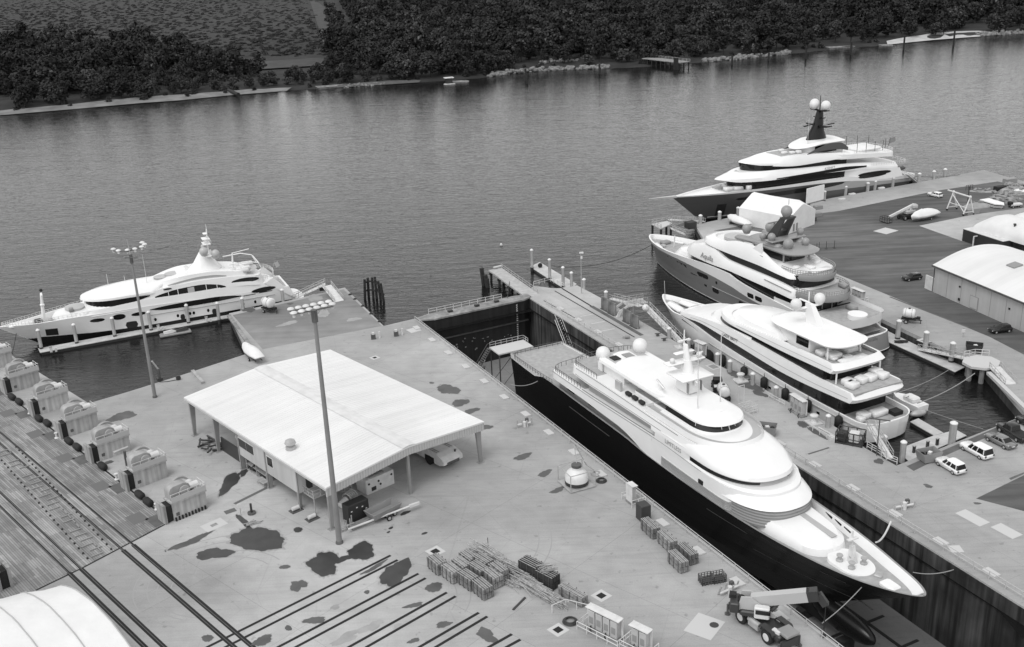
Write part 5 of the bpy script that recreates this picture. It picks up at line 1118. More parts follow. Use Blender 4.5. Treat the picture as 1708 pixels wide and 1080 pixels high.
lo = curve([(11,4.4),(20,4.2),(28,4.4),(31,4.9)]); hi = curve([(11,4.5),(14,5.05),(18,5.35),(22,5.4),(28,5.25),(31,5.0)])
band(Y,'main_deck_window',GLASS,11.5,31,lo,hi,lambda x,z: H.hb(x,min(z,sh(x))),off=.05,n=30)
band(Y,'bulwark_slot',BLACK,4.5,7.5,4.35,4.5,H.hb,off=.04,n=4); band(Y,'bulwark_slot',BLACK,8.3,11,4.3,4.45,H.hb,off=.04,n=4)
band(Y,'rubbing_strake',SHADE,4,31,curve([(4,3.3),(31,3.6)]),curve([(4,3.45),(31,3.75)]),H.hb,off=.10)
w1 = lambda x: max(.4, min(5.25, H.hb(x, sh(x))+.0))
# upper side body: white, flush with the hull, long sweep up from the bow
ub_hi = curve([(1,5.2),(4,5.9),(10,7.0),(14,7.2),(25,7.2),(30,7.3),(36,7.1),(42,6.6),(46,6.2)])
oU = lambda i, xf=46.5, xa=2.0: plan(xa, xf, lambda x: w1(x)-i, nose=4, ne=1.8, aft=2.2, ae=2)
tier(Y, 'upper_body', WHITE, [(oU(0), lambda x: sh(x)-.4), (oU(.25,46,3.0), ub_hi)], top=True)
lo, hi = ellband(3.6,9.2,curve([(3.6,5.1),(9.2,5.0)]),1.05,1.8); band(Y,'aft_oval_window',GLASS,3.6,9.2,lo,hi,lambda x,z: w1(x),off=.06,n=18)
bd_hi = curve([(4,7.3),(8,8.5),(14,9.2),(20,9.4),(26,9.2),(31,8.6),(36,8.3),(44,8.3)])
oB = lambda i, xf=43.8, xa=5.0: plan(xa, xf, lambda x: min(4.95,w1(x))-i, nose=6.5, ne=2, aft=2.5, ae=2)
tier(Y, 'bridge_body', WHITE, [(oB(0), lambda x: ub_hi(x)-.3), (oB(.3,43.2,6.0), bd_hi)], top=True)
lo = curve([(14.3,7.1),(20,7.05),(26,7.1),(31,7.0)]); hi = curve([(14.3,7.2),(16,7.9),(20,8.5),(24,8.4),(28,7.9),(31,7.05)])
band(Y,'mid_side_window',GLASS,14.5,29.5,lo,hi,lambda x,z: 4.95-.3*(z-6.9)/2.2,off=.06,n=30)
band(Y,'mid_side_panel',SHADE,21.2,22.6,curve([(21,7.1),(23,7.1)]),8.3,lambda x,z: 4.95-.3*(z-6.9)/2.2,off=.09,n=4)
for x in (16.3,18.6,24.6,26.6): band(Y,'mullion',WHITE,x,x+.12,7.1,curve([(14.3,7.3),(16,7.9),(20,8.5),(24,8.4),(28,7.9)]),lambda x,z: 4.95-.3*(z-6.9)/2.2,off=.09,n=2)
lo, hi = ellband(7,13.2,curve([(7,7.8),(13.2,7.9)]),1.15,1.8); band(Y,'aft_side_opening',GLASS,7,13.2,lo,hi,lambda x,z: min(4.95,w1(x))-.2,off=.08,n=18)
lo = curve([(30,8.0),(34,7.2),(40,6.85),(43.5,7.0)]); hi = curve([(30,8.05),(34,8.2),(40,8.2),(43.5,8.25)])
def yb(x,z): 
    xs_ = 43.3; return (min(4.95,w1(x))-.12)*max(.02,(1-max(0,(x-(xs_-6.4))/6.5)**2))**.5
band(Y,'wheelhouse_window',GLASS,30.5,43.2,lo,hi,yb,off=.10,n=50)
tier(Y,'wheelhouse_roof',WHITE,[(plan(27,44.2,lambda x: 4.9,nose=7,ne=2,aft=3,ae=2),lambda x: 8.3),(plan(27,44.0,lambda x: 4.85,nose=7,ne=2,aft=3,ae=2),8.75),(plan(26,42,4.1,nose=7,ne=2,aft=3,ae=2),9.4),(plan(25,39,3.3,nose=7,ne=2,aft=3,ae=2),9.8)],top=True,dome=.3)
lo = curve([(13,9.3),(20,9.75),(27,9.3)]); hi = curve([(13,9.35),(17,10.15),(20,10.25),(23,10.0),(27,9.4)])
sd_hi = curve([(9,9.6),(13,10.3),(18,10.9),(22,10.9),(28,10.1),(32,9.6)])
tier(Y,'sun_deck_body',WHITE,[(plan(8.5,31,4.5,nose=8,ne=2,aft=3,ae=2),lambda x: bd_hi(x)-.3),(plan(9,30,4.25,nose=8,ne=2,aft=3,ae=2),sd_hi)],top=True)
band(Y,'sun_deck_slit',SHADE,14,26.5,lo,hi,lambda x,z: 4.42,off=.06,n=24)
tier(Y,'sun_deck_floor',SHADE,[(plan(6.5,13,3.6,nose=.2,aft=2.5,ae=2),9.3),(plan(6.5,13,3.6,nose=.2,aft=2.5,ae=2),9.35)],top=True)
for x,y in ((24.8,0),(27.2,0)): tier(Y,'sun_pad',SHADE,[(plan(x-1.6,x+1.6,1.5,nose=1.6,aft=1.6,ae=2),10.3),(plan(x-1.6,x+1.6,1.5,nose=1.6,aft=1.6,ae=2),10.75 if x<26 else 10.4)],top=True)
mb = MB(); mb.rings([plan4(14,22,2.9,10.6),plan4(15.2,20,1.7,12.2),plan4(15.6,19.2,1.4,13.4),plan4(15.8,18.4,.8,14.6)])
mb.obox((17,0,14.0),(1.6,6.4,.35),bev=.15); mb.cyl((16.6,0,14),(16.2,0,19.4),.28,.12,6)
for z,w in ((16.2,2.6),(17.3,2.2),(18.4,1.4)): mb.obox((16.7,0,z),(1.6 if z<18 else .8,w,.16))
mb.cyl((16.2,0,19.3),(16.2,0,20.4),.05,n=5); mb.build('mast',WHITE,Y,smooth=45)
for x,y,z,r in ((17.8,2.6,14.2,.95),(15.4,2.3,13.2,.95),(16,-2.6,14.6,.95),(17.4,0,15.0,.55)): dome_at(Y,x,y,z,r,SHADE)
MB().rings([[(21.5,-.4,10.6),(20.3,-.4,10.6),(20.3,.4,10.6),(21.5,.4,10.6)],[(22.3,-.4,12.0),(21.7,-.4,12.0),(21.7,.4,12.0),(22.3,.4,12.0)]]).build('radar_scanner',WHITE,Y)
for x,y,sx,sy,sz in ((12.3,2.2,1.6,1.6,1.0),(11.2,-1,2.2,1.4,.9),(9.2,1.6,2.0,1.2,.8),(10,3.0,2.4,1.0,.7),(8.2,-1.8,2.6,1.4,.7)): soft(Y,'covered_furniture',x,y,9.35,sx,sy,sz)
mb = MB(); mb.cyl((12,1.5,9.4),(11.6,1.5,13.6),.28,.14,8); mb.tube([(11.6,1.5,13.5),(7.9,1.5,13.9)],.09,5); mb.build('deck_crane',WHITE,Y)
mb = MB()
for sd in (1,-1): mb.tube([(13,sd*3.6,11.6),(9,sd*3.7,11.7),(6.6,sd*3.4,11.0),(5.8,sd*3.2,9.2)],.12,6)
mb.tube([(6.4,3.3,10.8),(6.4,-3.3,10.8)],.12,6); mb.build('aft_arch',WHITE,Y)
rail_loop(Y,plan(3,14,4.7,nose=.1,aft=2.2,ae=2),lambda x: 7.3 if x<6 else 7.3+(x-6)*.2,.9,'deck_rail',PALEST,.05,1.6,2,keep=lambda x,y: x<8)
for sd in (1,-1):     # the raked quarter running down to the water at the stern
    MB().rings([[(6,sd*4.3,6.4),(6,sd*4.8,6.4),(4,sd*4.8,7.4),(4,sd*4.3,7.4)],[(-1.6,sd*4.2,1.0),(-1.6,sd*4.7,1.0),(-.8,sd*4.7,2.2),(-.8,sd*4.2,2.2)]]).build('stern_buttress',WHITE,Y)
tier(Y,'swim_platform',WHITE,[(plan(-3.2,1.0,4.6,nose=.1,aft=1.6,ae=2),.6),(plan(-3.2,1.0,4.6,nose=.1,aft=1.6,ae=2),1.1)],top=True,bottom=True)
MB().cyl((3.0,-.5,7.4),(2.2,-.5,9.4),.06,n=5).build('flag_staff',STEEL,Y); MB().obox((1.7,-.5,8.7),(.9,.05,1.2),ry=.3).build('ensign',SHADE,Y)
# foredeck
tier(Y,'foredeck_trunk',WHITE,[(plan(40,50.5,lambda x: max(.4,H.hb(x,5)-1.3),nose=4,ne=2,aft=.2),5.0),(plan(40,49.5,lambda x: max(.4,H.hb(x,5)-1.8),nose=4,ne=2,aft=.2),6.35)],top=True,dome=.15)
mb = MB(); mb.cyl((51.9,0,4.9),(51.4,0,10.6),.42,.26,8); mb.obox((51.6,0,8.3),(.9,.8,.7),bev=.2); mb.obox((51.4,0,10.6),(.4,2.0,.14)); mb.build('foremast',WHITE,Y,smooth=45); MB().sph((51.3,0,11.5),.35,8,6).build('mast_lamp',BLACK,Y)
soft(Y,'anchor_windlass',53.0,.6,4.5,1.5,1.6,1.0,BLACK,.2,.15); soft(Y,'covered_tender',56.2,.3,4.4,5.2,1.8,1.1,WHITE,0,.4); soft(Y,'mooring_winch',50.6,1.6,5.0,.9,.9,.9,SHADE,0,.2)
tier(Y,'fore_sofa',SHADE,[(plan(43.5,47.5,2.2,nose=2,aft=1.6,ae=2),6.4),(plan(43.5,47.5,2.2,nose=2,aft=1.6,ae=2),6.85)],top=True); soft(Y,'fore_table',46.3,2.0,6.4,.9,.9,.9,GREYP,0,.1)
rail_loop(Y,plan(38,60,lambda x: max(.2,H.hb(x,5.3)-.25),nose=.5,aft=.2),lambda x: sh(x),.75,'bow_rail',PALEST,.04,1.8,2,keep=lambda x,y: x>40)
antenna(Y,38,-2,9.6,2.6,.06); antenna(Y,34.5,-2.2,9.6,1.6,.05); antenna(Y,30.4,2.0,9.9,6.5,.05)
text('name_lettering','INVICTUS',.95,LETTERG,Y,(27.8,4.98,6.35),(R(86),0,R(180)))
lo, hi = ellband(25.8,27.6,8.75,.35); band(Y,'side_slot',BLACK,25.8,27.6,lo,hi,lambda x,z: 4.78,off=.08,n=8)
LW, WH_ = Y, H
# ------------------------------------------------------------------ tall yard lights
def high_mast(label, base, h, r0, r1, heads, frame):
    b = at(*base); t = thing('high_mast_light', label, 'lamp post', b)
    mb = MB(); mb.cyl((0,0,0),(0,0,h),r0,r1,14); mb.build('pole', mat('mast pole grey',.20,.6,.15,.3), t, smooth=50)
    MB().lathe((0,0,0),[(r0*1.3,0),(r0*1.3,.2),(r0*1.1,.35),(r0*.9,.5)],12).build('base_collar', DSTEEL, t)
    mb = MB()
    for a, c in frame:
        p = at(*a, h)-b; q = at(*c, h)-b; mb.cyl((p.x,p.y,h),(q.x,q.y,h),.10,n=5)
    mb.cyl((0,0,h-1.2),(0,0,h+.4),r1*1.7,n=10); mb.build('lamp_frame', DSTEEL, t)
    for (px, py) in heads:
        p = at(px,py,h)-b; hd = MB(); hd.lathe((p.x,p.y,h+.05),[(.42,0),(.45,.08),(.38,.2),(.2,.28),(.03,.3)],12); hd.cyl((p.x,p.y,h-.45),(p.x,p.y,h+.05),.2,n=8)
        hd.build('lamp_head', PALEST, t, smooth=40)
    return t
t = high_mast('tall light mast between the left slip and the metal shed', (258.6,663), 26.4, .33, .17,
    [(189,417),(197.5,419.5),(212.5,418.5),(225,416.5),(236,413),(241,409),(237,406)], [((189,419),(213,420)),((213,420),(241,411)),((213,420),(237,408)),((208,430),(229,430))])
MB().cyl((0,0,26),(-.2,0,29.5),.08,.04,5).build('lightning_rod', STEEL, t)
r1_ = [(485+ (548-485)*i/5, 517.5+(505-517.5)*i/5) for i in range(6)]; r2_ = [(490+(554-490)*i/5, 524+(509-524)*i/5) for i in range(6)]
high_mast('tallest light mast with two rows of lamps, in front of the metal shed', (566.3,906), 33.0, .40, .235, r1_+r2_, [((483,520),(550,506)),((488,525),(556,511)),((487,519),(491,525)),((550,506),(553,511)),((518,515),(521,519))])

# ------------------------------------------------------------------ winches along the lift platform
WGREY = mat('winch housing grey', .30, .5, .12, .4, wstreak=.15, orand=.14); WPALE = mat('winch block concrete', .36, .8, .2, .4, wstreak=.35, orand=.16)
def make_winch(label):
    t = thing('hoist_winch', label, 'winch')        # local x: away from the platform, y: along the platform edge
    mb = MB(); mb.box(.9,6.0,-1.2,1.1,0,2.7); mb.box(.75,6.15,-1.35,1.25,2.7,2.95); mb.build('winch_block', WPALE, t)
    mb = MB(); mb.box(-.5,-.1,-1.2,1.1,0,2.9); mb.build('guide_plate', WPALE, t)
    MB().box(-.1,.9,-.9,.9,.05,2.5).build('dark_gap_fill', BLACK, t)  # black block put in for the shade in the open gap behind the plate
    mb = MB()
    prof = [(1.0,2.95),(1.0,4.3),(1.25,4.75),(1.7,4.95),(3.3,4.95),(3.8,4.7),(4.0,4.2),(4.0,2.95)]
    mb.vprism(prof, -.6, 1.0); mb.build('gear_housing', WGREY, t, smooth=40)
    mb = MB(); n = 14; rs = []
    for i in range(n+1):
        a = math.pi*i/n; c = math.cos(a); s_ = math.sin(a); rs.append([(3.4+c*r, y, 2.95+s_*r*1.2) for r, y in ((1.6,1.05),(1.85,1.05),(1.85,1.6),(1.6,1.6))])
    mb.rings(rs); mb.build('drum_guard', WGREY, t, smooth=40)
    mb = MB(); mb.cyl((3.2,-.65,3.9),(3.2,-.95,3.9),.75,n=16); mb.build('gear_cover', STEEL, t, smooth=40)
    mb = MB(); mb.cyl((4.3,.2,3.7),(5.6,.2,3.7),.5,n=12); mb.obox((5.3,.2,3.2),(1.0,.8,.6)); mb.build('motor', PALEST, t, smooth=40)
    mb = MB(); mb.sph((4.6,.9,3.8),(.7,.5,.6),10,6); mb.build('brake', PALEST, t, smooth=50)
    mb = MB(); mb.box(.8,6.1,-1.36,-1.28,2.95,3.75); mb.build('side_screen', mat('pale screen',.42,.6), t)
    mb = MB(); railing(mb, [(.8,-1.3,3.75),(6.1,-1.3,3.75)], .45, .04, 1.2, 1); railing(mb, [(6.1,-1.3,2.95),(6.1,1.2,2.95)], 1.1, .04, 1.2, 2); mb.build('handrail', PALEST, t)
    MB().box(1.25,1.75,-1.24,-1.2,.7,1.2).build('inspection_plate', DSTEEL, t)
    return t
WINP = [((292,870),'winch with a row of teeth along its foot, nearest the camera on the lift platform'),((228,816),'winch second from the near end of the platform, behind the toothed one'),((168,770),'winch with a dark control post in front, third from the near end'),((116,729),'fourth winch from the near end, at the middle of the row'),((69,692),'fifth winch from the near end, opposite the quay corner'),((22,655),'sixth winch from the near end, beside the slip water'),((-22,621),'farthest winch, half cut by the left edge of the photo')]
wrz = RDIR + math.pi/2
w0 = make_winch('')
mbt = MB(); [mbt.box(1.0+k*.5,1.18+k*.5,-1.45,-1.2,.0,.55) for k in range(10)]
wk = None
for i, (p, lab) in enumerate(WINP):
    c = at(*p); u = Vector((math.cos(wrz), math.sin(wrz),0)); v = Vector((-u.y,u.x,0))
    o_ = c - u*.9 + v*1.2
    if i == 0: w0.location = o_; w0.rotation_euler = (0,0,wrz); w0['label'] = lab; w0['group'] = 'winches along the lift platform'; wk = {w0.name: children(w0)}
    else: dup(w0, o_, wrz, lab, None, wk)
mbt.build('foot_teeth', BLACK, w0)
dup(w0, at(12,975)-Vector((0,0,0)), wrz+math.pi, 'winch at the opposite side of the platform, half behind the white tent', None, wk)
mb = MB(); 
t = thing('control_post', 'small steel control post beside the third winch from the near end', 'control post', at(212,778), 0)
MB().cyl((0,0,0),(0,0,2.6),.22,n=8).build('post', DSTEEL, t); MB().obox((-.6,.3,2.7),(2.4,.5,.3),.8).build('head', STEEL, t)
for k, (px,py) in enumerate(((21,667),(33,675),(66,703),(80,711),(116,741),(130,751),(172,783),(234,831),(248,843))):
    c = at(px,py); mb = MB(); mb.lathe((0,0,0),[(.2,-1.05),(.45,-.95),(.56,-.65),(.56,.65),(.45,.95),(.2,1.05)],12)
    o = mb.build('platform_fender', BLACK, smooth=50, loc=(c.x,c.y,.57)); o.rotation_euler = (R(90),0,RDIR+R(90))
    tag(o, 'black rubber fender lying on the edge of the timber lift platform', 'fender', 'fenders on the lift platform edge')
for px, py in ((50,690),(95,731),(155,768),(195,800),(262,850),(280,858)):
    c = at(px,py); o = MB().lathe((0,0,0),[(.4,0),(.4,.1),(.2,.2),(.2,.8),(.32,.9),(.32,1.0),(.02,1.02)],8).build('edge_bollard', PALEST, smooth=40, loc=c); tag(o, 'small pale bollard on the concrete between the winches', 'bollard', 'small bollards between winches')

# ------------------------------------------------------------------ open metal shed
zE = 6.9
A_, B_, C_, D_ = at(308,665,zE), at(549,808,zE), at(800,705,zE), at(551,584,zE)
ux = ((C_-B_).normalized()+(D_-A_).normalized()).normalized(); uy = Vector((-ux.y,ux.x,0))
SW = ((C_-B_).length+(D_-A_).length)/2; SL = ((A_-B_).length+(D_-C_).length)/2
cen = (A_+B_+C_+D_)/4; so = cen - ux*SW/2 - uy*SL/2; so.z = 0
SHED = thing('metal_shed', 'large open-sided shed with a white sheet roof and grey steel columns', 'shed', so, math.atan2(ux.y,ux.x))
RISE = 1.1
mb = MB()     # roof: two slopes, 0.25 thick, with ribs
for x0_, x1_, z0_, z1_ in ((-.4,SW/2,zE,zE+RISE),(SW/2,SW+.4,zE+RISE,zE)):
    mb.rings([[(x0_,-.4,z0_-.25),(x1_,-.4,z1_-.25),(x1_,-.4,z1_),(x0_,-.4,z0_)],[(x0_,SL+.4,z0_-.25),(x1_,SL+.4,z1_-.25),(x1_,SL+.4,z1_),(x0_,SL+.4,z0_)]])
roof = mb.build('roof', ROOFW, SHED)
mb = MB()
for k in range(int(SL/.62)):
    y = .2+k*.62
    for x0_, x1_, z0_, z1_ in ((-.38,SW/2-.5,zE,zE+RISE*.97),(SW/2+.5,SW+.38,zE+RISE*.97,zE)):
        mb.rings([[(x0_,y,z0_+.0),(x0_,y+.10,z0_),(x0_,y+.10,z0_+.02),(x0_,y,z0_+.02)],[(x1_,y,z1_),(x1_,y+.10,z1_),(x1_,y+.10,z1_+.02),(x1_,y,z1_+.02)]])
o = mb.build('roof_rib', ROOFW, roof); o['kind'] = 'stuff'
mb = MB(); mb.rings([[(SW/2-1.1,y,zE+RISE-.02),(SW/2,y,zE+RISE+.10),(SW/2+1.1,y,zE+RISE-.02)] for y in (-.4,SL+.4)], closed=False); mb.build('ridge_cap', mat('roof ridge grey',.60,.5,.1,.6), roof)
FASC = mat('ribbed fascia', .46, .6)
def ribbed(x0_, x1_, y, zf0, zf1, name, nrib, axis='x'):
    mb = MB(); n = nrib
    for i in range(n):
        for a, dpt in ((i/n, .10),((i+.55)/n,.02)):
            xa = x0_+(x1_-x0_)*a; xb = x0_+(x1_-x0_)*(a+.5/n)
            P = [(xa,zf0(xa)),(xb,zf0(xb)),(xb,zf1(xb)),(xa,zf1(xa))]
            q = [(px_, y-dpt, pz) if axis=='x' else (y-dpt, px_, pz) for px_, pz in P]; r_ = [(px_, y+.1, pz) if axis=='x' else (y+.1, px_, pz) for px_, pz in P]
            mb.rings([q, r_])
    return mb.build(name, FASC, SHED)
zr = lambda x: zE + RISE*(1-abs(x-SW/2)/(SW/2)) - .27
ribbed(-.35, SW+.35, -.28, lambda x: zr(x)-1.15, zr, 'gable_fascia', 60)
MB().box(-.42,-.2,-.4,SL+.4,zE-.55,zE-.26).build('eave_gutter', FASC, SHED); MB().box(SW+.2,SW+.42,-.4,SL+.4,zE-.55,zE-.26).build('eave_gutter', FASC, SHED)
COLM = mat('column grey', .26, .6, .15, .4)
for x in (0, SW):
    for k in range(6):
        y = .2+(SL-.4)*k/5; s_ = 1 if x == 0 else -1
        mb = MB(); mb.rings([[(x-s_*.0,y-.18,0),(x+s_*.45,y-.18,0),(x+s_*.45,y+.18,0),(x,y+.18,0)],[(x,y-.18,zE-.3),(x+s_*1.05,y-.18,zE-.3),(x+s_*1.05,y+.18,zE-.3),(x,y+.18,zE-.3)]]); mb.box(x-.3 if s_>0 else x-.75, x+.75 if s_>0 else x+.3, y-.4,y+.4,0,.06)
        mb.build('column', COLM, SHED)
for x in (SW*.5,): 
    for y in (.2,SL-.2): MB().box(x-.2,x+.2,y-.2,y+.2,0,zr(x)).build('column', COLM, SHED)
for k in range(6):     # rafters
    y = .2+(SL-.4)*k/5; mb = MB()
    for x0_,x1_ in ((0,SW/2),(SW/2,SW)): mb.rings([[(x0_,y-.12,zr(x0_)-.7),(x0_,y+.12,zr(x0_)-.7),(x0_,y+.12,zr(x0_)-.01),(x0_,y-.12,zr(x0_)-.01)],[(x1_,y-.12,zr(x1_)-.7),(x1_,y+.12,zr(x1_)-.7),(x1_,y+.12,zr(x1_)-.01),(x1_,y-.12,zr(x1_)-.01)]])
    mb.build('rafter', COLM, SHED)
ys = [.2+(SL-.4)*k/5 for k in range(6)]
PANEL = mat('wall panel grey', .44, .6, .08, .2, wstreak=.08)
mb = MB(); mb.box(-.12,0,ys[1]-.6,ys[3],2.6,zE-.3); mb.box(0,9,ys[1]-.62,ys[1]-.5,2.6,zE-.3); mb.box(0,9,ys[3]-.12,ys[3],2.6,zE-.3); mb.box(8.9,9,ys[1]-.5,ys[3]-.12,2.6,zE-.3); wall = mb.build('office_wall', PANEL, SHED)
MB().box(0,8.9,ys[1]-.5,ys[3]-.12,2.55,2.75).build('office_floor', COLM, SHED)
def shed_win(y0, y1, z0, z1, n):
    w = MB().box(-.17,-.121,y0-.1,y1+.1,z0-.1,z1+.1).build('window', PALEST, SHED)
    for i in range(n): MB().box(-.20,-.171,y0+(y1-y0)*i/n+.05,y0+(y1-y0)*(i+1)/n-.05,z0,z1).build('pane', GLASS, w)
shed_win(ys[2]+3.4, ys[2]+8.0, 4.2, 5.6, 2); shed_win(ys[2]-2.2, ys[2]-.6, 4.2, 5.6, 1)
for y in (ys[1]-.6,ys[2],ys[3]): MB().box(-.24,-.125,y-.12,y+.12,0.06,zE-.3).build('downpipe', COLM, SHED)
MB().box(1.2,2.2,ys[1]-.68,ys[1]-.63,2.8,4.9).build('office_door', DARKP, SHED)
mb = MB(); mb.box(.6,4.2,ys[1]-3.4,ys[1]-.7,2.5,2.65)
for k in range(12): mb.box(4.2+k*.28,4.5+k*.28,ys[1]-2.2,ys[1]-.9,2.4-k*.2,2.46-k*.2)
mb.build('stair', STEEL, SHED); mb = MB(); railing(mb,[(.6,ys[1]-.8,2.65),(.6,ys[1]-3.4,2.65),(4.2,ys[1]-3.4,2.65)],1.1,.05,1.3,2); railing(mb,[(4.2,ys[1]-2.2,2.65),(7.6,ys[1]-2.2,.3)],1.1,.05,1.3,2)
for x in (.7,4.1): mb.cyl((x,ys[1]-3.3,0),(x,ys[1]-3.3,2.5),.1,n=6)
mb.build('stair_rail', STEEL, SHED)
mb = MB(); mb.lathe((0,0,0),[(.75,0),(.75,.5),(.5,.6),(.5,.9),(.85,.95),(.7,1.4),(.2,1.6),(.02,1.62)],12)
pv = at(485,747,zE+.4)-so; c_ = ux.dot(pv); d_ = uy.dot(pv); mb.build('roof_vent', STEEL, SHED, smooth=40, loc=(c_,d_,zr(c_)+.25))
def in_shed(x, y, z=0.0): p = so+ux*x+uy*y; return (p.x,p.y,z)
SRZ = math.atan2(ux.y,ux.x)
def gthing(name, label, cat, px, py, rz=0.0, group=None): c = at(px,py); return thing(name, label, cat, c, rz, group)
# things under and beside the shed
t = gthing('partition', 'low dark grey partition wall under the left side of the shed', 'partition', 385, 782, 0); t.location = in_shed(.9, (ys[3]+ys[4])/2); t.rotation_euler = (0,0,SRZ)
MB().box(-.1,.1,-4,4.0,0,2.4).build('panel', DARKP, t); MB().box(-.16,.16,-4.1,-3.9,0,2.5).build('post', STEEL, t)
t = thing('shed_boat', 'small pale boat stored under the far left of the shed', 'boat', in_shed(4.2, ys[4]-1.0), SRZ+1.3)
MB().rings([[(x*2.6*s,y*1.1*s,z) for x,y in ((-1,-1),(.4,-1),(1.1,0),(.4,1),(-1,1))] for s,z in ((.7,.5),(1,1.3),(.85,1.7),(.4,1.9))]).build('hull', PLASTIC, t, smooth=50); MB().box(-2,1.6,-.6,.6,.15,.5).build('cradle', DSTEEL, t)
t = thing('scrap_heap', 'dark heap of pipes and pallets beside the far left shed columns', 'scrap heap', in_shed(-.6, ys[4]+2.6), SRZ)
mb = MB(); rr = random.Random(5)
for i in range(16): mb.obox((rr.uniform(-1,2),rr.uniform(-2.5,2.5),.2+rr.random()*.5),(rr.uniform(1,3),.25,.2),rr.uniform(0,3))
mb.build('heap', DARKP, t)
t = thing('scrap_rack', 'dark rack of hoses and machine parts under the shed office', 'rack', in_shed(1.2, ys[2]+4.5), SRZ)
mb = MB(); mb.box(-.8,.8,-3,3,.0,.15); mb.box(-.8,.8,-3,3,1.1,1.2)
for y in (-3,0,3):
    for x in (-.8,.8): mb.cyl((x,y,0),(x,y,2.0),.06,n=5)
mb.build('frame', STEEL, t); mb = MB()
for i in range(9): mb.obox((rr.uniform(-.5,.5),-2.6+i*.65,.4+rr.random()*.3),(.8,.5,rr.uniform(.4,.8)),rr.uniform(0,1))
mb.cyl((-.3,1.0,.9),(-.3,1.3,.9),.6,n=14); mb.build('parts', DARKP, t)
t = thing('bench', 'pale timber bench trolley between the shed posts under the office', 'trolley', in_shed(-.2, ys[2]+1.6), SRZ)
MB().obox((0,0,.7),(1.0,2.2,.12)).build('top', TIMBER, t); mb = MB(); [mb.cyl((x,y,0),(x,y,.65),.06,n=5) for x in (-.4,.4) for y in (-1,1)]; mb.build('legs', STEEL, t)
def boxthing(name, label, cat, px, py, rz, size, m, extra=None, bev=.06, partname='body', group=None):
    t = gthing(name, label, cat, px, py, rz, group); MB().obox((0,0,size[2]/2),size,bev=bev).build(partname, m, t)
    if extra: extra(t)
    return t
def genx(t):
    for x,z in ((-2.0,1.7),(-.3,1.6),(2.0,1.8),(0,1.0)): MB().cyl((x,-1.33,z),(x,-1.38,z),.17,n=10).build('port', BLACK, t)
    MB().box(-1.6,-.8,-1.36,-1.31,.4,1.0).build('grille', DARKP, t); MB().box(-1.6,1.0,-.9,.9,2.42,2.55).build('top_cover', GREYP, t)
boxthing('generator', 'white box generator with round ports, under the shed roof', 'generator', 627, 812, SRZ, (5.0,2.6,2.4), PALEST, genx)
def cabx(t):
    for x,z in ((-1.3,1.9),(-.4,2.2),(.5,2.0),(1.1,1.5)): MB().box(x,x+.25,-.83,-.81,z,z+.16).build('label_plate', PALEST, t)
boxthing('dark_cabinet', 'black switchgear cabinet with pale plates beside the tall light mast', 'cabinet', 595, 866, SRZ, (3.4,1.6,2.9), mat('cabinet black',.02,.5), cabx)
MBp = boxthing('cabinet_plinth', 'low pale plinth in front of the black switchgear cabinet', 'plinth', 606, 874, SRZ, (4.2,1.2,.5), DCONC)
t = gthing('tub_trailer', 'grey open tub trailer parked under the front of the shed', 'trailer', 640, 862, SRZ+.05)
mb = MB(); mb.rings([[(-2.1,-.9,.6),(2.1,-.9,.6),(2.1,.9,.6),(-2.1,.9,.6)],[(-2.5,-1.2,1.6),(2.5,-1.2,1.6),(2.5,1.2,1.6),(-2.5,1.2,1.6)],[(-2.35,-1.05,1.6),(2.35,-1.05,1.6),(2.35,1.05,1.6),(-2.35,1.05,1.6)],[(-2,-.8,.75),(2,-.8,.75),(2,.8,.75),(-2,.8,.75)]]); mb.build('tub', GREYP, t)
def wheels(t, pos, r, w, m=BLACK, rimm=STEEL, name='wheel', axis='y'):
    for x, y in pos:
        o = MB(); d = Vector((0,1,0)) if axis == 'y' else Vector((1,0,0)); c = Vector((x,y,r)); s_ = -1 if y < 0 else 1
        o = o.lathe((0,0,0),[(r*.55,-w/2),(r*.92,-w/2),(r,-w/2+.06),(r,w/2-.06),(r*.92,w/2),(r*.55,w/2)],16).build(name, m, t, smooth=40)
        o.location = c; o.rotation_euler = (R(90),0,0) if axis == 'y' else (0,R(90),0)
        q = MB().lathe((0,0,0),[(.02,-w/2-.03),(r*.3,-w/2-.03),(r*.56,-w/2-.004),(r*.56,-w/2+.05)],12).lathe((0,0,0),[(r*.56,w/2-.05),(r*.56,w/2+.004),(r*.3,w/2+.03),(.02,w/2+.03)],12).build('rim', rimm, o, smooth=40)
wheels(t, [(1.2,1.0),(1.2,-1.0)], .38, .25); MB().tube([(-2.3,0,.6),(-3.6,0,.5)],.08).build('drawbar', DSTEEL, t)
t = gthing('tow_bar', 'long white aircraft style tow bar on two small wheels in front of the tub trailer', 'tow bar', 643, 868, ang(at(600,880),at(688,850)))
MB().cyl((-5.6,0,.55),(5.2,0,.95),.14,n=8).build('bar', PALEST, t); MB().obox((4.6,0,.9),(1.6,.35,.4)).build('head', PALEST, t); wheels(t, [(.4,-.5),(.4,.5)], .42, .22)
t = gthing('pipe_manifold', 'cluster of upright silver valves at the foot of the tall light mast', 'valves', 577, 886, SRZ)
mb = MB(); [mb.cyl((x,y,0),(x,y,1.4+.2*((i*7)%3)),.09,n=6) for i,(x,y) in enumerate([(-1+.45*k,.3*(k%2)) for k in range(6)])]; mb.tube([(-1.2,.15,.6),(1.5,.15,.6)],.12,6); mb.build('valves', STEEL, t)
t = gthing('cable_reel', 'pale coil of cable lying beside the black cabinet under the shed', 'cable reel', 585, 838, SRZ+.3)
mb = MB()
for k in range(5): mb.tube([(k*.35-.7+0,.8*math.cos(a*.449),.9+.8*math.sin(a*.449)) for a in range(15)],.12,5)
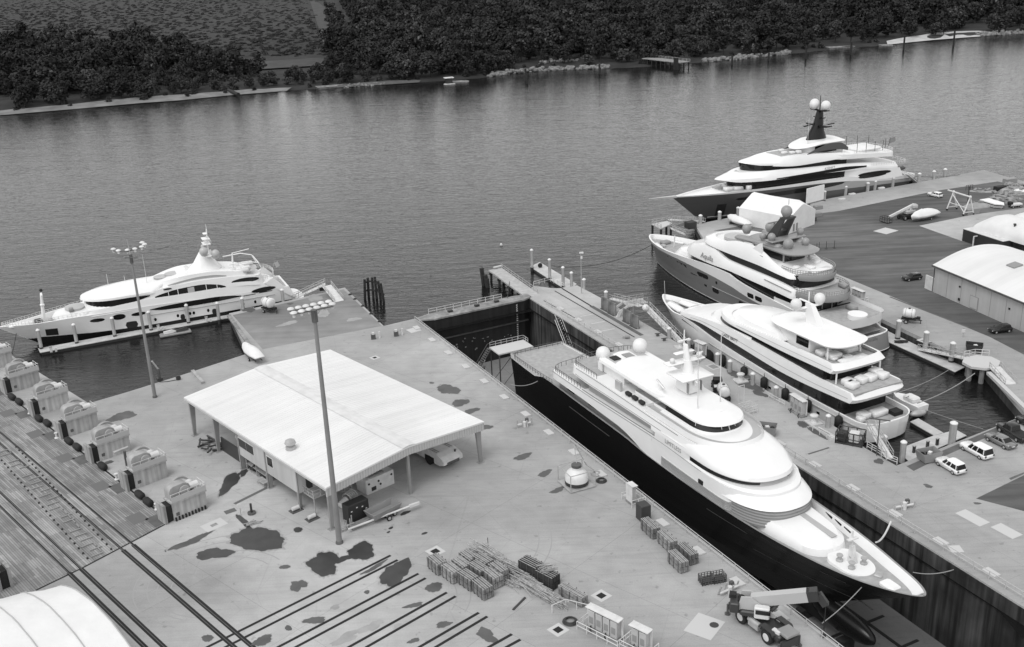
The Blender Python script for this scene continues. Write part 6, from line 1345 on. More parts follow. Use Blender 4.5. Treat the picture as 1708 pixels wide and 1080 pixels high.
mb.build('coil', STEEL, t); MB().cyl((-2.2,0,.6),(-.9,0,.9),.5,n=10).build('bundle', PLASTIC, t)
for px,py,lab in ((494,852,'small pump set on a skid outside the shed corner column'),(521,866,'small pump set under the shed stair landing')):
    t = gthing('pump', lab, 'pump', px, py, SRZ); MB().box(-.9,.9,-.6,.6,0,.12).build('skid', DSTEEL, t); MB().cyl((-.6,0,.45),(.5,0,.45),.3,n=10).build('motor', PALEST, t)
# self-propelled yard transporter
t = gthing('yard_transporter', 'big white flat yard transporter nosing out of the right side of the shed', 'transporter', 722, 762, ang(at(712,752),at(758,775)))
prof = [(-6,.9),(-6,2.3),(3.2,2.3),(4.2,2.0),(5.0,1.5),(5.0,.9),(4.0,.55),(3.4,.55)]
mb = MB(); mb.vprism(prof,-1.9,1.9); mb.build('body', PALEST, t)
for x in (-3.6,1.6):
    for y in (-1.75,1.75): MB().cyl((x,y-.3,.75),(x,y+.3,.75),.75,n=16).build('wheel', BLACK, t, smooth=40)
for x in (-3.6,1.6):
    for s_ in (-1,1): MB().obox((x,s_*1.91,.95),(2.2,.06,1.0),bev=.02).build('wheel_arch', BLACK, t)
for x in (-2,-.2): MB().box(x,x+1.0,-.5,.5,2.31,2.36).build('deck_hatch', GREYP, t)
for y in (-1.5,-1.1,1.1,1.5): MB().box(-6,3.1,y-.05,y+.05,2.31,2.36).build('deck_rib', GREYP, t)
MB().box(4.2,5.03,-1.2,1.2,.7,1.2).build('front_lamp_bar', DSTEEL, t); MB().cyl((4.2,1.1,2.0),(4.2,1.1,2.35),.15,n=8).build('beacon', DARKP, t)
# ------------------------------------------------------------------ white tent at the lower left
tp = [at(x,y,6.0) for x,y in ((-160,1010),(92,962),(232,1090),(-20,1200))]
c0 = (tp[0]+tp[1]+tp[2]+tp[3])/4
t = thing('fabric_shelter', 'white shrink-wrapped shelter with a curved roof at the lower left corner', 'shelter', (c0.x,c0.y,0), 0)
mb = MB(); n = 14; rs = []
e1, e2 = tp[1], tp[2]; f1, f2 = tp[0], tp[3]; rr = random.Random(3)
for j in range(9):
    a = e1.lerp(f1, j/8); b = e2.lerp(f2, j/8); a = e2.lerp(e1,1-0).lerp(f1,j/8) if 0 else a; row = [((a.x-c0.x),(a.y-c0.y),0)]
    for i in range(n+1):
        p = a.lerp(b, i/n); zz = 4.6 + 2.8*math.sin(math.pi*i/n)**.8 - (.18 if j % 2 else 0) + rr.uniform(-.06,.06); row.append((p.x-c0.x, p.y-c0.y, zz))
    row.append((b.x-c0.x,b.y-c0.y,0)); rs.append(row)
mb.rings(rs, closed=True); mb.build('cover', mat('shrink wrap',.70,.5,.06,.25,.9,.7), t, smooth=30)
mb = MB(); [mb.tube([Vector(p)+Vector((0,0,.06)) for p in rs[j][1:-1]],.07,4) for j in range(0,9,2)]; mb.build('seam', SHADE, t)

# ------------------------------------------------------------------ covered boat, beam and bits on the slip quay
def covered_boat(label, px, py, L_, rz, m=CANVAS, z=0.0, trailer=True, w=.30, h=1.5, name='covered_boat', group=None):
    c = at(px,py,z); t = thing(name, label, 'boat', c, rz, group); W2 = L_*w/2; rs = []
    for s_, zz in ((.55,.75),(.9,1.15),(1.0,1.5),(.97,1.65),(.75,1.5+h*.45),(.25,1.5+h*.72)):
        rs.append([(L_/2*q*(1 if q<0 else 1.05)*(s_ if zz>1.55 or q<0 else .75+.25*s_), W2*s_*yy, zz+ (0.25 if q>.8 else 0)*(zz>1)) for q, yy in ((-1,-.75),(-1,0),(-1,.75),(-.4,1),(.2,.98),(.65,.62),(.9,.25),(1,0),(.9,-.25),(.65,-.62),(.2,-.98),(-.4,-1))])
    MB().rings(rs, mi=0).build('cover', m, t, smooth=60)
    if trailer:
        mb = MB(); 
        for y in (-W2*.5,W2*.5): mb.box(-L_*.42,L_*.3,y-.08,y+.08,.5,.66)
        mb.tube([(L_*.25,-W2*.5,.58),(L_*.62,0,.5),(L_*.25,W2*.5,.58)],.07,5); [mb.box(x-.06,x+.06,-W2*.7,W2*.7,.66,.82) for x in (-L_*.3,0,L_*.2)]
        mb.build('trailer_frame', DSTEEL, t); wheels(t, [(-L_*.12,-W2*.85),(-L_*.12,W2*.85)], .36, .22)
    else:
        mb = MB(); [mb.box(x-.15,x+.15,-W2*.8,W2*.8,0,.8) for x in (-L_*.25,L_*.25)]; mb.build('cradle', DSTEEL, t)
    return t
covered_boat('white wrapped boat on a trailer at the quay behind the metal shed', 421, 598, 8.4, ang(at(436,604),at(404,580)))
t = gthing('timber_beam', 'pale timber beam lying on the quay by the left slip', 'beam', 330, 631, ang(at(319,618),at(341,643))); MB().box(-3.4,3.4,-.3,.3,0,.5).build('beam_body', TIMBER, t)
t = gthing('davit', 'small davit crane standing at the edge of the left slip', 'davit', 267, 635, .5); MB().cyl((0,0,0),(0,0,2.4),.25,n=8).build('post', DSTEEL, t); MB().tube([(0,0,2.3),(-.9,-.2,4.2)],.16,6).build('arm', STEEL, t); MB().obox((0,0,.3),(1,1,.6)).build('base', DARKP, t)
t = gthing('hose_reel', 'small hose reel lying near the edge of the left slip', 'hose reel', 298, 634, .4); MB().cyl((0,-.25,.45),(0,.25,.45),.45,n=12).build('reel', DARKP, t); MB().tube([(0,0,.1),(-2,0,.08),(-3.4,.5,.08)],.06).build('hose', DROPE, t)
# ------------------------------------------------------------------ stacks of timber blocks, sticks and crates
BUND = [mat('block timber %d' % k, c, .85, .4, 2.0, wstreak=.2, orand=.2) for k, c in enumerate((.20,.26,.15))]
def bundle(label, px, py, rz, L_, W_, H_, k=0, grp='timber bundles', dark=None):
    t = gthing('timber_bundle', label, 'timber stack', px, py, rz, grp); mb = MB(); n = 5
    for row in range(2):
        z0_ = .12+row*(H_-.12)/2
        for i in range(n): mb.box(-L_/2,L_/2,-W_/2+W_*i/n+.015,-W_/2+W_*(i+1)/n-.02-(.05 if (i+row)%2 else 0),z0_+.04,z0_+(H_-.12)/2-.06-.03*((i*3+row)%2))
    mb.build('blocks', dark or BUND[k%3], t)
    mb = MB()
    for x in (-L_*.33,0,L_*.33): mb.box(x-.05,x+.05,-W_/2-.03,W_/2+.03,.0,.12); mb.box(x-.04,x+.04,-W_/2-.05,-W_/2+.02,.12,H_); mb.box(x-.04,x+.04,W_/2-.02,W_/2+.05,.12,H_)
    mb.build('bearers', DSTEEL, t)
    mb = MB()
    for i in range(n): mb.box(-L_/2,L_/2,-W_/2+W_*i/n+.05,-W_/2+W_*i/n+.12,H_-.09,H_-.045)
    mb.build('top_battens', TIMBER, t); return t
bdir = ang(at(812,908+30),at(850,935+30))
for k,(px,py,lab) in enumerate(((730,951,'timber bundle standing alone at the left end of the stack, beside a manhole plate'),(754,965,'near left timber bundle in the front row of the stack'),(782,977,'timber bundle second from left in the front row of the stack'),(806,992,'timber bundle at the right end of the front row of the stack'),(771,950,'low timber bundle behind the front left bundle'),(799,962,'timber bundle in the middle row between the front and back bundles'),(823,974,'split timber bundle at the right of the middle row'),(783,938,'timber bundle at the back left under the sticks'),(807,949,'timber bundle at the back centre under the sticks'),(832,964,'timber bundle at the back right of the stack'))):
    bundle(lab, px, py, bdir+(k%3-1)*.05, 2.55, 1.55, 1.75 if k not in (4,7) else 1.25, k)
for k,(px,py,lab) in enumerate(((1085,890,'timber bundle next to the dark bin by the dry dock rail'),(1113,912,'timber bundle in the middle of the row by the dry dock rail'),(1147,933,'timber bundle on the far right of the row, against the dry dock rail'),(1131,946,'timber bundle at the near end of the row by the dry dock rail'))):
    bundle(lab, px, py, ang(at(1072,872),at(1100,898)), 3.1, 1.3, 1.7, k, 'timber bundles by the dry dock rail')
def sticks(label, px, py, L_, W_, H_, rz, n, seed):
    t = gthing('stick_heap', label, 'stick heap', px, py, rz); rr = random.Random(seed); mb = MB()
    for i in range(n):
        x = rr.uniform(-.25,.25)*L_; y = rr.gauss(0,.2)*W_; z0_ = rr.uniform(.05,H_); a = rr.gauss(0,.09); l = rr.uniform(.3,.75)*L_/2
        mb.tube([(x-l*math.cos(a),y-l*math.sin(a),z0_+rr.uniform(-.1,.2)*0),(x+l*math.cos(a),y+l*math.sin(a),max(.05,z0_+rr.uniform(-.5,.3)))],.055,4)
    o = mb.build('sticks', mat('pale sticks',.36,.9,.3,3), t); o['kind'] = 'stuff'; return t
sticks('long heap of pale sticks lying behind the timber bundles', 838, 944, 11, 2.2, 1.1, ang(at(800,925),at(870,962)), 150, 1)
sticks('heap of pale sticks fanning out to the right of the timber bundles', 895, 987, 9.5, 1.9, .9, ang(at(860,965),at(930,1008)), 130, 2)
sticks('low flat layer of dark boards between the two stick heaps', 852, 975, 4, 2, .3, ang(at(860,965),at(930,1008)), 20, 3)
bundle('dark covered crate left of the open stick crate', 887, 961, ang(at(870,950),at(905,968)), 3.0, 1.7, 2.2, 0, 'dark crates', mat('dark crate',.03,.8,.3))
bundle('dark crate heaped with sticks on top, right of the covered dark crate', 914, 976, ang(at(870,950),at(905,968)), 2.8, 1.6, 2.0, 0, 'dark crates', mat('dark crate',.03,.8,.3))
sticks('loose sticks piled on top of the open dark crate', 914, 968, 2.6, 1.4, 1.0, .3, 30, 4); bpy.data.objects['stick_heap.003'].location = at(914,976)+Vector((0,0,2.0))
bundle('single long timber crate in front of the sticks, left of the cabinets', 956, 1000, ang(at(938,988),at(975,1010)), 4.0, 1.2, 1.4, 1, 'long crates')
t = boxthing('dark_bin', 'dark bin with a canvas lid at the end of the timber bundles by the rail', 'bin', 1073, 866, ang(at(1072,872),at(1100,898)), (1.6,1.5,2.4), DARKP)
for px,py,lab in ((1178,972,'left one of two small wire crates near the mobile crane'),(1198,969,'right one of two small wire crates near the mobile crane')):
    t = gthing('wire_crate', lab, 'crate', px, py, .25); mb = MB(); railing(mb,[(-.8,-.6,0),(.8,-.6,0),(.8,.6,0),(-.8,.6,0),(-.8,-.6,0)],1.1,.05,.4,4); mb.build('mesh_sides', DSTEEL, t); MB().box(-.75,.75,-.55,.55,.05,.5).build('contents', DARKP, t)
t = gthing('marker_cone', 'thin dark marker post on a round base behind the timber stack', 'marker post', 814.5, 919, 0); MB().cyl((0,0,0),(0,0,.15),.35,n=10).build('base', DARKP, t); MB().cyl((0,0,.15),(0,0,2.0),.05,n=5).build('post', DARKP, t)
t = gthing('timber_plank', 'short dark plank lying loose near the stick heaps', 'plank', 866, 1008, 1.0); MB().box(-1.4,1.4,-.12,.12,0,.15).build('board', DARKP, t)
# ------------------------------------------------------------------ service units
CAB = mat('cabinet grey', .42, .5, .1, .5)
def cabinets(label, px, py, rz, n, h=2.2, frame=True, w=.95, extra=True, name='service_cabinet'):
    t = gthing(name, label, 'cabinet', px, py, rz)
    for i in range(n):
        x = (i-(n-1)/2)*(w+.12); b = MB().obox((x,0,.35+h/2),(w,.8,h),bev=.04).build('cabinet', CAB, t); MB().box(x-w*.3,x+w*.3,-.43,-.41,.9,h*.8).build('door', mat('cabinet door grey',.25,.5), b)
        if extra and i % 2 == 0: MB().tube([(x,-.45,.6),(x+.1,-.8,.2),(x+.5,-.9,.05)],.07,5).build('cable', BLACK, t)
    W_ = n*(w+.12)/2; mb = MB(); mb.box(-W_-.2,W_+.2,-.6,.6,0,.3); mb.build('plinth', DCONC, t)
    mb = MB(); mb.box(-W_-.25,W_+.25,.42,.5,.3,h+.75); mb.box(-W_-.25,W_+.25,-.5,.5,h+.6,h+.68); mb.build('back_frame', PALEST, t)
    if frame:
        mb = MB(); railing(mb,[(-W_-.8,.9,0),(-W_-.8,-1.4,0),(W_+.8,-1.4,0),(W_+.8,.9,0)],1.1,.05,1.5,2); mb.build('guard_rail', PALEST, t)
    return t
dckr = R(-63.7)
cabinets('row of four grey service cabinets with a white back frame at the bottom', 1008, 1057, ang(at(985,1040),at(1035,1065))+math.pi*0, 4)
cabinets('pair of service cabinets at the very bottom edge beside the row of four', 1068, 1082, ang(at(985,1040),at(1035,1065)), 2)
cabinets('lone service cabinet by the dry dock rail near the caged tank', 1054, 838, dckr+math.pi, 1)
t = gthing('hose_stand', 'pale pipe frame standing beside the coiled hose near the stick heap', 'pipe frame', 945, 1017, .1); mb = MB(); railing(mb,[(-1.8,-.4,0),(0,.5,0),(2.4,-1.0,0)],1.1,.05,1.6,1); mb.build('frame', PALEST, t)
def coil(label, px, py, r, name='hose_coil', m=DARKP):
    t = gthing(name, label, 'hose', px, py, 0); mb = MB()
    for k in range(3): mb.tube([((r-k*.12)*math.cos(a*.3142),(r-k*.12)*math.sin(a*.3142),.1+.1*k) for a in range(21)],.09,5)
    mb.build('coil', m, t); return t
coil('coil of dark hose on the concrete beside the pipe frame', 951, 1038, .85); coil('coil of dark hose beside the caged tank', 1003, 803, .75); coil('tangled upper hose coil behind the caged tank', 994, 791, .7, m=STEEL)
def manifold(label, px, py, rz, s=1.0, m=STEEL, n=4):
    t = gthing('pipe_valve', label, 'valves', px, py, rz); mb = MB(); rr = random.Random(int(px))
    for i in range(n): mb.cyl((s*(i-1.5)*.9,s*rr.uniform(-.6,.6),0),(s*(i-1.5)*.9,s*rr.uniform(-.6,.6)*.2,s*rr.uniform(.9,1.7)),.11,n=6)
    mb.build('posts', m, t); mb = MB(); mb.tube([(-1.4*s,0,.55),(1.4*s,.1,.55)],.16,6); mb.cyl((0,0,0),(0,0,1.0*s),.3,n=8); mb.build('pipe', PALEST, t); MB().obox((.6*s,.4,.8),(.5,.4,.9)).build('box', DSTEEL, t); return t
manifold('pipe valves between four posts on the concrete near the rail, right of the shed', 875, 712, .3, .9); manifold('pipe valves and posts near the two wire crates by the crane', 1217, 990, .5, 1.0); manifold('pipe valves between posts on the dock right of the bow of the black yacht', 1508, 850, .2, 1.1)
for px,py,lab in ((623,566,'left one of two small shore-power posts on the quay behind the shed'),(661,561,'right one of two small shore-power posts on the quay behind the shed')):
    t = gthing('power_post', lab, 'power post', px, py, .2); MB().obox((0,0,.5),(.9,.6,1.0)).build('box', DSTEEL, t); MB().cyl((1.3,.3,0),(1.3,.3,1.4),.18,n=8).build('post', PALEST, t); MB().obox((0,0,1.2),(.5,.4,.5)).build('lamp', PALEST, t)
t = gthing('sign_post', 'small round sign on a post near the largest wet patch', 'sign', 402, 860, .3); MB().cyl((0,0,0),(0,0,1.5),.06,n=5).build('post', STEEL, t); MB().cyl((0,-.1,1.6),(0,-.05,1.6),.42,n=12).build('sign_plate', PALEST, t)
t = gthing('hydrant', 'dark post on a round base beside the round sign near the shed', 'bollard', 420, 857, 0); MB().cyl((0,0,0),(0,0,.25),.6,n=12).build('base', DSTEEL, t); MB().cyl((0,0,.25),(0,0,1.6),.17,n=8).build('post', DARKP, t)
sticks('small pale rubble and bags at the top of the largest wet patch', 424, 874, 2.6, 1.6, .4, .4, 16, 8)
# caged tank
t = gthing('caged_tank', 'round white tank with a dark band inside a steel cage by the dry dock rail', 'tank', 962, 808, .42)
MB().lathe((0,0,0),[(1.75,.3),(1.75,.8)],20).build('tank_band', DARKP, t, smooth=40); MB().lathe((0,0,0),[(1.72,.8),(1.72,1.5),(1.4,2.1),(.7,2.5),(.6,2.9),(.02,2.95)],20).build('tank', PLASTIC, t, smooth=40); MB().cyl((0,0,2.9),(0,0,3.3),.75,n=12).build('tank_cap', DSTEEL, t)
mb = MB()
for x in (-2,2):
    for y in (-2,2): mb.cyl((x,y,0),(x,y,2.7),.07,n=5)
for z in (.2,2.7): mb.tube([(-2,-2,z),(2,-2,z),(2,2,z),(-2,2,z),(-2,-2,z)],.07,5)
mb.box(-2.1,2.1,-2.1,2.1,.08,.2); mb.build('cage', STEEL, t); mb = MB(); mb.tube([(.2,.3,3.2),(.3,1.2,6.0),(1.2,2.4,5.0),(3.0,2.6,1.2),(4.2,2.2,.1)],.07,5); mb.build('hose', STEEL, t)
# ------------------------------------------------------------------ dry dock gate, rails, stairs
t = thing('dock_gate', 'dark steel gate with a pale walkway closing the far end of the dry dock', 'dock gate', L0, math.atan2(BN.y,BN.x))
gw = 26.2; ga, gb = L0, Vector((*xy(883,496),0)); t.rotation_euler = (0,0,ang(ga,gb)); gl = (gb-ga).length
mb = MB(); mb.prism([(0,-.2),(3,-1.4),(gl-2,-1.2),(gl,-.2),(gl,1.4),(gl-3,1.8),(3,1.8),(0,1.0)],-12.4,-.05); mb.build('gate_body', mat('dock gate steel',.014,.7,.4,.2,wstreak=.5), t)
mb = MB(); mb.prism([(-.3,-.3),(3,-1.6),(gl-2,-1.4),(gl+.3,-.3),(gl+.3,1.5),(gl-3,2.0),(3,2.0),(-.3,1.1)],-.05,.28); mb.build('walkway', DCONC, t)
mb = MB(); mb.prism([(1.2,-1.7),(gl-1.2,-1.6),(gl-1.2,-1.15),(1.2,-1.2)],-4.7,-4.45); mb.build('ledge', DSTEEL, t)
mb = MB(); railing(mb,[(3,1.8,.28),(gl-6,1.8,.28)],1.1,.05,2,2); mb.build('handrail', PALEST, t)
for x in (gl*.28,gl*.52,gl*.7): MB().obox((x,.4,.5),(1.0,.7,.45)).build('hatch_box', DARKP, t)
mb = MB(); [mb.obox((gl-4,-1.55,-.6-k*.45),(.35,.05,.18)) for k in range(18)]; mb.build('draft_marks', PALEST, t)
rr = random.Random(8); mb = MB()
for i in range(26): mb.obox((rr.uniform(6,gl-5),-1.75,rr.uniform(-9,-5.4)),(rr.uniform(.15,.5),.05,rr.uniform(.1,.3)))
mb.build('barnacle_spots', DCONC, t)
RAILM = mat('rail grey', .45, .6)
def dock_rail(label, a, b, off, step=2.6):
    d = (b-a).normalized(); nn = Vector((-d.y,d.x,0))*off; t = thing('safety_railing', label, 'railing', (0,0,0)); mb = MB(); railing(mb,[a+nn,b+nn],1.15,.055,step,2,0,5); mb.build('rails', RAILM, t)
    L_ = (b-a).length
    for k in range(int(L_/8)): p = a+nn*2.4+d*(4+k*8); MB().obox((p.x,p.y,.11),(1.9,1.1,.22),math.atan2(d.y,d.x)).build('foot_pad', PALE, t)
    return t
e_l0, e_l1 = at(699,535), dk(168,0); e_r0, e_r1 = at(883,497), dk(168,26.2-.0217*168)
dock_rail('long steel railing along the near left edge of the dry dock', e_l0, e_l1, -.9)
dock_rail('long steel railing along the right edge of the dry dock beside the finger pier', e_r0+BU*6, e_r1, .9, 2.4)
def dock_u(px,py): v = at(px,py)-L0; return v.dot(BU), v.dot(BN)
def stairs(label, u, side, run, z0=0.0, z1=-12.0, w=1.2):
    nn = 26.2-.0217*u if side > 0 else 0.0; s_ = -1 if side > 0 else 1
    t = thing('dock_stair', label, 'stairs', (0,0,0)); mb = MB(); n = 26
    for i in range(n):
        p = dk(u+run*i/n, nn+s_*.8, z0+(z1-z0)*i/n-.2); mb.obox(p,(.5,w,.08),math.atan2(BU.y,BU.x))
    mb.build('treads', DSTEEL, t); mb = MB()
    for q in (.2,1.4): mb.tube([dk(u,nn+s_*q,z0+.9),dk(u+run,nn+s_*q,z1+.9)],.07,5); mb.tube([dk(u,nn+s_*q,z0-.3),dk(u+run,nn+s_*q,z1-.3)],.10,5)
    mb.build('stringers', STEEL, t); return t
stairs('steel stairs down the right wall of the dry dock beside the black yacht stern', 14.5, 1, 11)
stairs('steel stairs down the left wall near the stern of the black yacht', 29, -1, -8)
# stern access platform behind the black yacht
pc = at(853,579,1.2)
t = thing('access_platform', 'pale access platform with stairs standing behind the stern of the black yacht', 'platform', (pc.x,pc.y,0), hL)
MB().obox((0,0,1.1),(4.2,7.4,.25)).build('platform_deck', PALE, t); mb = MB(); [mb.cyl((x,y,-12.2),(x,y,1.0),.12,n=6) for x in (-1.9,1.9) for y in (-3.5,3.5)]; mb.tube([(-1.9,-3.5,-6),(-1.9,3.5,1)],.08); mb.tube([(1.9,-3.5,-6),(1.9,3.5,1)],.08); mb.build('legs', DSTEEL, t)
mb = MB(); railing(mb,[(-2,3.6,1.2),(-2,-3.6,1.2)],1.0,.05,1.2,2); railing(mb,[(-2,3.6,1.2),(0,3.6,1.2)],1.0,.05,1.2,2); mb.build('handrail', STEEL, t)
mb = MB(); [mb.obox((-2.0+.0*i,-3.9-.26*i,.9-.35*i),(1.3,.3,.07)) for i in range(22)]
for x in (-2.6,-1.4): mb.tube([(x,-3.8,1.8),(x,-9.5,-5.8)],.06); mb.tube([(x,-3.8,.9),(x,-9.5,-6.8)],.08)
mb.build('stair', DSTEEL, t)
t = thing('floor_tarp', 'pale tarpaulin square lying on the dry dock floor behind the black yacht', 'tarpaulin', at(798,601,-12.2), .4); MB().obox((0,0,.15),(3.4,2.4,.3),bev=.1).build('sheet', DCONC, t)
# keel blocks under the yacht
for k in range(10):
    p = dk(44+k*7.6, 12.3, -12.3); t = MB().obox((0,0,.75),(1.2,2.2,1.5),bev=.05).build('keel_block', DTIMBER, None, loc=p, rz=hL); tag(t, 'dark timber keel block under the black yacht', 'keel block', 'keel blocks in the dry dock')
for k,(u,n_) in enumerate(((140.5,15.6),(133,8))):
    pass
# ------------------------------------------------------------------ finger pier, jetty, pontoons, piles
def trestle(mb, x, w, z1, z0=-8, r=.3):
    for y in (-w/2,w/2): mb.cyl((x,y*1.25,z0),(x,y,z1),r,n=7)
    mb.obox((x,0,z1-.25),(.5,w+1.0,.5))
a, b = at(826,449), at(886,492); 
t = thing('narrow_jetty', 'narrow concrete jetty on dark timber trestles at the tip of the finger pier', 'jetty', (a+b)/2, ang(a,b)); jl = (b-a).length
MB().box(-jl/2,jl/2+1.5,-1.7,1.7,-.35,.012).build('jetty_deck', CONC, t); mb = MB(); [trestle(mb,x,3.0,-.35) for x in (-jl/2+1.2,-jl*.2,jl*.08,jl*.34)]; mb.build('trestles', DTIMBER, t)
mb = MB(); railing(mb,[(-jl/2+.2,1.55,0),(jl/2,1.55,0)],1.1,.05,2.2,2); mb.build('handrail', STEEL, t); MB().obox((-jl/2-.2,.8,.4),(.6,2.4,.25),.2).build('bench', PALE, t)
def piles(label, lst, name='timber_dolphin', m=DTIMBER, r=.32, caps=True, beams=True):
    c = at(*lst[0][:2],WZ); t = thing(name, label, 'piles', c); tops = []
    for (px,py,h,lx,ly) in lst:
        p = at(px,py,WZ)-c; mb = MB(); mb.cyl((p.x,p.y,-6),(p.x+lx,p.y+ly,h),r,r*.9,8); mb.build('pile', m, t); tops.append((p.x,p.y,h,lx,ly))
    if beams:
        mb = MB()
        for z_ in (.4,.82):
            P = [(x+lx*z_,y+ly*z_,h*z_) for x,y,h,lx,ly in tops]; mb.tube(P,.2,5)
        mb.build('cross_beams', m, t)
    return t
piles('cluster of dark timber piles tied with beams standing in the water beyond the left pier', [(606,500,4.8,.7,0),(614,497,4.8,.3,0),(622,498,5.0,.2,.1),(629,499,4.8,-.1,0),(637,501,4.6,-.5,0),(644,504,4.5,-.9,0),(628,494,4.7,0,-.2)])
piles('pair of old broken timber piles beside the narrow jetty', [(811,477,4.4,-.9,0),(819,479,3.0,-1.2,0),(815,480,2.2,-.3,0)], beams=False, r=.55)
def pontoon(label, lst, m=PALE, z=-1.65, name='floating_pontoon'):
    c = at(*lst[0],z); P = [at(a_,b_,z)-c for a_,b_ in lst]; t = thing(name, label, 'pontoon', (c.x,c.y,0))
    MB().prism([(p.x,p.y) for p in P],z-.12,z).build('deck', mat('pontoon concrete',.46,.85,.15,.6,.1), t); cx_ = sum((p for p in P),Vector())/len(P)
    MB().prism([tuple((cx_+(p-cx_)*.985)[:2]) for p in P],z-1.1,z-.12).build('float', DARKP, t); return t
def steel_pile(label, px, py, ztop=2.0, r=.42, group=None, m=None):
    c = at(px,py,ztop); t = thing('steel_pile', label, 'pile', (c.x,c.y,0), 0, group)
    MB().cyl((0,0,-8),(0,0,ztop-.25),r,n=12).build('tube', m or mat('steel pile grey',.34,.6,.25,.3,wstreak=.3), t, smooth=50); MB().lathe((0,0,ztop-.25),[(r+.05,0),(r+.05,.15),(r*.5,.38),(.02,.45)],12).build('cap', PLASTIC, t, smooth=40)
    MB().cyl((0,0,-8),(0,0,-1.3),r+.02,n=12).build('tide_band', DARKP, t); return t
# left pontoon with the all-white yacht
pt1 = [(69,592),(67,582),(380,522.5),(392,528),(380,534)]
pt1 = [(66.9,588.5),(63.5,581.5),(374,524.5),(390,529)]
pontoon('long pale floating pontoon between the all-white yacht and the left slip', pt1)
for k,(px,py) in enumerate(((62.5,550),(122,541),(186,530),(247,520),(310,508.5),(361.5,505),(403,497),(470,483))):
    steel_pile('steel pile with a white cap at the left pontoon, number %s from the bow end' % ('one','two','three','four','five','six','seven','eight')[k], px, py, 2.6, .36)
for px,py,lab in ((86,588,'small service post at the bow end of the left pontoon'),(265,552,'small service post in the middle of the left pontoon'),(345,538,'small service post at the shore end of the left pontoon')):
    c = at(px,py,-1.65); t = thing('dock_pedestal', lab, 'service post', c, .4); MB().obox((0,0,.6),(.5,.35,1.2),bev=.05).build('post', PLASTIC, t); MB().obox((0,0,1.25),(.6,.45,.15)).build('lid', STEEL, t); MB().obox((.9,0,.4),(.4,.3,.8)).build('side_box', PALEST, t)
c = at(293,558,WZ); t = thing('drive_on_dock', 'low floating dock with jet skis tied to the left pontoon', 'floating dock', c, R(24)); MB().obox((0,0,.25),(6.5,1.9,.5),bev=.15).build('float', GREYP, t)
for x in (-1.2,1.4):
    mb = MB(); mb.rings([[(x-1.2,y*.4,z) for y,z in ((-1,.55),(1,.55),(.7,1.0),(-.7,1.0))],[(x+.5,y*.4,z) for y,z in ((-1,.55),(1,.55),(.6,1.2),(-.6,1.2))],[(x+1.4,y*.1,z) for y,z in ((-1,.6),(1,.6),(.6,.9),(-.6,.9))]]); mb.build('jet_ski', PALEST if x<0 else DARKP, t, smooth=40)
# pier ramp at the left pier and gangway beside the white yacht's stern
def gangway(label, a, b, w=1.5, rail=1.1, m=PALEST, truss=True):
    a = Vector(a); b = Vector(b); L_ = (b-a).length; t = thing('gangway', label, 'gangway', a, math.atan2((b-a).y,(b-a).x)); hx = (b-a).xy.length; dz = b.z-a.z
    mb = MB(); mb.rings([[(0,-w/2,-.1),(0,w/2,-.1),(0,w/2,.05),(0,-w/2,.05)],[(hx,-w/2,dz-.1),(hx,w/2,dz-.1),(hx,w/2,dz+.05),(hx,-w/2,dz+.05)]]); mb.build('walkway', m, t)
    mb = MB(); n = max(2, round(L_/1.6))
    for s_ in (-1,1):
        y = s_*w/2; mb.tube([(0,y,rail),(hx,y,dz+rail)],.06,5); mb.tube([(0,y,rail*.5),(hx,y,dz+rail*.5)],.045,4)
        for i in range(n+1): mb.cyl((hx*i/n,y,dz*i/n),(hx*i/n,y,dz*i/n+rail),.05,n=4)
        if truss:
            for i in range(n): mb.cyl((hx*i/n,y,dz*i/n+(0 if i%2 else rail)),(hx*(i+1)/n,y,dz*(i+1)/n+(rail if i%2 else 0)),.045,n=4)
    mb.build('truss_rail', STEEL, t); return t
gangway('white ramp with side rails at the tip of the left pier', at(545,477,2.0), at(566,503,.05), 2.2, 1.0)
gangway('truss gangway sloping from the ramp down to the stern of the all-white yacht', at(543,474,2.0), at(487,500,-1.0), 1.4)
mb = MB(); c = at(541,484); 
t = thing('dark_barrow', 'dark stack of gear under the gangway ramp on the left pier', 'gear', c, .3); mb.obox((0,0,.5),(2.2,1.2,1.0),bev=.1); mb.obox((1.3,.4,.4),(1.0,.8,.7)); mb.build('boxes', DARKP, t)
for k,(px,py) in enumerate(((584,492),(592,499.5),(605,511),(619,524),(633,537))):
    c = at(px,py); o = MB().lathe((0,0,0),[(.3,-1.8),(.42,-1.5),(.42,.1),(.2,.25),(.02,.26)],8).build('quay_fender', BLACK, loc=c); tag(o,'black tyre fender on the river edge of the left pier','fender','fenders on the left pier edge')
t = thing('kerb_beam', 'pale kerb beam along the left edge of the left pier', 'kerb', at(404,553), ang(at(384,526),at(424,582))); MB().box(-11,11,-.9,-.1,0,.35).build('beam', DCONC, t)
